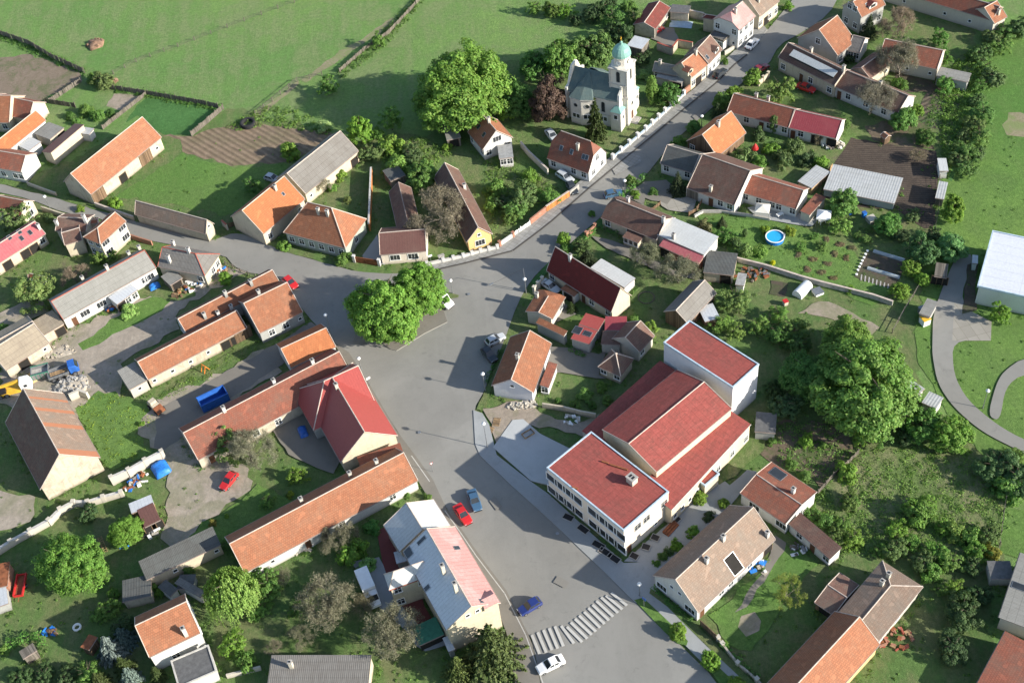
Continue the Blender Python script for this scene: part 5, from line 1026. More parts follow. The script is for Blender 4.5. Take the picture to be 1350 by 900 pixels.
# rear pediment wall
m = MB(); xs = nx1+.01; pr = [(xs, N0-.1), (xs+.5, N0-.1)]
prof = [(N0-.1, 0), (N1+.1, 0), (N1+.1, 8.0), (N1-1.2, 8.2), (yc+1.5, 10.9), (yc+1.0, 11.6), (yc-1.0, 11.6), (yc-1.5, 10.9), (N0+1.2, 8.2), (N0-.1, 8.0)]
A = [(xs, y, z) for y, z in prof]; B = [(xs+.5, y, z) for y, z in prof]; m.face(A[::-1]); m.face(B)
for i in range(len(prof)):
    j = (i+1) % len(prof); m.face([A[i], A[j], B[j], B[i]])
m.build('pediment', M['w_church'], ch)
# front shoulder pediment behind tower
m = MB(); xs = nx0-.5; prof = [(N0, 0), (N1-.2, 0), (N1-.2, 7.7), (N1-.5, 8.6), (N1-1.6, 9.2), (.3, 10.0), (-4.7, 10.0), (N0+1.6, 9.2), (N0+.3, 8.6), (N0, 7.7)]
A = [(xs, y, z) for y, z in prof]; B = [(xs+.49, y, z) for y, z in prof]; m.face(A[::-1]); m.face(B)
for i in range(len(prof)):
    j = (i+1) % len(prof); m.face([A[i], A[j], B[j], B[i]])
m.build('facade_wall', M['w_church'], ch)
# polygonal side chapels
def chapel(s):
    Y = lambda v: (yc+(v-yc)*s)
    pts = [(12.4, N1-.5), (11.9, N1+1.1), (9.3, N1+1.3), (6.9, N1+.4), (6.4, N1-.5)]; P = [(x, Y(y)) for x, y in pts]; w = MB(); w.prism(P, 0, 6.6); w.build('chapel_wall', M['w_church'], ch)
    c = MB(); Q = [(x+(x-9.4)*.06, Y(y+.3)) for x, y in pts]; c.prism(Q, 6.6, 6.8); c.build('cornice', M['trim'], ch)
    r = MB(); top = (9.4, Y(yc+.6), rh+.05)
    E = [(x, y, 6.82) for x, y in Q]
    for i in range(len(E)-1): r.face([E[i], E[i+1], top] if s < 0 else [E[i+1], E[i], top])
    r.face([E[0], top, E[-1]]); r.build('chapel_roof', M['m_verdigris'], ch)
    for i in (1, 2):
        a, b = P[i], P[i+1]; mx, my = (a[0]+b[0])/2, (a[1]+b[1])/2; ang = math.atan2((b[1]-a[1])*s, (b[0]-a[0])*s)
        put_open(ch, 'c', (mx, my, 4.4), ang); 
        for e in (-.45, .45): put_open(ch, 'x', (mx+math.cos(ang)*e, my+math.sin(ang)*e, 1.7), ang)
chapel(1); chapel(-1)
for y, a in ((N1-.3, math.pi), (N0+.3, 0)):
    put_open(ch, 't', (4.9, y, 3.6), a); put_open(ch, 'x', (4.5, y, 1.3), a); put_open(ch, 'x', (5.4, y, 1.3), a)
m = MB(); sq(m, nx0+.1, N1-.28, 6.35, N1-.15, 2.9, 3.05); sq(m, nx0+.1, N1-.28, nx1-.1, N1+.08, eh-.22, eh-.16); m.build('string_course', M['trim'], ch)
for s, (y0, y1) in ((1, (.3, 2.6)), (-1, (-7.0, -4.7))):
    m = MB(); sq(m, .5, y0, 2.8, y1, 0, 4.9); m.build('side_annex', M['w_church'], ch); x0_, x1_ = .35, 2.95; ya, yb = y0-.15, y1+.15; cx, cy = 1.65, (y0+y1)/2
    m = MB(); E = [(x0_, ya, 4.92), (x1_, ya, 4.92), (x1_, yb, 4.92), (x0_, yb, 4.92)]
    for i in range(4): m.face([E[i], E[(i+1) % 4], (cx, cy, 6.5)])
    m.face(E[::-1]); m.build('annex_roof', M['m_dome'], ch); put_open(ch, 'x', (cx, y1 if s > 0 else y0, 3.2), math.pi if s > 0 else 0); put_open(ch, 'x', (.5, cy, 2.8), -math.pi/2)
# ================================================================== VEHICLES
_car = {}
def loft(mb, st, m=0, caps=True):
    R = []
    for x, w, z0, z1, c in st:
        R.append([(x, -w+c, z0), (x, w-c, z0), (x, w, z0+c), (x, w, z1-c), (x, w-c*1.2, z1), (x, -w+c*1.2, z1), (x, -w, z1-c), (x, -w, z0+c)])
    for a, b in zip(R, R[1:]):
        for k in range(8):
            j = (k+1) % 8; mb.face([a[k], a[j], b[j], b[k]][::-1], m)
    if caps: mb.face(R[0], m); mb.face(R[-1][::-1], m)
def carmesh(kind):
    if kind in _car: return _car[kind]
    L, H, W = dict(hatch=(3.9, 1.42, .82), sedan=(4.4, 1.40, .85), estate=(4.4, 1.45, .85), van=(5.0, 2.3, .98))[kind]; h = L/2
    b = MB(); zb = .92 if kind != 'van' else 1.15
    if kind == 'van': loft(b, [(-h, W*.96, .3, 1.1, .08), (-h+.1, W, .25, zb+.1, .08), (h-1.1, W, .25, zb+.1, .08), (h-.35, W*.95, .25, .98, .1), (h, W*.85, .35, .75, .1)])
    else: loft(b, [(-h, W*.88, .38, .80, .08), (-h+.12, W*.96, .25, zb-.02, .1), (-h+.9, W, .22, zb, .1), (h-1.35, W, .22, zb-.01, .1), (h-.9, W*.98, .22, .86, .1), (h-.2, W*.92, .24, .74, .1), (h, W*.8, .34, .62, .08)])
    if kind == 'hatch': xs = (-h+.12, -h+.62, h-1.95, h-1.2)
    elif kind == 'estate': xs = (-h+.12, -h+.5, h-2.1, h-1.3)
    elif kind == 'sedan': xs = (-h+.62, -h+1.25, h-2.1, h-1.35)
    else: xs = (-h+.03, -h+.12, h-1.6, h-.95)
    r0, r1, f1, f0 = xs; z1 = H; zb_ = zb-.05; w0 = W*.93; w1 = W*.76 if kind != 'van' else W*.9
    cb = MB(); B_ = [(r0, -w0, zb_), (f0, -w0, zb_), (f0, w0, zb_), (r0, w0, zb_)]; T_ = [(r1, -w1, z1), (f1, -w1, z1), (f1, w1, z1), (r1, w1, z1)]
    cb.face([T_[0], T_[1], T_[2], T_[3]])
    for i in range(4): j = (i+1) % 4; cb.face([B_[i], B_[j], T_[j], T_[i]])
    cb.face([(x, y*.97, z1+.03) for x, y, z in [(r1+.06, -w1, 0), (f1-.06, -w1, 0), (f1-.06, w1, 0), (r1+.06, w1, 0)]])
    def pane(P, k=.86, off=.012):
        P = [Vector(p) for p in P]; c = sum(P, Vector())/4; n = (P[1]-P[0]).cross(P[2]-P[0]).normalized(); g = MB(); g.face([c+(p-c)*k+n*off for p in P]); return g
    ws = pane([B_[1], B_[2], T_[2], T_[1]], .9).mesh('windscreen', M['glass']); rw = pane([B_[3], B_[0], T_[0], T_[3]], .82).mesh('rear_window', M['glass'])
    def sidep(y0, y1, s):
        g = MB(); mid = (r0+f0)/2; t0 = lambda x, z: x
        if kind == 'van': P = [[(f1-.25, y0, zb+.12), (f0-.15, y0, zb+.12), (f1+.08, (y0*.35+y1*.65), z1-.35), (f1-.25, (y0*.35+y1*.65), z1-.35)]]
        else:
            P = []
            for u0, u1 in ((.06, .46), (.52, .92)):
                xb = lambda u: r0+(f0-r0)*u; xt = lambda u: r1+(f1-r1)*u; zz0, zz1 = zb_+.1, z1-.07; k0, k1 = (zz0-zb_)/(z1-zb_), (zz1-zb_)/(z1-zb_)
                X = lambda u, k: xb(u)*(1-k)+xt(u)*k; Yv = lambda k: y0*(1-k)+y1*k
                P.append([(X(u0, k0), Yv(k0), zz0), (X(u1, k0), Yv(k0), zz0), (X(u1, k1), Yv(k1), zz1), (X(u0, k1), Yv(k1), zz1)])
        for p in P: g.face([(x, y+s*.015, z) for x, y, z in (p if s < 0 else p[::-1])])
        return g.mesh('side_window', M['glass'])
    sw = [sidep(-w0, -w1, -1), sidep(w0, w1, 1)]
    wh = MB(); n = 14; wr = .31 if kind != 'van' else .34
    for y0, y1, r, mi in ((-.1, .1, wr, 0), (-.11, .11, wr*.6, 1)):
        A = [(r*math.cos(6.2832*k/n), y0, r*math.sin(6.2832*k/n)) for k in range(n)]; B2 = [(x, y1, z) for x, _, z in A]; tgt = wh if mi == 0 else None
        if mi == 0:
            for k in range(n): wh.face([A[k], A[(k+1) % n], B2[(k+1) % n], B2[k]])
            wh.face(A); wh.face(B2[::-1])
        else: rm_ = MB(); rm_.face(A); rm_.face(B2[::-1]); [rm_.face([A[k], A[(k+1) % n], B2[(k+1) % n], B2[k]]) for k in range(n)]
    hl = MB(); hl.box(-.04, -.16, -.08, .04, .16, .08); bm_ = MB(); bm_.box(-.06, -W*.8, -.08, .06, W*.8, .08)
    _car[kind] = dict(L=L, h=h, W=W, body=b, cab=cb, ws=ws, rw=rw, sw=sw, wheel=wh.mesh('tyre', M['rubber']), rim=rm_.mesh('rim', M['metalgrey']), hl=hl.mesh('headlight', M['glazing']), tl=hl.mesh('tail_light', M['redpaint']), bp=bm_.mesh('bumper', M['black']), wr=wr, zb=zb); return _car[kind]
_cb = {}
def car(kind, rear, front, paint, label, group=None, name='parked_car', cat='car', Lr=None):
    d = carmesh(kind); a = G(rear, .5); b = G(front, .5); c = (a+b)/2; rz = math.atan2(b.y-a.y, b.x-a.x); root = empty(name, (c.x, c.y, ZC), rz); tag(root, label, cat, group)
    if (kind, paint) not in _cb: _cb[(kind, paint)] = (d['body'].mesh('body', M[paint]), d['cab'].mesh('cabin', M[paint]))
    bm, cm_ = _cb[(kind, paint)]; link('body', bm, root); cb = link('cabin', cm_, root); link('windscreen', d['ws'], cb); link('rear_window', d['rw'], cb); [link('side_window', s, cb) for s in d['sw']]
    for x in (-d['h']+.75, d['h']-.78):
        for y in (-d['W']+.1, d['W']-.1): w_ = link('wheel', d['wheel'], root, (x, y, d['wr'])); link('rim', d['rim'], w_)
    for y in (-d['W']*.66, d['W']*.66): link('headlight', d['hl'], root, (d['h']-.05, y, .62)); link('tail_light', d['tl'], root, (-d['h']+.03, y, .68))
    link('bumper', d['bp'], root, (d['h']-.02, 0, .42)); link('bumper', d['bp'], root, (-d['h']+.02, 0, .45)); return root
ZC = .16
use(675, 675); car('sedan', (265, 768), (137, 830), 'p_white', 'white saloon car waiting just below the pedestrian crossing', name='car'); car('hatch', (150, 462), (35, 530), 'p_blue', 'deep blue car on the main road left of the crossing', name='car')
use(480, 640, 4.0909); car('sedan', (580, 38), (612, 128), 'p_steel', 'steel blue car driving beside the red car on the main road', name='car'); car('sedan', (505, 118), (560, 200), 'p_red', 'red car stopped at the kerb above the silver-roofed house', name='car')
use(337, 225); car('van', (945, 665), (1008, 705), 'p_white', 'white van half under the big twin trees on the square', name='parked_van', cat='van'); car('hatch', (160, 568), (208, 612), 'p_red', 'red car parked behind the end wall of the orange house on the square'); car('hatch', (58, 35), (125, 55), 'p_silver', 'small pale blue-grey car parked on the grass behind the bright orange house')
use(640, 370, 5.2957); car('sedan', (412, 15), (498, 75), 'p_silver', 'silver car in the yard of the deep dark red house'); car('hatch', (10, 500), (45, 540), 'p_dark', 'small dark car parked at the verge left of the tan orange house'); car('hatch', (40, 430), (100, 400), 'p_silver', 'grey car at the kerb left of the tan orange house')
use(675, 225); car('estate', (238, 12), (318, 62), 'p_silver', 'silver estate car in the small yard beside the brick street wall'); car('hatch', (300, 70), (330, 120), 'p_dark', 'black car tucked beside the silver estate car by the brick wall'); car('hatch', (500, 132), (560, 118), 'p_steel', 'teal car at the hedge by the wide brown roofed house')
use(675, 0); car('sedan', (1230, 262), (1286, 206), 'p_white', 'white car parked high up the street beside the tall white house'); car('hatch', (1065, 408), (1115, 368), 'p_dark', 'black car parked at the kerb beside the terracotta street house'); car('sedan', (190, 690), (228, 738), 'p_silver', 'silver car parked in the shade left of the half-hipped house')
use(840, 0, 5); car('hatch', (790, 470), (845, 440), 'p_maroon', 'dark maroon car in the street shade opposite the black parked car'); car('sedan', (1070, 570), (1155, 600), 'p_red', 'bright red car on the grass in front of the glass-roofed brown house'); car('hatch', (98, 222), (158, 188), 'p_red', 'red car poking out of the open garage of the red roofed house')
use(0, 450); car('hatch', (1228, 698), (1170, 768), 'p_red', 'red car parked alone on the gravel yard, lower left')
# delivery truck
use(337, 675); a = G((562, 335), .5); b = G((632, 500), .5); rz = math.atan2(b.y-a.y, b.x-a.x); c = (a+b)/2
tr = empty('delivery_truck', (c.x, c.y, .1), rz); tag(tr, 'white box delivery truck parked beside the large pink roofed house', 'truck'); L_ = (b-a).length
m = MB(); m.box(-L_/2, -1.05, .9, L_/2-2.3, 1.05, 2.9); m.build('cargo_box', M['white'], tr); m = MB(); m.box(-L_/2, -.8, .5, L_/2-.4, .8, .88); m.build('chassis', M['black'], tr)
m = MB(); loft(m, [(L_/2-2.2, 1.0, .5, 2.2, .08), (L_/2-1.3, 1.0, .5, 2.2, .1), (L_/2-.75, .98, .5, 1.35, .1), (L_/2, .9, .5, 1.05, .1)]); cb = m.build('cab', M['p_white'], tr)
m = MB(); m.face([(L_/2-1.28, -.85, 2.12), (L_/2-.74, -.88, 1.38), (L_/2-.74, .88, 1.38), (L_/2-1.28, .85, 2.12)][::1]); o_ = m.build('windscreen', M['glass'], cb, loc=(.05, 0, .04))
wm_ = _car['van']['wheel']
for x in (-L_/2+1.0, L_/2-1.1):
    for y in (-.9, .9): w_ = link('wheel', wm_, tr, (x, y, .36), scale=(1.15, 1.3, 1.15)); link('rim', _car['van']['rim'], w_)
# work vehicles in the left yard
def tipper(a, b, label, cabm, boxm, load=None, hh=1.0):
    A = G(a, .8); B = G(b, .8); rz = math.atan2(B.y-A.y, B.x-A.x); c = (A+B)/2; L = (B-A).length; t = empty('tipper_truck', (c.x, c.y, 0), rz); tag(t, label, 'truck')
    m = MB(); m.box(-L/2, -.5, .6, L/2-.2, .5, .85); m.build('chassis', M['black'], t)
    x0, x1 = -L/2, L/2-1.9; bx = MB(); bx.box(x0, -1.15, .95, x1, 1.15, 1.05); bx.box(x0, -1.15, 1.051, x1, -1.07, 1.05+hh); bx.box(x0, 1.07, 1.051, x1, 1.15, 1.05+hh); bx.box(x0, -1.069, 1.051, x0+.08, 1.069, 1.05+hh*.9); bx.box(x1-.08, -1.069, 1.051, x1, 1.069, 1.05+hh*1.2)
    for k in range(5): xx = x0+.2+(x1-x0-.4)*k/4; bx.box(xx-.05, -1.2, 1.0, xx+.05, -1.151, 1.04+hh); bx.box(xx-.05, 1.151, 1.0, xx+.05, 1.2, 1.04+hh)
    bx.build('tipper_body', M[boxm], t)
    m = MB(); loft(m, [(L/2-1.7, 1.05, .6, 2.35, .08), (L/2-.5, 1.05, .6, 2.35, .12), (L/2, 1.0, .6, 1.5, .1)]); cb = m.build('cab', M[cabm], t); m = MB(); m.face([(L/2-.47, -.9, 2.28), (L/2-.0, -.9, 1.52), (L/2-.0, .9, 1.52), (L/2-.47, .9, 2.28)]); m.build('windscreen', M['glass'], cb, loc=(.03, 0, .03))
    for x in (-L/2+.8, -L/2+1.9, L/2-1.0):
        for y in (-.95, .95): w_ = link('wheel', wm_, t, (x, y, .45), scale=(1.4, 1.8, 1.4)); link('rim', _car['van']['rim'], w_)
    if load:
        for i in range(5): m = MB(); m.box(x0+.4, -.7+i*.25, 1.1+.12*(i % 2), x1-.3+.3*(i % 3), -.55+i*.25, 1.22+.12*(i % 2)); m.build('plank', M['woodlight'], t)
    return t
use(0, 440, 10); tipper((640, 570), (1040, 430), 'flatbed truck with a blue cab and planks in its dark tray', 'bluepaint', 'metalgrey', 1, .5)
def openbox(a, b, w, h, mat, label, name, cat, trim=None, inner='darkopen', z=0.25, fill=None):
    A = G(a, h); B = G(b, h); rz = math.atan2(B.y-A.y, B.x-A.x); c = (A+B)/2; L = (B-A).length; t = empty(name, (c.x, c.y, 0), rz); tag(t, label, cat); m = MB(); tt = .1; w /= 2
    m.box(-L/2, -w, z, L/2, w, z+.08); m.box(-L/2, -w, z+.081, L/2, -w+tt, h); m.box(-L/2, w-tt, z+.081, L/2, w, h); m.box(-L/2, -w+tt, z+.081, -L/2+tt, w-tt, h); m.box(L/2-tt, -w+tt, z+.081, L/2, w-tt, h)
    m.build('container_body', M[mat], t); r = MB(); n = max(3, int(L/.8))
    for k in range(n+1): x = -L/2+.06+(L-.12)*k/n; r.box(x-.04, -w-.07, z, x+.04, -w-.001, h-.05); r.box(x-.04, w+.001, z, x+.04, w+.07, h-.05)
    r.box(-L/2-.05, -w-.08, h+.001, L/2+.05, -w+.12, h+.08); r.box(-L/2-.05, w-.12, h+.001, L/2+.05, w+.08, h+.08); r.build('rib_frame', M[trim or mat], t)
    if fill: f = MB(); f.box(-L/2+.12, -w+.12, h*.55, L/2-.12, w-.12, h*.6); f.build('fill', M[fill], t)
    return t
openbox((400, 500), (630, 440), 2.3, 1.7, 'metalgrey', 'grey open container with a green rim next to the flatbed truck', 'skip_container', 'container', 'greenpaint', fill='concrete')
use(0, 450); openbox((1040, 318), (1180, 250), 2.4, 2.1, 'bluepaint', 'long bright blue open skip container on the lane', 'skip_container', 'container', 'bluepaint')
use(0, 440, 10)
a = G((0, 760), 1); b = G((350, 670), 1); rz = math.atan2(b.y-a.y, b.x-a.x); c = (a+b)/2; L_ = (b-a).length+2; t = empty('crane_truck', (c.x, c.y, 0), rz); tag(t, 'yellow crane truck with a white cab behind the huge old barn', 'truck')
m = MB(); m.box(-L_/2, -1.1, .6, L_/2-.3, 1.1, 1.0); m.build('chassis', M['yellowpaint'], t); m = MB(); loft(m, [(L_/2-1.9, 1.1, .6, 2.5, .1), (L_/2-.4, 1.1, .6, 2.5, .15), (L_/2, 1.05, .6, 1.6, .1)]); cb = m.build('cab', M['p_white'], t); m = MB(); m.box(L_/2-1.2, -1.13, 1.6, L_/2-.6, -1.11, 2.2); m.box(L_/2-1.2, 1.11, 1.6, L_/2-.6, 1.13, 2.2); m.build('side_window', M['glass'], cb)
m = MB(); m.tube((-L_/2-.5, .4, 1.5), (L_/2-2.2, .3, 2.2), .28, .35, 4); m.build('boom', M['yellowpaint'], t); m = MB(); m.box(-L_/2+1, -1.0, 1.01, -L_/2+2.2, .0, 1.7); m.build('winch_box', M['black'], t)
for x in (-L_/2+.9, -L_/2+2.1, L_/2-1.1):
    for y in (-.95, .95): w_ = link('wheel', wm_, t, (x, y, .48), scale=(1.5, 1.9, 1.5)); link('rim', _car['van']['rim'], w_)
# old dumper
use(0, 450); a = G((790, 320), .5); b = G((845, 370), .5); rz = math.atan2(b.y-a.y, b.x-a.x); c = (a+b)/2; t = empty('site_dumper', (c.x, c.y, 0), rz); tag(t, 'rusty beige site dumper parked at the grey end of the stable', 'machine')
m = MB(); m.box(-1.6, -.7, .5, .3, .7, 1.3); m.box(-1.2, -.6, 1.301, -.3, .6, 1.9); m.build('body', M['w_old'], t); m = MB(); m.prism([(.5, -.8), (1.9, -.8), (1.9, .8), (.5, .8)], .55, [1.3, 1.0, 1.0, 1.3]); m.build('skip', M['rust'], t)
for x in (-1.1, 1.2):
    for y in (-.85, .85): w_ = link('wheel', wm_, t, (x, y, .42), scale=(1.35, 1.6, 1.35)); link('rim', _car['van']['rim'], w_)
# red hand trailer
use(0, 640, 3.4618); t = openbox((98, 400), (80, 500), 1.5, 1.0, 'redpaint', 'red framed farm trailer standing in the lower left garden', 'farm_trailer', 'trailer', 'redpaint', z=.5, fill='rust')
for y in (-.85, .85): w_ = link('wheel', wm_, t, (0, y, .34)); link('rim', _car['van']['rim'], w_)
m = MB(); m.tube((1.4, 0, .5), (2.9, 0, .4), .05, .05, 5); m.build('drawbar', M['rust'], t)
# ================================================================== STREET FURNITURE
def lamp(base, head, label, kind='globe', h=None, group='street lamps of the village'):
    g = G(base)
    if h is None: h = min(((G(head, k*.1).to_2d()-g.to_2d()).length, k*.1) for k in range(20, 120))[1]
    t = empty('street_lamp', (g.x, g.y, 0)); tag(t, label, 'street lamp', group); m = MB(); m.tube((0, 0, 0), (0, 0, .9), .11, .1, 8); m.tube((0, 0, .9), (0, 0, h), .07, .045, 8); m.build('pole', M['metalgrey'], t)
    if kind == 'globe': m = MB(); m.lathe((0, 0, h), [(.06, 0), (.28, .05), (.36, .22), (.3, .4), (.05, .5)], 12); m.build('luminaire', M['white'], t, smooth=True)
    else:
        hd = G(head, h) if kind == 'arm' else None; d = (hd-Vector((g.x, g.y, h))); d.z = 0; m = MB(); m.tube((0, 0, h-.1), (d.x, d.y, h+.3), .025, .02, 6); m.build('arm', M['black'], t); m = MB(); m.box(-.45, -.14, -.1, .45, .14, .08); o = m.build('luminaire', M['metalgrey'], t, loc=(d.x, d.y, h+.3), rz=math.atan2(d.y, d.x))
    return t
use(0, 225); lamp((272, 218), (235, 140), 'street lamp leaning over the upper left lane by the cream gabled house')
use(337, 225); lamp((398, 868), (360, 762), 'street lamp at the corner of the light orange roofed house'); lamp((1032, 645), (1024, 578), 'slender lamp on the tiny grass island of the square')
use(337, 450); lamp((1203, 262), (1185, 175), 'street lamp in front of the pale blue gable'); lamp((555, 150), (549, 118), 'short white lamp at the north corner of the crimson roof', h=3.0)
use(675, 225); lamp((74, 640), (66, 572), 'street lamp at the street bend by the silver car yard'); lamp((592, 128), (585, 58), 'street lamp by the hedge above the wide brown roofed house')
use(675, 0); lamp((992, 668), (983, 612), 'street lamp beside the bushes above the bright orange roof')
use(675, 675); lamp((668, 440), (658, 380), 'street lamp between the culture hall and the tan cottage')
use(1010, 450); lamp((1133, 352), (1163, 285), 'lamp on the lawn between the two branches of the park road', h=4.5)
use(640, 370, 5.2957); lamp((283, 75), (42, 32), 'tall lamp with a long arm reaching over the street bend', 'arm', h=6.2)
use(337, 450); lamp((1214, 556), (1195, 420), 'tall street lamp at the concrete steps beside the plaza', h=6.4)
use(0, 0, 1)
def sign(base, h, label, plate, rz=2.2, name='traffic_sign'):
    g = G(base); t = empty(name, (g.x, g.y, .1), rz); tag(t, label, 'traffic sign'); m = MB(); m.tube((0, 0, 0), (0, 0, h), .04, .04, 6); m.build('post', M['metalgrey'], t)
    m = MB()
    if plate == 'cross':
        m.box(-.35, -.06, h-.7, .35, -.03, h, 1); m.face([(-.26, -.065, h-.62), (.26, -.065, h-.62), (0, -.065, h-.1)], 0); m.tube((0, -.072, h-.5), (0, -.072, h-.33), .03, .02, 5, 2); m.box(-.12, -.075, h-.6, .1, -.07, h-.56, 2)
        m.build('plate', [M['white'], M['bluepaint'], M['black']], t)
    elif plate == 'give': m.face([(-.35, -.05, h), (.35, -.05, h), (0, -.05, h-.6)][::-1], 0); m.face([(-.24, -.056, h-.07), (.24, -.056, h-.07), (0, -.056, h-.48)][::-1], 1); m.build('plate', [M['redpaint'], M['white']], t)
    else: m.box(-.4, -.06, h-.5, .4, -.03, h); m.build('plate', M['white'], t)
    return t
sign((849, 800), 2.6, 'blue pedestrian crossing sign on the verge at the right end of the crossing', 'cross', 2.3)
sign((488, 509), 2.4, 'small white street sign at the kerb beside the crimson roofed house', 'board', .5)
sign((571, 622), 2.6, 'red bordered triangular sign on the pavement below the crimson roofed house', 'give', .4)
sign((569, 349), 2.6, 'white information board by the white low wall at the square', 'board', .3)
# cable cabinets
use(337, 225); g = G((975, 470)); t = empty('cable_cabinet', (g.x, g.y, .1), .3); tag(t, 'grey cable cabinet standing against the white low wall at the square', 'cabinet'); m = MB(); m.box(-.6, -.25, 0, .6, .25, 1.3); m.build('body', M['metalgrey'], t); m = MB(); m.box(-.55, -.27, .15, -.02, -.251, 1.2); m.box(.02, -.27, .15, .55, -.251, 1.2); m.build('door', M['concrete'], t); m = MB(); m.box(-.66, -.3, 1.301, .66, .3, 1.38); m.build('lid', M['concrete'], t)
# ================================================================== FENCES AND WALLS
use(675, 0); wallline('white church fence with square piers along the street pavement', [(528, 838), (700, 690), (900, 505)], h=.75, t=.3, mat='w_white', name='church_fence', cat='fence', cap='trimblue', piers=2.5, ph=.8, pw=.55)
wallline('long beige garden wall behind the blue pool cover', [(820, 70), (1003, 108)], h=2.0, mat='w_old', cap='cap'); wallline('angular beige courtyard wall behind the terracotta street house', [(760, 262), (835, 290), (868, 248), (945, 262)], h=2.0, mat='w_old', cap='trimred'); wallline('beige boundary wall between the meadow house and the half-hipped house', [(48, 770), (85, 815), (190, 915)], h=1.5, mat='w_pale', cap='cap')
wallline('low brick wall continuing the church fence up the street', [(903, 498), (945, 462)], h=1.6, mat='brick')
wallline('low front wall with a rail beside the white car at the top', [(1112, 290), (1160, 262), (1190, 240)], h=1.1, mat='w_pale')
wallline('white garden wall with small pillars by the maroon car', [(1290, 450), (1340, 405)], h=1.2, mat='w_cream', piers=2)
use(675, 225); wallline('orange brick wall along the street by the silver estate car', [(180, 218), (300, 138)], h=1.6, mat='woodorange', cap='cap'); wallline('concrete wall end nearest the half-hipped house on the street', [(302, 137), (350, 100)], h=1.5, mat='concrete'); wallline('dark red brick wall between the orange wall and the white pickets', [(97, 285), (178, 220)], h=1.6, mat='brick'); fence('white picket fence on the street bend', [(0, 352), (95, 288)], 1.3, mat='white', post='white', sp=2)
wallline('white curved patio wall in front of the garden row', [(955, 245), (1000, 220), (1100, 220), (1250, 243), (1350, 262)], h=.6, mat='w_white', cap='concrete'); fence('brown fence and gate beside the concrete drive', [(925, 240), (965, 215), (1000, 160)], 1.2, mat='wood', post='wood'); fence('low fence with white posts at the front lawn by the brown porch house', [(720, 222), (775, 180)], 1.0, mat='wood', post='wood')
wallline('brick gate pillars wall left of the brown porch house garden', [(390, 350), (435, 308)], h=1.3, mat='brick', piers=2)
wallline('cream street wall with small shrine pillar above the silver car yard', [(118, 640), (160, 590)], h=1.5, mat='w_pale', piers=1.5); 
use(337, 225); wallline('white low street wall in front of the yellow gable', [(900, 500), (985, 482), (1090, 458), (1180, 432), (1268, 412)], h=.9, mat='w_white', piers=2.2, pmat='w_white', cap='trim'); wallline('white higher wall with brick piers right of the yellow gable', [(1280, 398), (1350, 350)], h=1.2, mat='w_white', piers=2.5, pmat='brick'); wallline('tall narrow orange brick wall between two back gardens', [(612, 20), (606, 160), (600, 318)], h=2.0, mat='woodorange', cap='trim'); wallline('dark red solid gate between the hipped house and the brown seamed roof', [(520, 478), (650, 498)], h=1.5, t=.12, mat='rust', name='gate', cat='gate', piers=9, pmat='w_white')
use(0, 225); wallline('low stone wall along the upper lane from barn to barn', [(505, 190), (600, 225), (705, 262)], h=1.2, mat='w_old', cap='cap'); wallline('orange gate wall with white pillar at the end of the lane barn', [(1170, 290), (1195, 312)], h=1.6, mat='w_pale', cap='trimred'); fence('brown gate boards beside the bright orange house', [(1200, 300), (1260, 280)], 1.4, mat='wood', post='wood'); wallline('grey rear wall along the lane by the leaning lamp', [(225, 210), (330, 245), (400, 262)], h=1.3, mat='w_old'); wallline('low yard wall behind the two-storey cream house', [(672, 350), (750, 375), (800, 390)], h=1.2, mat='brick'); fence('thin fence round the weedy corner at the grey corner house', [(1180, 490), (1260, 530), (1340, 560)], .9, 'rail', sp=1.8)
wallline('low white wall at the left end of the lane by the white gabled house', [(150, 80), (215, 105), (300, 135)], h=1.1, mat='w_old')
use(0, 0, 1)
fence('dark board fence running down from the upper left corner past the brown field', [(-6, 44), (40, 60), (70, 78), (112, 97)], 1.7); fence('dark board fence along the meadow edge above the green plots', [(140, 117), (196, 126), (270, 139), (288, 143)], 1.5); fence('grey board fence between brown field and small dirt plot', [(107, 109), (66, 136)], 1.3); fence('light fence between the dirt plot and the dark green plot', [(193, 126), (165, 148), (136, 171)], 1.2); fence('old wide plank fence at the end of the dark green plot', [(295, 144), (275, 162), (253, 180)], 1.5)
fence('rickety meadow fence climbing to the top edge of the photo', [(448, 96), (480, 68), (513, 45), (530, 27), (558, -4)], 1.2, sp=3); fence('meadow fence between the two lone bushes', [(337, 152), (392, 108), (425, 100)], 1.1, 'rail', sp=3); fence('thin wire fence crossing the upper left meadow', [(150, 98), (180, 82), (235, 62), (300, 37), (345, 20)], 1.0, 'wire', sp=4); fence('wire fence line in the top left meadow', [(345, 20), (410, -4)], 1.0, 'wire', sp=4); fence('garden boards at the back of the upper left farm', [(60, 136), (100, 142)], 1.5)
use(0, 640, 3.4618); wallline('long whitish stone wall with square piers winding through the lower left', [(-10, 318), (60, 272), (150, 222), (235, 175), (285, 125), (345, 92), (410, 92), (480, 70), (562, 48)], h=1.3, t=.45, mat='w_pale', cap='trim', piers=4.2, pw=.6)
use(0, 450); wallline('roofless ruin wall with piers beside the blue tarpaulin', [(600, 745), (690, 705), (775, 655), (862, 610)], h=2.0, t=.4, mat='w_pale', cap='trim', piers=4, pw=.6); wallline('short crumbling cream wall stub beside the rubble heap', [(375, 310), (430, 285), (470, 300)], h=1.8, t=.5, mat='w_pale')
use(675, 450); wallline('grey stone garden wall behind the plaza rubble', [(160, 345), (270, 362), (360, 385), (440, 400)], h=1.2, mat='w_old'); 
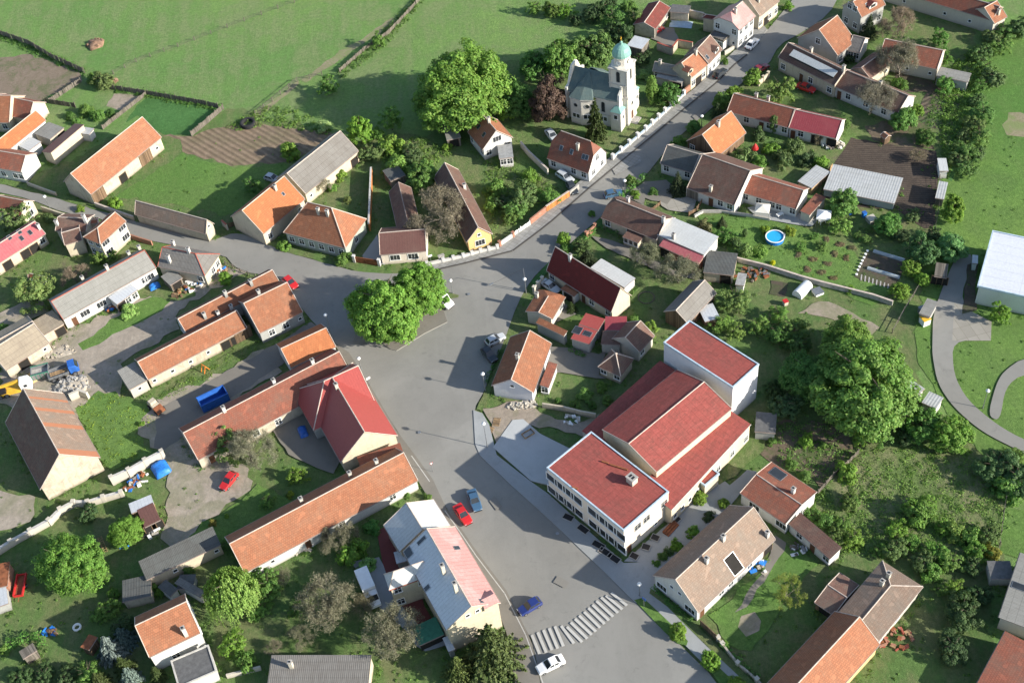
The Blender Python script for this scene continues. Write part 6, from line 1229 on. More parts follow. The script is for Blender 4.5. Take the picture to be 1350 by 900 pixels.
use(1010, 225); wallline('long grey block retaining wall across the garden below the pool', [(-180, 470), (0, 515), (180, 572), (300, 605), (420, 635), (560, 670), (660, 705)], h=1.1, mat='concrete', cap='cap'); fence('thin pale fence curving along the park road verge', [(805, 600), (770, 660), (720, 740), (660, 850)], 1.1, 'rail', mat='woodgrey')
wallline('pale orange board wall beside the cold frame shed', [(252, 100), (345, -10)], h=1.3, t=.12, mat='woodlight')
use(675, 675); wallline('low stone garden wall along the pavement below the tan cottage', [(1078, 668), (1100, 700), (1180, 800), (1280, 885), (1350, 960)], h=.8, mat='stone', piers=5, pmat='w_pale'); wallline('dark plank wall between the tan cottage and the lawn', [(985, 590), (1070, 668)], h=1.5, t=.12, mat='wood')
use(1010, 450); fence('boundary wall strip between the bare garden and the overgrown plot', [(480, 590), (420, 650), (350, 710), (270, 800)], 1.3); use(0, 0, 1); fence('wire fence at the small lawn on the right edge', [(1325, 660), (1315, 735)], 1.2, 'wire', sp=2)
fence('fence between the ploughed plot and the shrub belt', [(1236, 215), (1240, 260), (1232, 305)], 1.2, 'wire', sp=2.5)
use(0, 0, 1); wallline('low wall along the bottom garden beside the white house', [(300, 893), (345, 882)], h=1.0, mat='w_pale')
# ================================================================== GARDEN THINGS
def heap(name, label, cat, p, r, h, mat, seed=0, rocks=0, rm=None, ry=None):
    g = G(p); t = empty(name, (g.x, g.y, 0)); tag(t, label, cat); m = MB(); m.blob((0, 0, -.05), (r, ry or r, h), seed=seed); m.build('heap', M[mat], t, smooth=True)
    if rocks:
        m = MB(); rd = random.Random(seed)
        for _ in range(rocks):
            a = rd.random()*6.28; q = rd.random()**.5; x, y = r*q*math.cos(a), (ry or r)*q*math.sin(a); z = h*max(0, 1-q*q)**.5; s = rd.uniform(.12, .42); u = rd.random()*3
            c = [(x+s*math.cos(u+k*1.5708)*rd.uniform(.7, 1.2), y+s*math.sin(u+k*1.5708)) for k in range(4)]; m.prism(c, z-.15, [z+s*rd.uniform(.2, .9) for _ in range(4)])
        o = m.build('rubble', M[rm or mat], t); o['kind'] = 'stuff'
    return t
use(0, 0); heap('dirt_mound', 'reddish dirt mound alone in the upper left meadow', 'mound', (500, 235), 2.2, 1.0, 'dirtheap', 1, 14); heap('dirt_mound', 'small dirt pile beside the bushes on the meadow fence', 'mound', (598, 425), 1.0, .7, 'dirtheap', 2, 8)
use(0, 440, 10); heap('rubble_heap', 'heap of broken concrete chunks behind the huge old barn', 'rubble', (960, 690), 3.4, .9, 'stone', 3, 90, 'concrete', 2.4); heap('sand_pile', 'yellow sand pile beside the grey open container', 'sand pile', (420, 590), 1.6, .6, 'w_yellow', 4); heap('gravel_heap', 'flat gravel heap along the lane near the flatbed truck', 'gravel', (760, 250), 3.6, .35, 'stone', 5, 30, 'stone', 1.6)
use(640, 370, 5.2957); heap('stone_pile', 'pile of pale stones below the pale blue gable', 'stones', (260, 875), 2.8, .5, 'stone', 6, 60, 'w_pale', .9)
def junk(label, p, r, n, seed, name='junk_pile', mats=('rust', 'metalgrey', 'woodlight', 'white', 'tarp', 'woodgrey', 'black', 'w_pale')):
    g = G(p); t = empty(name, (g.x, g.y, 0)); tag(t, label, 'junk'); rd = random.Random(seed); P = {}
    for _ in range(n):
        k = rd.choice(mats); a = rd.random()*6.28; q = rd.random()**.5*r; x, y = q*math.cos(a), q*math.sin(a)*.7; z = rd.random()*.4*(1-q/r); l, w, h = rd.uniform(.3, 1.3), rd.uniform(.15, .6), rd.uniform(.1, .5); u = rd.random()*3.14; c, s = math.cos(u), math.sin(u)
        P.setdefault(k, MB()).prism([(x+c*l/2*i-s*w/2*j, y+s*l/2*i+c*w/2*j) for i, j in ((-1, -1), (1, -1), (1, 1), (-1, 1))], z-.02, z+h)
    for k, m in P.items(): o = m.build('scrap', M[k], t); o['kind'] = 'stuff'
    return t
use(0, 225); junk('scattered household junk under the grey corner house', (1000, 605), 2.4, 40, 1); junk('junk heaped against the end wall of the grey corner house', (1155, 525), 1.8, 26, 2); junk('stacked planks and crates near the junk heap of the corner house', (940, 650), 1.4, 12, 3, mats=('woodlight', 'rust', 'wood')); junk('crates and pots at the porch of the long grey roofed house', (580, 725), 1.0, 10, 4)
use(0, 450); junk('old appliances along the front of the small shed at the ruin wall', (690, 750), 1.6, 16, 5); junk('scrap inside the roofless ruin walls', (740, 715), 1.6, 16, 6); junk('white scrap boards against the rusty orange wing', (1085, 600), 1.8, 14, 7, mats=('white', 'w_pale', 'metalgrey'))
use(0, 640, 3.4618); junk('row of barrels and boards under the rust brown shed roof', (685, 215), 1.6, 18, 8); junk('crates beside the tyre in the lower left garden', (230, 665), 1.4, 12, 9, mats=('woodlight', 'tarp', 'wood')); junk('blue plastic sheet under the dense tree by the shed', (572, 278), .7, 5, 10, mats=('tarp',))
use(337, 675); junk('white washing and boxes along the junk-lined white wall', (240, 175), 2.2, 22, 11, mats=('white', 'w_pale', 'metalgrey')); junk('boxes along the wall beneath the row of brown shrubs', (130, 225), 1.6, 12, 12, mats=('white', 'w_pale', 'trimred'))
use(675, 450); junk('loose white poles and boards on the rubble by the plaza', (310, 412), 1.4, 12, 13, mats=('white', 'w_pale')); use(675, 225); junk('boxes and hutches in the small fenced pen by the mossy barn', (1250, 550), 3.2, 36, 14, mats=('woodgrey', 'wood', 'rust', 'metalgrey')); use(1010, 0); junk('garden clutter at the end of the raspberry red roof', (350, 760), 2.2, 26, 15, mats=('white', 'w_pale', 'woodgrey')); use(960, 590, 2.9026); junk('garden furniture piled beside the narrow white outbuilding', (268, 390), 1.4, 14, 16, mats=('metalgrey', 'white', 'woodgrey')); junk('brick and timber debris in the shaded bottom right yard', (640, 730), 2.6, 34, 17, mats=('rust', 'brick', 'woodlight', 'trimred')); junk('colourful planters on the paved strip of the tan cottage', (120, 460), 1.8, 14, 18, mats=('pinkfabric', 'tarp', 'white', 'stone'))
# tarpaulins
def tarp(p, l, w, h, label, mat='tarp', rz=0):
    g = G(p); t = empty('tarpaulin', (g.x, g.y, 0), rz); tag(t, label, 'tarpaulin'); n = 10; m = MB(); rd = random.Random(int(l*10)); Z = [[h*(1-.35*abs(i/n*2-1)**2)+rd.uniform(-.07, .07) if 0 < i < n and 0 < j < n else .08 for j in range(n+1)] for i in range(n+1)]
    X = lambda i: -l/2+l*i/n; Yv = lambda j: -w/2+w*j/n
    for i in range(n):
        for j in range(n): m.face([(X(i), Yv(j), Z[i][j]), (X(i+1), Yv(j), Z[i+1][j]), (X(i+1), Yv(j+1), Z[i+1][j+1]), (X(i), Yv(j+1), Z[i][j+1])])
    m.build('sheet', M[mat], t, smooth=True); return t
use(0, 450); tarp((845, 672), 2.9, 3.2, 1.1, 'bright blue tarpaulin draped over a stack at the ruin wall', rz=.5); use(0, 225); tarp((812, 610), 2.2, 1.4, .8, 'blue and white tarpaulin by the rough grey shed', rz=.4); use(337, 450); tarp((250, 480), 1.6, 2.6, .9, 'dark blue cover over a stack behind the crimson roofed house', 'bluepaint', rz=.3)
use(675, 0); tarp((885, 130), 5.2, 2.6, .35, 'pale blue pool cover lying behind the long beige wall', 'trimblue', rz=-.35)
use(0, 450); g = G((1085, 160)); t = empty('trestle', (g.x, g.y, 0), .8); tag(t, 'orange wooden trestle on the grass by the stable', 'trestle')
for s in (-1, 1):
    m = MB(); m.tube((-.7*s, 0, 0), (0, 0, 1.6), .08, .08, 4); m.build('leg', M['orangepaint'], t); m = MB(); m.tube((-.7*s, .9, 0), (0, .9, 1.6), .08, .08, 4); m.build('leg', M['orangepaint'], t)
m = MB(); m.tube((0, -.1, 1.6), (0, 1.0, 1.6), .09, .09, 4); m.build('beam', M['orangepaint'], t)
# pool
use(960, 160, 5.294); g = G((325, 828)); t = empty('garden_pool', (g.x, g.y, 0)); tag(t, 'round blue garden pool on the sunny lawn', 'pool'); m = MB(); m.lathe((0, 0, 0), [(1.66, 0), (1.66, .95), (1.80, .97), (1.80, .9), (1.7, 0)][::1], 32); m.build('pool_wall', M['tarp'], t, smooth=False); m = MB(); m.face([(1.65*math.cos(6.2832*k/32), 1.65*math.sin(6.2832*k/32), .8) for k in range(32)]); m.build('water', M['water'], t); m = MB(); m.lathe((0, 0, 0), [(1.62, .96), (1.62, 1.0), (1.84, 1.0), (1.84, .96)], 32); m.build('rim', M['white'], t)
m = MB()
for y in (-.25, .25): m.tube((1.98, y, 0), (1.8, y, 1.5), .03, .03, 5)
for k in range(4): m.box(1.8+.02*k, -.25, .2+.3*k, 1.98, .25, .23+.3*k)
m.build('ladder', M['metalgrey'], t)
def gazebo(p, w, label, cm='white', h=2.2, peak=.8):
    g = G(p, h); t = empty('garden_gazebo', (g.x, g.y, 0), -.35); tag(t, label, 'gazebo'); 
    for x in (-w, w):
        for y in (-w, w): m = MB(); m.tube((x*.95, y*.95, 0), (x*.95, y*.95, h), .035, .035, 5); m.build('post', M['metalgrey'], t)
    m = MB(); E = [(-w, -w, h), (w, -w, h), (w, w, h), (-w, w, h)]
    for i in range(4): a, b = E[i], E[(i+1) % 4]; m.face([a, b, (0, 0, h+peak)]); m.face([(a[0], a[1], h-.25), (b[0], b[1], h-.25), b, a])
    m.build('canopy', M[cm], t); return t
gazebo((240, 605), 1.4, 'white garden gazebo on the patio of the garden row', 'w_church'); gazebo((668, 650), 1.35, 'small cream gazebo standing next to the brick red lean-to')
g = G((185, 225)); t = empty('closed_parasol', (g.x, g.y, 0)); tag(t, 'red garden parasol half closed among the dark shrubs', 'parasol'); m = MB(); m.tube((0, 0, 0), (0, 0, 2.6), .03, .03, 6); m.build('pole', M['woodlight'], t); m = MB(); m.lathe((0, 0, 1.3), [(.75, 0), (.5, .6), (.1, 1.3), (.0, 1.35)], 8); m.build('canopy', M['redpaint'], t)
def table(p, label):
    g = G(p); t = empty('garden_table', (g.x, g.y, 0), .4); tag(t, label, 'table'); m = MB(); m.box(-.7, -.4, .7, .7, .4, .75); m.build('tabletop', M['white'], t)
    for x in (-.6, .6):
        for y in (-.3, .3): m = MB(); m.box(x-.04, y-.04, 0, x+.04, y+.04, .699); m.build('leg', M['white'], t)
table((655, 708), 'white garden table under the edge of the small cream gazebo'); table((360, 665), 'white patio table right of the white patio gazebo')
use(675, 0); 
# polytunnel hut, beds, bins
use(1010, 225); a = G((165, 640), 1.0); b = G((218, 588), 1.0); rz = math.atan2(b.y-a.y, b.x-a.x); c = (a+b)/2; t = empty('polytunnel', (c.x, c.y, 0), rz); tag(t, 'small white arched greenhouse below the grey block wall', 'greenhouse'); L_ = 3.6; m = MB(); R_ = 1.0
ar = [(R_*math.cos(math.pi*k/8), .5+1.0*math.sin(math.pi*k/8)) for k in range(9)]; ar = [(R_, 0)]+ar+[(-R_, 0)]
for i in range(len(ar)-1): m.face([(-L_/2, ar[i][0], ar[i][1]), (L_/2, ar[i][0], ar[i][1]), (L_/2, ar[i+1][0], ar[i+1][1]), (-L_/2, ar[i+1][0], ar[i+1][1])])
m.face([(L_/2, y, z) for y, z in ar]); m.face([(-L_/2, y, z) for y, z in ar][::-1]); m.build('cover', M['white'], t); m = MB(); m.box(L_/2+.01, -.35, 0, L_/2+.04, .35, 1.3); m.build('door', M['metalgrey'], t)
def tunnel(a, b, label):
    A = G(a); B = G(b); rz = math.atan2(B.y-A.y, B.x-A.x); c = (A+B)/2; L = (B-A).length; t = empty('row_cover', (c.x, c.y, 0), rz); tag(t, label, 'row cover', 'long row covers in the vegetable plot'); m = MB(); ar = [(.45*math.cos(math.pi*k/6), .45*math.sin(math.pi*k/6)) for k in range(7)]
    for i in range(6): m.face([(-L/2, *ar[i]), (L/2, *ar[i]), (L/2, *ar[i+1]), (-L/2, *ar[i+1])])
    m.build('cover', M['glazing'], t)
tunnel((562, 422), (725, 472), 'long row cover along the far edge of the dark vegetable plot'); tunnel((530, 512), (700, 562), 'long row cover in the middle of the dark vegetable plot')
for i in range(8): pass
pots = [(530, 425), (520, 442), (512, 460), (503, 476), (496, 492), (488, 508), (480, 525), (473, 548)]
m = MB(); m.lathe((0, 0, 0), [(.16, 0), (.24, .35), (.26, .36), (.0, .37)], 8); pme = m.mesh('plant_pot', M['white'])
for i, p in enumerate(pots): g = G(p); o = link('plant_pot', pme, None, (g.x, g.y, 0)); tag(o, 'white plant pot in the line edging the dark vegetable plot', 'plant pot', 'white pots edging the vegetable plot')
for i in range(9):
    a = G((500+i*20, 545+i*7.0)); b = G((497+i*20, 575+i*6)); d = b-a; t_ = MB(); n = Vector((-d.y, d.x, 0)).normalized()*.12; t_.prism([tuple((-n-d/2).to_2d()), tuple((-n+d/2).to_2d()), tuple((n+d/2).to_2d()), tuple((n-d/2).to_2d())], 0, .1); c = (a+b)/2; o = t_.build('edging_board', M['concrete'], None, loc=(c.x, c.y, ZL[0]*0)); tag(o, 'pale edging board laid across the lower rows of the vegetable plot', 'board', 'pale boards between vegetable rows')
def bin_(p, c1, c2, label, w=.5, h=1.1, name='bin', cat='bin'):
    g = G(p); t = empty(name, (g.x, g.y, 0), .3); tag(t, label, cat); m = MB(); m.prism([(-w, -w), (w, -w), (w, w), (-w, w)], 0, h); m.build('body', M[c1], t); m = MB(); m.box(-w-.05, -w-.05, h+.001, w+.05, w+.05, h+.12); m.build('lid', M[c2], t); return t
bin_((828, 800), 'white', 'yellowpaint', 'white container with a yellow lid on the park road verge', .7, 1.4); bin_((820, 745), 'metalgrey', 'metalgrey', 'rounded grey container beside the kiosk hut on the verge', .7, 1.2); bin_((100, 700), 'w_pale', 'redpaint', 'small hive with a red lid on the lower lawn', .4, .9, 'beehive', 'beehive'); bin_((270, 640), 'white', 'metalgrey', 'white cold box beside the small arched greenhouse', .8, .5, 'cold_frame', 'cold frame'); bin_((550, 265), 'concrete', 'w_pale', 'square concrete tank among the shrubs beside the greenhouse', .8, .8, 'water_tank', 'tank'); bin_((512, 240), 'tarp', 'bluepaint', 'blue rain barrel in the row by the long greenhouse', .35, 1.0, 'rain_barrel', 'barrel')
bin_((440, 225), 'bluepaint', 'white', 'blue barrel with a white lid nearest the long greenhouse corner', .4, 1.0, 'rain_barrel', 'barrel')
# rings
def ring(p, r, h, mat, label, name, cat, r2=None):
    g = G(p); o = MB(); r2 = r2 or r*.6; o.lathe((0, 0, 0), [(r2, 0), (r2, h), ((r+r2)/2, h+.06), (r, h), (r, 0)], 20); t = o.build(name, M[mat], None, smooth=False, loc=(g.x, g.y, 0)); tag(t, label, cat)
use(0, 0); ring((1300, 655), 1.7, .9, 'rubber', 'big round feeder ring at the edge of the ploughed dirt', 'feeder_ring', 'ring', 1.2); use(0, 640, 3.4618); ring((353, 647), .7, .3, 'white', 'white painted tyre lying in the lower left garden', 'tyre', 'tyre'); use(675, 225); ring((703, 665), 1.6, .12, 'woodgrey', 'round ring of stones on the lawn behind the dark red house', 'stone_ring', 'ring', 1.45)
# car trailer frame, ladder, bench
use(0, 640, 3.4618); A = G((455, 235)); B = G((485, 305)); d = B-A; t = empty('ladder', (A.x, A.y, .1), math.atan2(d.y, d.x)); tag(t, 'wooden ladder lying on the grass right of the big round tree', 'ladder')
for y in (-.3, .3): m = MB(); m.box(0, y-.04, 0, d.length, y+.04, .1); m.build('rail', M['woodlight'], t)
for k in range(8): m = MB(); m.box(.2+k*d.length/8, -.26, .03, .26+k*d.length/8, .26, .08); m.build('rung', M['woodlight'], t)
# pallets by the plaza
use(337, 450)
for i, (p, l) in enumerate([((1225, 470), 'wooden pallet leaning nearest the plaza steps'), ((1262, 425), 'wooden pallet lying farther up by the stone pile')]):
    g = G(p); t = empty('pallet', (g.x, g.y, .12), 1.1+i*.2); tag(t, l, 'pallet')
    for k in range(6): m = MB(); m.box(-.9, -.6+k*.22, .1, .9, -.48+k*.22, .13); m.build('board', M['woodlight'], t)
    for k in (-.8, 0, .8): m = MB(); m.box(k-.05, -.6, 0, k+.05, .62, .099); m.build('bearer', M['woodlight'], t)
A = [G((1142, 390)), G((1155, 560)), G((1190, 575)), G((1215, 540))]
use(675, 450); g = G((85, 490)); t = empty('wooden_crate', (g.x, g.y, .1), .5); tag(t, 'wooden crate lying on the pale plaza slab', 'crate')
m = MB(); m.box(-1.0, -.6, 0, 1.0, .6, .08); m.build('base', M['woodgrey'], t); m = MB(); m.box(-1.0, -.6, .081, 1.0, -.55, .5); m.box(-1.0, .55, .081, 1.0, .6, .5); m.box(-1, -.549, .081, -.95, .549, .5); m.box(.95, -.549, .081, 1, .549, .5); m.build('side', M['woodlight'], t)
# hall light wells and handrails
use(675, 675)
for i, (a, b) in enumerate([((272, 20), (318, 40)), ((350, 75), (395, 108)), ((425, 160), (480, 190)), ((460, 195), (520, 230)), ((505, 225), (560, 262)), ((625, 225), (655, 240)), ((685, 180), (718, 190)), ((735, 130), (765, 142)), ((850, 30), (870, 45))]):
    A = G(a, .1); B = G(b, .1); c = (A+B)/2; t = MB(); L = max(1.2, (B-A).length); t.box(-L/2, -.5, .0, L/2, .5, .04); rz = math.atan2(B.y-A.y, B.x-A.x); e = empty('light_well', (c.x, c.y, ZL[0]*0+.30), rz); tag(e, 'dark grated light well at the foot of the culture hall', 'light well', 'light wells round the culture hall'); t.build('grate', M['black'], e); f = MB(); f.box(-L/2-.1, -.6, 0, L/2+.1, -.501, .08); f.box(-L/2-.1, .501, 0, L/2+.1, .6, .08); f.box(-L/2-.1, -.5, 0, -L/2-.001, .5, .08); f.box(L/2+.001, -.5, 0, L/2+.1, .5, .08); f.build('frame', M['concrete'], e)
use(675, 675); m = MB(); g = G((805, 70), .2); e = empty('entrance_steps', (g.x, g.y, .1), .75); tag(e, 'red side steps at the door of the culture hall', 'steps')
for k in range(3): m = MB(); m.box(-1.4, -1.6+k*.4, 0, 1.4, -1.2+k*.4, .25+k*.18); m.build('step', M['rust'], e)
# ================================================================== TREES AND SHRUBS
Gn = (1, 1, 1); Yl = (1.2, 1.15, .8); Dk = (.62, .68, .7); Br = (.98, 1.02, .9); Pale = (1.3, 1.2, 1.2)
use(0, 0)
tree('dark', (535, 415), 62, 'leafy bush where three fences meet in the upper left meadow', Pale, ratio=1.2, name='meadow_bush', cat='bush'); tree('bush', (480, 415), 34, 'smaller bush touching the leafy bush at the fence corner', Gn)
for i, (x, y, r, l) in enumerate([(445, 575, 45, 'largest shrub in the vegetable garden behind the long brown lean-to'), (365, 605, 30, 'pale shrub at the left end of that vegetable garden row'), (510, 605, 40, 'dark green shrub in the middle of the vegetable garden row'), (575, 590, 30, 'small shrub at the right end of the vegetable garden row'), (400, 640, 28, 'low shrub near the glazed lean-to')]): tree('bush', (x, y), r, l, Dk if i % 2 else Gn, group='shrubs behind the upper left farm')
use(337, 0)
tree('big', (1085, 408), 258, 'huge spreading green tree on the meadow edge above the small white house', (1.1, 1.08, .95), ratio=1.45, pr=0); tree('big', (960, 500), 140, 'lower left bough-heavy tree merged with the huge meadow edge tree', (.95, 1, .95), ratio=1.6, pr=1)
tree('round', (543, 668), 72, 'small round pale green tree beside the long slate barn', Yl, ratio=2.1); tree('loose', (700, 600), 62, 'loose upright tree right of the small round pale tree', Gn, ratio=2.6); tree('loose', (372, 440), 62, 'rounded bush tree on the meadow fence, lower of two', Gn, ratio=1.7); tree('loose', (642, 205), 42, 'lone small tree on the meadow fence, upper of two', Gn, ratio=2.0)
tree('round', (1310, 580), 45, 'small bright tree right of the orange-roofed meadow house', Yl); tree('bush', (360, 660), 48, 'white blossoming shrub at the end of the ploughed dirt', (2.6, 1.9, 3.4)); tree('bush', (180, 790), 62, 'yellow-green shrub left of the long slate barn', Yl, ratio=1.3)
tree('bush', (1000, 770), 30, 'tiny pale shrub in the shade beside the white garden shed', Yl)
for i, (x, y, r, l) in enumerate([(600, 790, 70, 'broad pale shrub near the slate barn gable'), (700, 760, 80, 'wide shrub in the thicket below the loose upright tree'), (820, 800, 75, 'mid green shrub at the centre of the thicket'), (740, 860, 80, 'shrub closest to the dark shed roof in the thicket'), (880, 850, 60, 'shrub at the right end of the thicket'), (640, 700, 40, 'small shrub with a red cloth beside it at the thicket edge')]): tree(('dark', 'bush')[i % 2], (x, y), r, l, [Pale, Yl, (1.1, 1, 1), Pale, (1.3, 1.1, 1), Gn][i], ratio=1.1, group='thicket between barn and meadow house')
use(675, 0)
tree('bronze', (190, 490), 108, 'copper beech with dark bronze foliage left of the church', (1, .95, 1), ratio=2.3); tree('dark', (420, 250), 110, 'dense dark green tree directly behind the church roof', (1.1, 1.15, 1), ratio=1.7); tree('round', (255, 290), 105, 'bright green tree behind the copper beech', (1.05, 1.1, 1), ratio=1.8); tree('big', (20, 500), 100, 'dark leafy tree left of the copper beech', (.65, .8, .9), ratio=1.9); tree('round', (110, 330), 80, 'green tree in the gap between copper beech and meadow', (.85, 1, 1), ratio=1.7)
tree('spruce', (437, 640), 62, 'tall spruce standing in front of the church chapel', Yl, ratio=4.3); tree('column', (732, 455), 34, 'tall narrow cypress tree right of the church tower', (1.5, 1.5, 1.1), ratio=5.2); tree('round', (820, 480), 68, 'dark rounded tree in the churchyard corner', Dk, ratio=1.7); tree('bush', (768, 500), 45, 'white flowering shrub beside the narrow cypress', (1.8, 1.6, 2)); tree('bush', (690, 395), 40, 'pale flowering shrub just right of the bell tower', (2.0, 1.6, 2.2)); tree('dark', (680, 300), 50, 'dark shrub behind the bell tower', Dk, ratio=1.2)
tree('round', (1258, 398), 44, 'small round street tree opposite the shaped gable house', Yl, ratio=1.9); tree('round', (1160, 480), 48, 'leafy street tree above the long rust roofed house', Yl, ratio=1.8); tree('round', (1100, 515), 48, 'darker street tree left of the leafy one above the rust roof', Gn, ratio=1.8); tree('spruce', (1075, 580), 40, 'small dark conifer below the two street trees', Gn, ratio=2.4); tree('round', (950, 655), 42, 'round green bush tree at the kerb below the street lamp', (.85, 1, 1), ratio=1.5); tree('bush', (872, 738), 42, 'low round green shrub at the west kerb of the orange house', Gn, ratio=1.2); tree('round', (1118, 318), 14, 'tiny sapling on the pavement by the shaped gable', Gn, ratio=3)
for i, (x, y, r, t_, l) in enumerate([(120, 30, 50, Br, 'brownish shrub at the left end of the top hedge belt'), (205, 45, 48, Yl, 'bright shrub second from the left in the top belt'), (285, 45, 50, Yl, 'bright round shrub beside the second one in the top belt'), (420, 60, 60, Dk, 'greyish tree in the middle of the top belt'), (530, 85, 70, (.8, .85, 1), 'tall dark tree in the top belt above the church'), (560, 160, 75, Dk, 'dark tree left of the red garage house'), (640, 90, 60, (1.1, 1, 1.2), 'olive tree touching the red garage roof'), (500, 20, 60, Dk, 'tree at the top edge behind the tall dark one'), (610, 20, 55, Gn, 'green tree at the top edge near the red garage'), (330, 100, 36, Dk, 'low shrub under the top belt on the meadow side')]): tree(('loose', 'dark')[i % 2], (x, y), r, l, t_, ratio=1.5, group='belt of trees along the top edge')
for i, (x, y, r, l) in enumerate([(1290, 700, 52, 'dark shrub left of the red parasol'), (1215, 820, 62, 'grey-green shrub by the bright orange roof end'), (1370, 640, 24, 'slim young cypress before the rust roofed house'), (1300, 850, 50, 'shrub above the brown garden row roof'), (1420, 830, 70, 'big dark shrub in the garden behind the row'), (1540, 830, 55, 'spreading shrub next to the cold frame shed'), (1475, 760, 60, 'dense shrub right of the slim cypress'), (1350, 780, 46, 'light shrub right of the red parasol'), (1620, 850, 52, 'bright shrub beside the garden clutter')]): tree(['bushdark', 'bushdark', 'column', 'bush', 'bushdark', 'bushdark', 'bushdark', 'bush', 'bush'][i], (x, y), r, l, [Gn, Pale, Gn, Gn, Gn, Dk, Gn, Yl, Yl][i], group='shrubs in the garden behind the row')
use(1010, 0)
tree('loose', (75, 460), 82, 'light green street tree in front of the glass-roofed brown house', (1.1, 1.0, 1.1), ratio=1.6); tree('spruce', (540, 145), 48, 'small spruce between the orange gabled houses', Gn, ratio=2.8); tree('bare', (700, 110), 92, 'pale leafless tree on the top right lawn', (1.2, 1.1, 1.1), ratio=1.4); tree('bare', (712, 310), 112, 'brown leafless tree over the reddish-brown barn', Gn, ratio=1.7); tree('bare', (560, 510), 98, 'brown leafless tree over the dark brown roof', Gn, ratio=1.6); tree('bare', (285, 690), 50, 'small bare tree leaning on the raspberry red roof', Gn, ratio=1.7)
tree('loose', (910, 190), 50, 'young green tree on the top right lawn', (.85, 1, 1), ratio=1.8); tree('loose', (940, 425), 62, 'bushy tree before the pale block garage', Gn, ratio=1.4); tree('round', (720, 610), 72, 'bright green tree beside the tiny hen coop', (.95, 1, 1), ratio=1.5); tree('round', (790, 575), 40, 'paler green tree right behind the bright one at the coop', Yl, ratio=1.5); tree('round', (835, 710), 55, 'dark bush at the corner of the ploughed plot', Dk, ratio=1.2); tree('round', (415, 640), 32, 'small round shrub at the end of the raspberry red roof', Gn, ratio=1.4); tree('bush', (620, 730), 22, 'yellowish shrub under the hen coop', Yl); tree('bare', (800, 820), 48, 'thin leafless shrub on the ploughed plot', (1.1, 1, .9), ratio=1.0)
tree('bush', (115, 35), 34, 'clipped round shrub on the pavement at the top of the street', Yl); tree('dark', (440, 300), 32, 'dark shrub in the gap between the grey cottage and barn', Dk, ratio=1.2)
tree('bush', (700, 440), 45, 'low green shrub before the pinkish brown outbuilding', Gn); tree('loose', (950, 300), 40, 'shrub by the white end wall of the reddish barn', Gn, ratio=1.2)
for i, (x, y, r) in enumerate([(1340, 130, 70), (1250, 160, 62), (1180, 190, 52), (1230, 235, 60), (1130, 270, 62), (1150, 340, 60), (1190, 400, 62), (1130, 440, 50), (1100, 520, 45), (1140, 580, 62), (1090, 640, 58), (1120, 700, 68), (1040, 700, 45), (1060, 780, 70), (1010, 830, 52), (1060, 880, 66), (1110, 800, 45), (1000, 760, 40)]):
    w_ = ['topmost', 'second', 'third', 'fourth', 'fifth', 'sixth', 'seventh', 'eighth', 'ninth', 'tenth', 'eleventh', 'twelfth', 'thirteenth', 'fourteenth', 'fifteenth', 'sixteenth', 'seventeenth', 'eighteenth'][i]
    tree(('dark', 'loose', 'dark', 'loose')[i % 4], (x, y), r, 'wild shrub in the belt along the right-hand meadow, %s from the top' % w_, [Gn, (.9, .95, 1.1), Pale, (1, .95, 1.1)][i % 4], ratio=1.15, name='wild_shrub', cat='shrub', group='shrub belt along the right-hand meadow')
use(0, 0); 
use(337, 225)
tree('big', (662, 702), 186, 'big bright green tree on the square island, front left one of the pair', (1.12, 1.15, .9), ratio=1.95, pr=1); tree('big', (850, 600), 140, 'bright green tree of the pair on the square, nearer the white van', (1.05, 1.1, .9), ratio=2.2, pr=2); tree('round', (740, 790), 110, 'lower bright tree front of the island pair', (1.1, 1.15, .9), ratio=1.6)
tree('bare', (965, 205), 165, 'large grey leafless tree between two long brown roofs', (1.05, .95, .95), ratio=1.35, pr=0); tree('round', (870, 20), 90, 'green tree behind the leafless one', (.95, 1, 1), ratio=1.4); tree('bare', (345, 75), 50, 'small white-budding tree against the slate barn wall', (1.5, 1.5, 1.6), ratio=1.6)
tree('bush', (145, 392), 42, 'olive round shrub at the left corner of the hipped house', Br); tree('bush', (455, 465), 48, 'olive round shrub at the right corner of the hipped house', Br)
for i, (x, y, r, l) in enumerate([(1260, 90, 70, 'feathery garden shrub right of the long grey-brown roof'), (1310, 160, 60, 'darker garden shrub above the white wall'), (1230, 180, 45, 'low shrub against the long grey-brown roof'), (1330, 230, 55, 'shrub nearest the white wall with brick piers')]): tree(('bush', 'dark')[i % 2], (x, y), r, l, [Gn, Dk, Pale, Yl][i], ratio=1.2, group='shrubs right of the long grey-brown roof')
for i, (x, y, r, l) in enumerate([(440, 20, 45, 'shrub in the narrow garden beside the slate barn'), (400, 90, 30, 'small pale shrub in the narrow garden'), (480, 150, 26, 'rose bush in the narrow garden')]): tree('bush', (x, y), r, l, [Yl, Pale, (1.3, .9, 1.2)][i])
use(0, 225)
tree('loose', (1320, 75), 60, 'shrub tree at the shaded corner above the bright orange house', (.8, .95, 1), ratio=1.4); tree('loose', (160, 600), 132, 'large pale brown-green tree over the little orange shed', (1.2, 1.0, 1.3), ratio=1.3); tree('bare', (385, 545), 70, 'thin bare tree on the lawn behind the grey roofed house', (1.1, 1, .9), ratio=1.2); tree('loose', (70, 240), 88, 'pale brown-green tree at the far left over the orange house', (1.1, .95, 1.3), ratio=1.5); tree('loose', (510, 450), 50, 'shrubby tree in front of the two-storey cream house', (1.1, .98, 1), ratio=1.6); tree('loose', (590, 440), 34, 'small climber shrub at the cream house corner', (1.1, .98, 1), ratio=1.5)
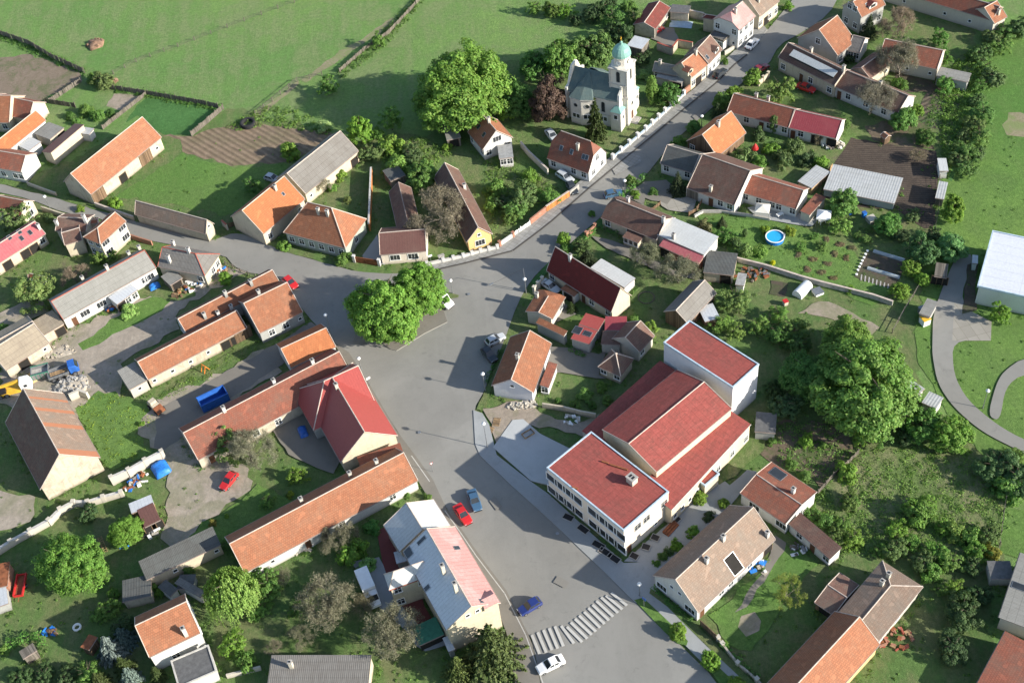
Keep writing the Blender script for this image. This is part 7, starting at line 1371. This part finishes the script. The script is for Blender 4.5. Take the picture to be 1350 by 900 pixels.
tree('bush', (675, 735), 52, 'white blossoming bush in front of the long grey roofed house', (2.0, 1.7, 2.2)); tree('bush', (835, 255), 34, 'shrub growing out of the patchy barn front', Yl); tree('bush', (420, 200), 28, 'weed clump at the lane near the leaning lamp', Yl); tree('bush', (1180, 560), 45, 'weedy shrub at the corner of the grey corner house', Yl); tree('bush', (20, 830), 42, 'green shrub at the left edge above the crumbling cottage', Gn); tree('dark', (250, 245), 36, 'dark shrub by the leaning lamp post', Gn, ratio=1); tree('bush', (600, 165), 40, 'weedy shrub by the small gable of the long barn', Yl)
use(0, 450)
tree('loose', (1180, 520), 108, 'left half of the bare budding tree group at the rusty orange wing', (1.1, .95, 1.2), ratio=1.5); tree('bare', (1290, 560), 130, 'large budding brown tree beside the rusty orange wing', Br, ratio=1.4, pr=1); tree('bush', (740, 430), 1+18, 'small thistle bush on the gravel', Yl)
use(337, 450); tree('loose', (215, 690), 58, 'vivid young green tree behind the crimson roofed house', Yl, ratio=1.6); tree('loose', (60, 830), 52, 'low bright shrub tree left of the vivid young one', Gn, ratio=1.2); tree('bush', (180, 800), 25, 'yellow shrub below the vivid young tree', (1.6, 1.1, .6)); tree('bush', (900, 815), 26, 'grass tufted shrub on the corner by the silver roof', Gn); tree('bush', (790, 800), 25, 'shrub at the gable end of the long orange house', Gn)
use(0, 640, 3.4618)
tree('big', (312, 345), 152, 'big dense round green tree in the lower left garden', (1.02, 1.02, .9), ratio=1.25, pr=2); tree('big', (568, 195), 78, 'smaller bright tree beside the rust brown shed', Yl, ratio=1.6, pr=0); tree('willow', (1045, 468), 124, 'weeping willow beside the left end of the long orange house', (1.0, 1.2, 1.5), ratio=1.9)
for i, (x, y, r, k, t_, l) in enumerate([(495, 560, 58, 'loose', Gn, 'leafy shrub tree left of the white house'), (440, 590, 42, 'loose', Gn, 'smaller leafy shrub by the white painted tyre'), (560, 640, 62, 'dark', Dk, 'dark bush in the shade left of the white house'), (1060, 720, 72, 'loose', Yl, 'bright shrub right of the white house'), (1120, 800, 58, 'bush', Br, 'olive clipped shrub right of the black flat roof'), (970, 170, 22, 'bush', (1.6, .8, .9), 'reddish shrub above the dark corrugated roof'), (1035, 138, 14, 'bush', Yl, 'tiny yellow-green sapling by the gravel yard'), (520, 490, 30, 'bush', Gn, 'shrub at the corner of the patchy dark lean-to'), (860, 390, 30, 'bush', Dk, 'shrub in the shaded courtyard of the huts'), (700, 470, 36, 'bush', Gn, 'shrub growing at the cream wall foot'), (740, 480, 30, 'bush', Br, 'reddish-green shrub next to the cream wall foot'), (20, 745, 30, 'bush', Gn, 'shrub at the left end of the clipped hedge'), (1150, 400, 50, 'loose', Gn, 'bright foliage right of the willow'), (400, 120, 48, 'dark', Dk, 'dark shrub in the shade of the stone wall')]): tree(k, (x, y), r, l, t_, ratio=1.3)
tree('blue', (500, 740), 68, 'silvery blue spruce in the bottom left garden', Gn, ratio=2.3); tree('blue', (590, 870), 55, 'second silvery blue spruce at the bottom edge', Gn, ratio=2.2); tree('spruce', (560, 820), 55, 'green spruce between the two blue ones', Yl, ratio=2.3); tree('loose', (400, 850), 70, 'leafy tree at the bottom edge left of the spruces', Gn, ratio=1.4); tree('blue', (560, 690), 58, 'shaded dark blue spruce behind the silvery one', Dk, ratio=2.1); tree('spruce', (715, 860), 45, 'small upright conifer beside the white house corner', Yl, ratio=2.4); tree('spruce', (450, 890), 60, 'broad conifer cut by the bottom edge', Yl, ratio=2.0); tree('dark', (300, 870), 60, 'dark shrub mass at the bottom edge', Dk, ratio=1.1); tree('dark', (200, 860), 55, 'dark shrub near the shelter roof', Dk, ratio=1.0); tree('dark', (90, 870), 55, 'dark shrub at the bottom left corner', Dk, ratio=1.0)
use(337, 675)
tree('bare', (440, 130), 100, 'brown budding tree hugging the lower wall of the long orange house', Br, ratio=1.3, pr=0); tree('bare', (380, 500), 172, 'large brown leafless tree in the bottom garden, left of two', (.92, 1, .92), ratio=1.3, pr=1); tree('bare', (560, 480), 70, 'narrow brown bare tree beside the delivery truck', Br, ratio=1.4, pr=2); tree('bare', (705, 655), 158, 'large brown leafless tree in the bottom garden, right of two', (.92, 1, .92), ratio=1.35, pr=2); tree('bare', (140, 340), 58, 'small brown shrub tree near the willow', Br, ratio=1.2)
tree('spruce', (1235, 715), 185, 'large dark spruce at the bottom edge before the cream gable', (1.6, 1.5, 1.1), ratio=2.2, pr=0); tree('spruce', (1060, 820), 100, 'smaller yellow-green spruce left of the large one', (1.9, 1.7, 1.1), ratio=2.2, pr=0)
for i, (x, y, r, k, t_, l) in enumerate([(500, 210, 88, 'bush', (1.2, 1.2, .8), 'dense light green laurel bush in the bottom garden'), (610, 75, 55, 'bush', (.8, 1.1, 1.1), 'bluish green bush by the silver roof corner'), (580, 275, 55, 'bush', (1.8, 1.6, 2.2), 'white flowering bush behind the delivery truck'), (268, 420, 50, 'bush', (1.8, 1.2, 2.6), 'lilac flowering bush in the bottom garden'), (215, 500, 55, 'loose', Dk, 'dark shrub left of the large leafless tree'), (60, 370, 90, 'loose', Gn, 'bright green tree right of the willow'), (10, 500, 70, 'loose', Gn, 'green tree below the willow'), (230, 640, 70, 'bare', Br, 'brown thorny shrub row at the garden wall'), (100, 700, 50, 'bare', Br, 'brown shrub at the left end of the garden wall')]): tree(k, (x, y), r, l, t_, ratio=1.15)
use(675, 225)
tree('round', (270, 350), 40, 'small round street tree at the roadside shrubs', Yl, ratio=1.6); tree('spruce', (395, 455), 62, 'spreading dark conifer by the flat white carport', Gn, ratio=1.6); tree('dark', (365, 385), 52, 'shrub tree behind the small round street tree', Gn, ratio=1.3); tree('bush', (275, 410), 36, 'hedge-like shrub at the dark red roof gable', Dk); tree('round', (620, 45), 34, 'round young street tree near the top of the hedge', Gn, ratio=1.7); tree('round', (418, 222), 20, 'tiny round sapling at the roadside', Gn, ratio=1.8); tree('bush', (645, 125), 32, 'green shrub on the small front lawn', Yl); tree('bush', (740, 110), 32, 'dark shrub at the drive entrance', Dk); tree('spruce', (868, 70), 58, 'dark spruce between drive and brown garden row', Gn, ratio=2.5)
tree('bare', (715, 445), 88, 'brown leafless tree left of the brick lean-to', Br, ratio=1.5, pr=1); tree('bare', (870, 520), 108, 'brown leafless tree in front of the brick lean-to', Br, ratio=1.4, pr=0); tree('loose', (1165, 665), 90, 'olive tree beside the mottled grey barn', (1.1, .95, 1.1), ratio=1.3); tree('loose', (730, 815), 48, 'pale yellow-green bush tree on the shaded lawn', (1.5, 1.3, 1), ratio=1.5); tree('bush', (640, 775), 42, 'low shrub behind the red yard roofs', Gn); tree('spruce', (310, 715), 40, 'young yellow-green conifer in the dark red house yard', Yl, ratio=1.8)
tree('loose', (1120, 330), 65, 'green shrub tree in the garden left of the pool', (.9, 1, 1), ratio=1.2); tree('column', (1225, 410), 38, 'clipped olive cypress near the brick lean-to corner', (1.6, 1.5, 1.2), ratio=2.2); tree('bushdark', (1010, 290), 48, 'purple-brown shrub at the patio lawn', (1.8, 1, 1.4)); tree('spruce', (1100, 270), 34, 'small blue-grey conifer at the patio lawn', Pale, ratio=2.2); tree('column', (1222, 320), 17, 'slim dark juniper on the lawn', Gn, ratio=3.2); tree('bush', (1325, 310), 32, 'round clipped yellow shrub left of the pool', (1.6, 1.3, .7)); tree('bush', (1300, 425), 40, 'grey-green low shrub below the pool', Pale); tree('bushdark', (1170, 380), 50, 'dark green shrub beside the clipped olive cypress', Gn)
tree('dark', (60, 110), 90, 'leafy garden tree behind the white picket fence', Pale, ratio=1.2); tree('loose', (190, 120), 70, 'shrub tree behind the orange brick wall', Gn, ratio=1.1); tree('bush', (90, 30), 55, 'garden shrub near the silver estate car', Yl); tree('loose', (20, 190), 80, 'large pale shrub by the white picket fence', (1, 1, 1.2), ratio=1.1)
tree('loose', (1090, 790), 70, 'pale shrub tree behind the stage tower', (1.3, 1.2, 1.1), ratio=1.3); tree('loose', (1170, 835), 62, 'pale shrub right of the other one behind the stage tower', (1.3, 1.2, 1.1), ratio=1.3); tree('bush', (430, 880), 1+30, 'shrub by the dark gabled house', Gn)
use(1010, 225)
tree('round', (403, 165), 82, 'round green tree at the lower left corner of the long greenhouse', (.9, 1, 1), ratio=1.5); tree('round', (640, 265), 72, 'green tree on the edge of the garden below the greenhouse', (.8, .95, 1), ratio=1.5); tree('loose', (390, 280), 65, 'silvery grey shrub tree by the cream gazebo', Pale, ratio=1.1); tree('round', (985, 190), 60, 'bright green tree beside the rust streaked hut', Yl, ratio=2.2); tree('round', (975, 385), 85, 'large-leaved pale green chestnut tree at the park road', (1.15, 1.15, 1.8), ratio=1.4); tree('dark', (820, 400), 95, 'dark leafy tree left of the chestnut', (.8, 1, 1), ratio=1.3); tree('round', (760, 505), 48, 'green bush tree at the corner of the vegetable plot', Yl, ratio=1.5); tree('round', (820, 560), 42, 'light round tree over the curved pale fence', Yl, ratio=1.6); tree('round', (700, 620), 52, 'light green tree below the vegetable plot', Yl, ratio=1.3); tree('bush', (125, 318), 34, 'round clipped yellow shrub right of the pool', (1.6, 1.3, .7)); tree('bush', (35, 480), 18, 'bright yellow flowering shrub by the block wall', (4.5, 2.6, .4)); tree('loose', (1225, 735), 55, 'young bright green tree in front of the pale hall', Yl, ratio=2.2)
for i, (x, y, r, l) in enumerate([(180, 390, 38, 'small fruit tree nearest the pool'), (290, 385, 42, 'fruit tree in the middle of the sunny lawn'), (250, 340, 30, 'little fruit tree behind the middle one'), (520, 350, 40, 'fruit tree at the right of the lawn'), (540, 300, 32, 'low shrub beneath the garden tree'), (480, 335, 26, 'flat shrub left of the right fruit tree')]): tree('loose', (x, y), r, l, (1, 1, 1.1), ratio=1.0, group='small fruit trees on the sunny lawn')
for i, (x, y) in enumerate([(168, 438), (245, 462), (320, 485), (358, 435), (420, 455), (385, 385), (450, 402), (215, 515), (315, 360), (290, 530), (350, 560)]): tree('bushdark', (x, y), 26, 'low purplish heather bed on the sunny lawn', (2.0, 1.0, 1.6), ratio=.35, name='heather_bed', cat='flower bed', group='heather beds on the lawn')
tree('bush', (440, 620), 30, 'flowering shrub against the block wall', Yl); tree('dark', (700, 330), 50, 'dark shrub under the greenhouse garden tree', Dk, ratio=1.0); tree('dark', (770, 230), 48, 'thin shrub at the edge of the ploughed land', Pale, ratio=.9); tree('dark', (880, 330), 50, 'shaded shrub between two park road trees', Dk, ratio=1.2)
tree('big', (430, 880), 140, 'broad green tree rising right behind the huge bright tree', (1.15, 1.1, .9), ratio=1.4, pr=2)
for i, (x, y, r, t_) in enumerate([(60, 740, 70, Gn), (150, 820, 80, Gn), (60, 850, 80, Dk), (-40, 800, 70, Pale), (180, 900, 80, Dk)]): tree('loose', (x, y), r, ['leafy garden tree below the beehive lawn', 'garden tree left of the dug plot corner', 'dark garden tree behind the tower lawn', 'pale tree nearest the stage tower', 'shaded tree left of the huge bright tree'][i], t_, ratio=1.2)
use(1010, 450)
tree('big', (515, 190), 290, 'huge bright green tree in the lower right, widest in the photo', (1.0, 1.02, .95), ratio=1.35, pr=1); tree('big', (230, 170), 150, 'dark left half tree beside the huge bright one', (.75, .88, .9), ratio=1.5, pr=2)
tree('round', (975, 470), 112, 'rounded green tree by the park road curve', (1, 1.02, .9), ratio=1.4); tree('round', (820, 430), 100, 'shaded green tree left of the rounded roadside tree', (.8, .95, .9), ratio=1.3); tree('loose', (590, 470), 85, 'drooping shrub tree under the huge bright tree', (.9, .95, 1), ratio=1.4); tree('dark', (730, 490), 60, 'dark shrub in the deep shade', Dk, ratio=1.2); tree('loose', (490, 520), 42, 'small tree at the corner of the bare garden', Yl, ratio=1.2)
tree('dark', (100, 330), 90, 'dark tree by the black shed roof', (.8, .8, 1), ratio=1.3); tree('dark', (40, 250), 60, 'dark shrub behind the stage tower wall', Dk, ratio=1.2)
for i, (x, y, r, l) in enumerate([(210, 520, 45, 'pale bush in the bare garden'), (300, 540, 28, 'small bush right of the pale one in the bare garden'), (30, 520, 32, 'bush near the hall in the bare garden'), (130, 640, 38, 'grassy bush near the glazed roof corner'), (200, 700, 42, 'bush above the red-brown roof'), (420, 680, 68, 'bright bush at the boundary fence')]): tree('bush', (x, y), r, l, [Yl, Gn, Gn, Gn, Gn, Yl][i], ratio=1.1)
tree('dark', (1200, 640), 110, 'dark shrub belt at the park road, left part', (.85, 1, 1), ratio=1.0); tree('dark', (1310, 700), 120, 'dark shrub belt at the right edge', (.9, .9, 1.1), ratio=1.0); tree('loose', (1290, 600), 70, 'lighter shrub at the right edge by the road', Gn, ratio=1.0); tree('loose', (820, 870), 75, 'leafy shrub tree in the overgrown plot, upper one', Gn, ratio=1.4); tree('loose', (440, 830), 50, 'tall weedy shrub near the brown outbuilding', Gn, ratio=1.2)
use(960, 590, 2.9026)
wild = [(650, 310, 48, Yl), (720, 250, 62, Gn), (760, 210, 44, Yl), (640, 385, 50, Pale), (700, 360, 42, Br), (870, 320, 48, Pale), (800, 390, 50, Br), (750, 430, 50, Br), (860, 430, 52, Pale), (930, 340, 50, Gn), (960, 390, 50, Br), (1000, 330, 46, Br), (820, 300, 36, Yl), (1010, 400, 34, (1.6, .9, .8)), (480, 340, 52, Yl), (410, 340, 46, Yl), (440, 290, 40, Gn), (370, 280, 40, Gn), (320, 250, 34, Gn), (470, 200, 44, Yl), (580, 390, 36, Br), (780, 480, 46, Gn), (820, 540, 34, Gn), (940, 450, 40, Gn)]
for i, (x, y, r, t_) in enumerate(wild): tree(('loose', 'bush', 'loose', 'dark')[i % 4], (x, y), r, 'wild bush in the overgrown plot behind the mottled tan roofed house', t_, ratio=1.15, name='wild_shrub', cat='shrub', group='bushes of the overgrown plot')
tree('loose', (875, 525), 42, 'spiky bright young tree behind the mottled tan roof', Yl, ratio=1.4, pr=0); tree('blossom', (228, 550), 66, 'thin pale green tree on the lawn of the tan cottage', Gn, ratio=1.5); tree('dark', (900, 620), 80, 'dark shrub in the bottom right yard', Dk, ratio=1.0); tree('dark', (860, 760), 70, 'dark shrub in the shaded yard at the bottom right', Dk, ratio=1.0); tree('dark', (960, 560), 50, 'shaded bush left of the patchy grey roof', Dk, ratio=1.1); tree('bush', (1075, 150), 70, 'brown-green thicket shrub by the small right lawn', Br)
use(675, 675)
tree('round', (868, 615), 50, 'small round street tree beside the pavement, upper of three', (1.3, 1.2, .8), ratio=1.7, name='street_tree', group='round street trees by the crossing'); tree('round', (1040, 768), 52, 'small round street tree beside the pavement, middle of three', (1.3, 1.2, .8), ratio=1.7, name='street_tree', group='round street trees by the crossing'); tree('round', (1178, 895), 50, 'small round street tree beside the pavement, lowest of three', (1.3, 1.2, .8), ratio=1.7, name='street_tree', group='round street trees by the crossing')
for i, (x, y, r, l) in enumerate([(945, 100, 42, 'clipped shrub in the bed by the culture hall, third from the lamp'), (860, 175, 40, 'clipped shrub in the bed by the culture hall, second from the lamp'), (790, 230, 36, 'dark clipped shrub in the hall bed nearest the lamp'), (820, 205, 30, 'small dark shrub between the hall bed shrubs'), (755, 268, 24, 'lowest small shrub of the hall bed'), (1030, 20, 38, 'dark shrub near the gable of the tan cottage'), (1110, 690, 28, 'yellow-green shrub on the low stone wall'), (1260, 850, 30, 'shrub lower down the low stone wall')]): tree(('bush', 'bushdark')[i % 2 if i != 1 else 0], (x, y), r, l, [Yl, Yl, Dk, Gn, Gn, Dk, Yl, Gn][i], ratio=1.1, group='shrubs near the culture hall')
use(675, 450); tree('round', (980, 810), 46, 'bright clipped bush tree by the hall side entrance', Yl, ratio=1.4); tree('round', (1110, 845), 34, 'small bright clipped bush on the hall side path', Yl, ratio=1.2)
for i, (x, y, r, l) in enumerate([(470, 240, 38, 'bush at the back of the little yard garden'), (380, 280, 48, 'flowering bush in the middle of the yard garden'), (500, 305, 34, 'bush nearest the hall in the yard garden'), (330, 330, 34, 'low bush at the front of the yard garden'), (240, 310, 24, 'small bush left in the yard garden'), (420, 330, 30, 'dark bush between the others in the yard garden')]): tree('bush', (x, y), r, l, [Gn, Pale, Gn, Gn, Dk, Dk][i])
# hedges and ground cover
use(0, 640, 3.4618); hedge('clipped green hedge with a little shelter, bottom left', [(40, 735), (110, 705), (180, 690), (205, 745)], 1.6, 1.5, (.8, 1, .9))
use(675, 225); hedge('thin roadside hedge below the round young street tree', [(560, 150), (620, 100), (700, 30)], 1.2, 1.2, (.7, .9, .9)); hedge('dark roadside hedge left of the brown porch house', [(455, 300), (420, 330), (370, 372)], 1.3, 1.1, (.7, .9, .9)); hedge('planted hedge strip before the porch windows', [(470, 300), (560, 340)], 1.2, .9, (.6, .8, .9))
use(675, 675); hedge('low dark hedge along the pavement beside the tan cottage', [(735, 395), (850, 500), (940, 575)], .9, .7, (.6, .8, .8)); hedge('low hedge behind the stone wall below the tan cottage', [(1100, 690), (1190, 790), (1290, 875)], 1.0, .9, (.7, .9, .9))
use(640, 370, 5.2957); hedge('ivy strip along the verge of the tan orange house', [(115, 490), (80, 560), (35, 650), (5, 720)], 1.0, .5, (.6, .75, .8)); hedge('dark hedge below the red workshop wall', [(590, 480), (640, 510), (700, 535)], 1.0, .8, (.6, .8, .8))
use(960, 590, 2.9026); scatter('scrub', [(340, 180), (480, 40), (560, 0), (900, 0), (1090, 90), (1060, 300), (1010, 420), (800, 480), (620, 400), (430, 400), (300, 250)], 700, .13, lm_green, 'rough grass and nettles covering the overgrown plot', 'scrub', .3, tint=(1.25, 1.15, 1.2))
use(0, 0, 1); scatter('weeds', [(100, 540), (128, 516), (175, 525), (200, 552), (178, 575), (200, 600), (150, 620), (140, 605)], 110, .13, lm_green, 'yellow-flowering weeds beside the huge striped barn', 'weeds', .25, tint=(1.5, 1.2, .7), per=18)
scatter('weeds', [(200, 530), (255, 492), (335, 455), (340, 462), (262, 505), (215, 527)], 90, .13, lm_green, 'weeds along the front of the long stable', 'weeds', .3, tint=(1.1, 1, .9), per=18)
scatter('weeds', [(-5, 40), (60, 66), (112, 92), (113, 100), (60, 78), (-5, 50)], 160, .16, lm_green, 'tall weeds along the upper left dark fence', 'weeds', .5, tint=(.7, .8, .8), per=20); scatter('weeds', [(138, 112), (200, 121), (290, 140), (288, 147), (200, 130), (140, 120)], 160, .16, lm_green, 'tall weeds along the meadow edge fence', 'weeds', .5, tint=(.7, .8, .8), per=20)
scatter('weeds', [(445, 92), (500, 48), (545, 0), (560, 0), (520, 50), (450, 105)], 200, .16, lm_green, 'tall weeds along the rickety meadow fence', 'weeds', .5, tint=(1, .95, 1.1), per=20); scatter('weeds', [(300, 168), (345, 140), (390, 145), (440, 170), (430, 178), (360, 165), (310, 172)], 160, .16, lm_green, 'rough weeds at the meadow end of the ploughed dirt', 'weeds', .5, tint=(1.1, 1, 1), per=20)
scatter('weeds', [(1245, 95), (1290, 60), (1300, 90), (1270, 160), (1250, 225), (1244, 230), (1240, 170)], 420, .18, lm_green, 'tall grass fringe along the shrub belt', 'weeds', .6, tint=(1.1, 1.05, 1), per=22); scatter('garden_plants', [(1226, 126), (1270, 126), (1240, 168), (1222, 166)], 120, .12, lm_green, 'young vegetables growing in the furrows', 'vegetables', .3, per=14)
scatter('garden_plants', [(918, 284), (1000, 290), (1128, 332), (1125, 366), (1060, 368), (960, 335)], 70, .12, lm_green, 'low flowers dotted over the sunny lawn', 'flowers', .3, tint=(1.2, 1, .9), per=14); scatter('weeds', [(1010, 560), (1070, 555), (1120, 560), (1118, 600), (1085, 640), (1030, 615)], 160, .15, lm_green, 'weeds in the bare garden beyond the hall', 'weeds', .3, per=18)
scatter('weeds', [(495, 200), (545, 180), (600, 200), (560, 225), (505, 220)], 160, .17, lm_green, 'undergrowth of the thicket beside the meadow house', 'weeds', .6, tint=(1.1, 1, 1), per=20); scatter('weeds', [(640, 210), (700, 225), (735, 250), (690, 290), (650, 300), (640, 250)], 200, .15, lm_green, 'garden undergrowth behind the white picket fence', 'weeds', .5, tint=(1.1, 1, 1), per=18)
# weeds and low plants along house walls and garden edges, wherever the ground is not paved
def onhard(x, y):
    for P in HARD:
        c = False; j = len(P)-1
        for i in range(len(P)):
            if (P[i].y > y) != (P[j].y > y) and x < (P[j].x-P[i].x)*(y-P[i].y)/(P[j].y-P[i].y)+P[i].x: c = not c
            j = i
        if c: return True
    return False
CC = []
for root, c, u, n, L, Wd in BL:
    try: root.name
    except ReferenceError: continue
    for _ in range(int((L+Wd)*1.5)):
        if random.random() < .5: t = random.choice((-1, 1)); q = c+u*random.uniform(-L/2, L/2)+n*t*(Wd/2+random.uniform(-.1, .9))
        else: t = random.choice((-1, 1)); q = c+n*random.uniform(-Wd/2, Wd/2)+u*t*(L/2+random.uniform(-.1, .9))
        if not onhard(q.x, q.y): CC.append((q.x, q.y, random.uniform(.25, .8)))
for P, k in ((( -60, 245, 640, 350), 0),):
    pass
use(0, 0, 1)
for _ in range(1500):
    g = G((random.uniform(0, 1350), random.uniform(180, 900)))
    if onhard(g.x, g.y): continue
    CC.append((g.x, g.y, random.uniform(.15, .5)))
A = np.array(CC); per = 22; idx = np.repeat(np.arange(len(A)), per); q = unit(rng.normal(size=(len(idx), 3))); q[:, 2] = abs(q[:, 2]); s_ = A[idx, 2]*rng.uniform(.5, 1, len(idx))
C_ = np.stack([A[idx, 0]+q[:, 0]*s_, A[idx, 1]+q[:, 1]*s_, .03+q[:, 2]*s_*.6], 1)
o = link('weeds', leaves('weeds', C_, unit(q+rng.normal(size=q.shape)*.4+np.array([0, 0, .5])), .11, lm_green, rng.random(len(A))[idx])); o.color = (.9, .9, .9, 1); tag(o, 'weeds and low plants along house walls and in gardens', 'weeds', kind='stuff')
# ================================================================== LIGHT
AZ, EL = math.radians(-25), math.radians(23)
sd = Vector((math.cos(AZ)*math.cos(EL), math.sin(AZ)*math.cos(EL), math.sin(EL)))
sl = bpy.data.lights.new('sun', 'SUN'); sl.energy = 5.0; sl.angle = math.radians(.6); sl.color = (1, .94, .83); so = bpy.data.objects.new('sun', sl); COL.objects.link(so); so.location = (0, 0, 300)
so.rotation_euler = (-sd).to_track_quat('-Z', 'Y').to_euler()
w = bpy.data.worlds.new('World'); SC.world = w; w.use_nodes = True; nt = w.node_tree; sk = nt.nodes.new('ShaderNodeTexSky'); sk.sky_type = 'NISHITA'; sk.sun_disc = False; sk.sun_elevation = EL; sk.sun_rotation = math.radians(115); sk.altitude = 200; sk.air_density = 1.0; sk.dust_density = 1.0
nt.links.new(sk.outputs[0], nt.nodes['Background'].inputs['Color']); nt.nodes['Background'].inputs['Strength'].default_value = .122
vs = SC.view_settings; vs.view_transform = 'Standard'; vs.look = 'None'; vs.gamma = 1; vs.use_curve_mapping = False; vs.exposure = .9
SC.render.resolution_x = 1024; SC.render.resolution_y = 682
SC.cycles.max_bounces = 6; SC.cycles.transparent_max_bounces = 6; SC.cycles.use_denoising = True
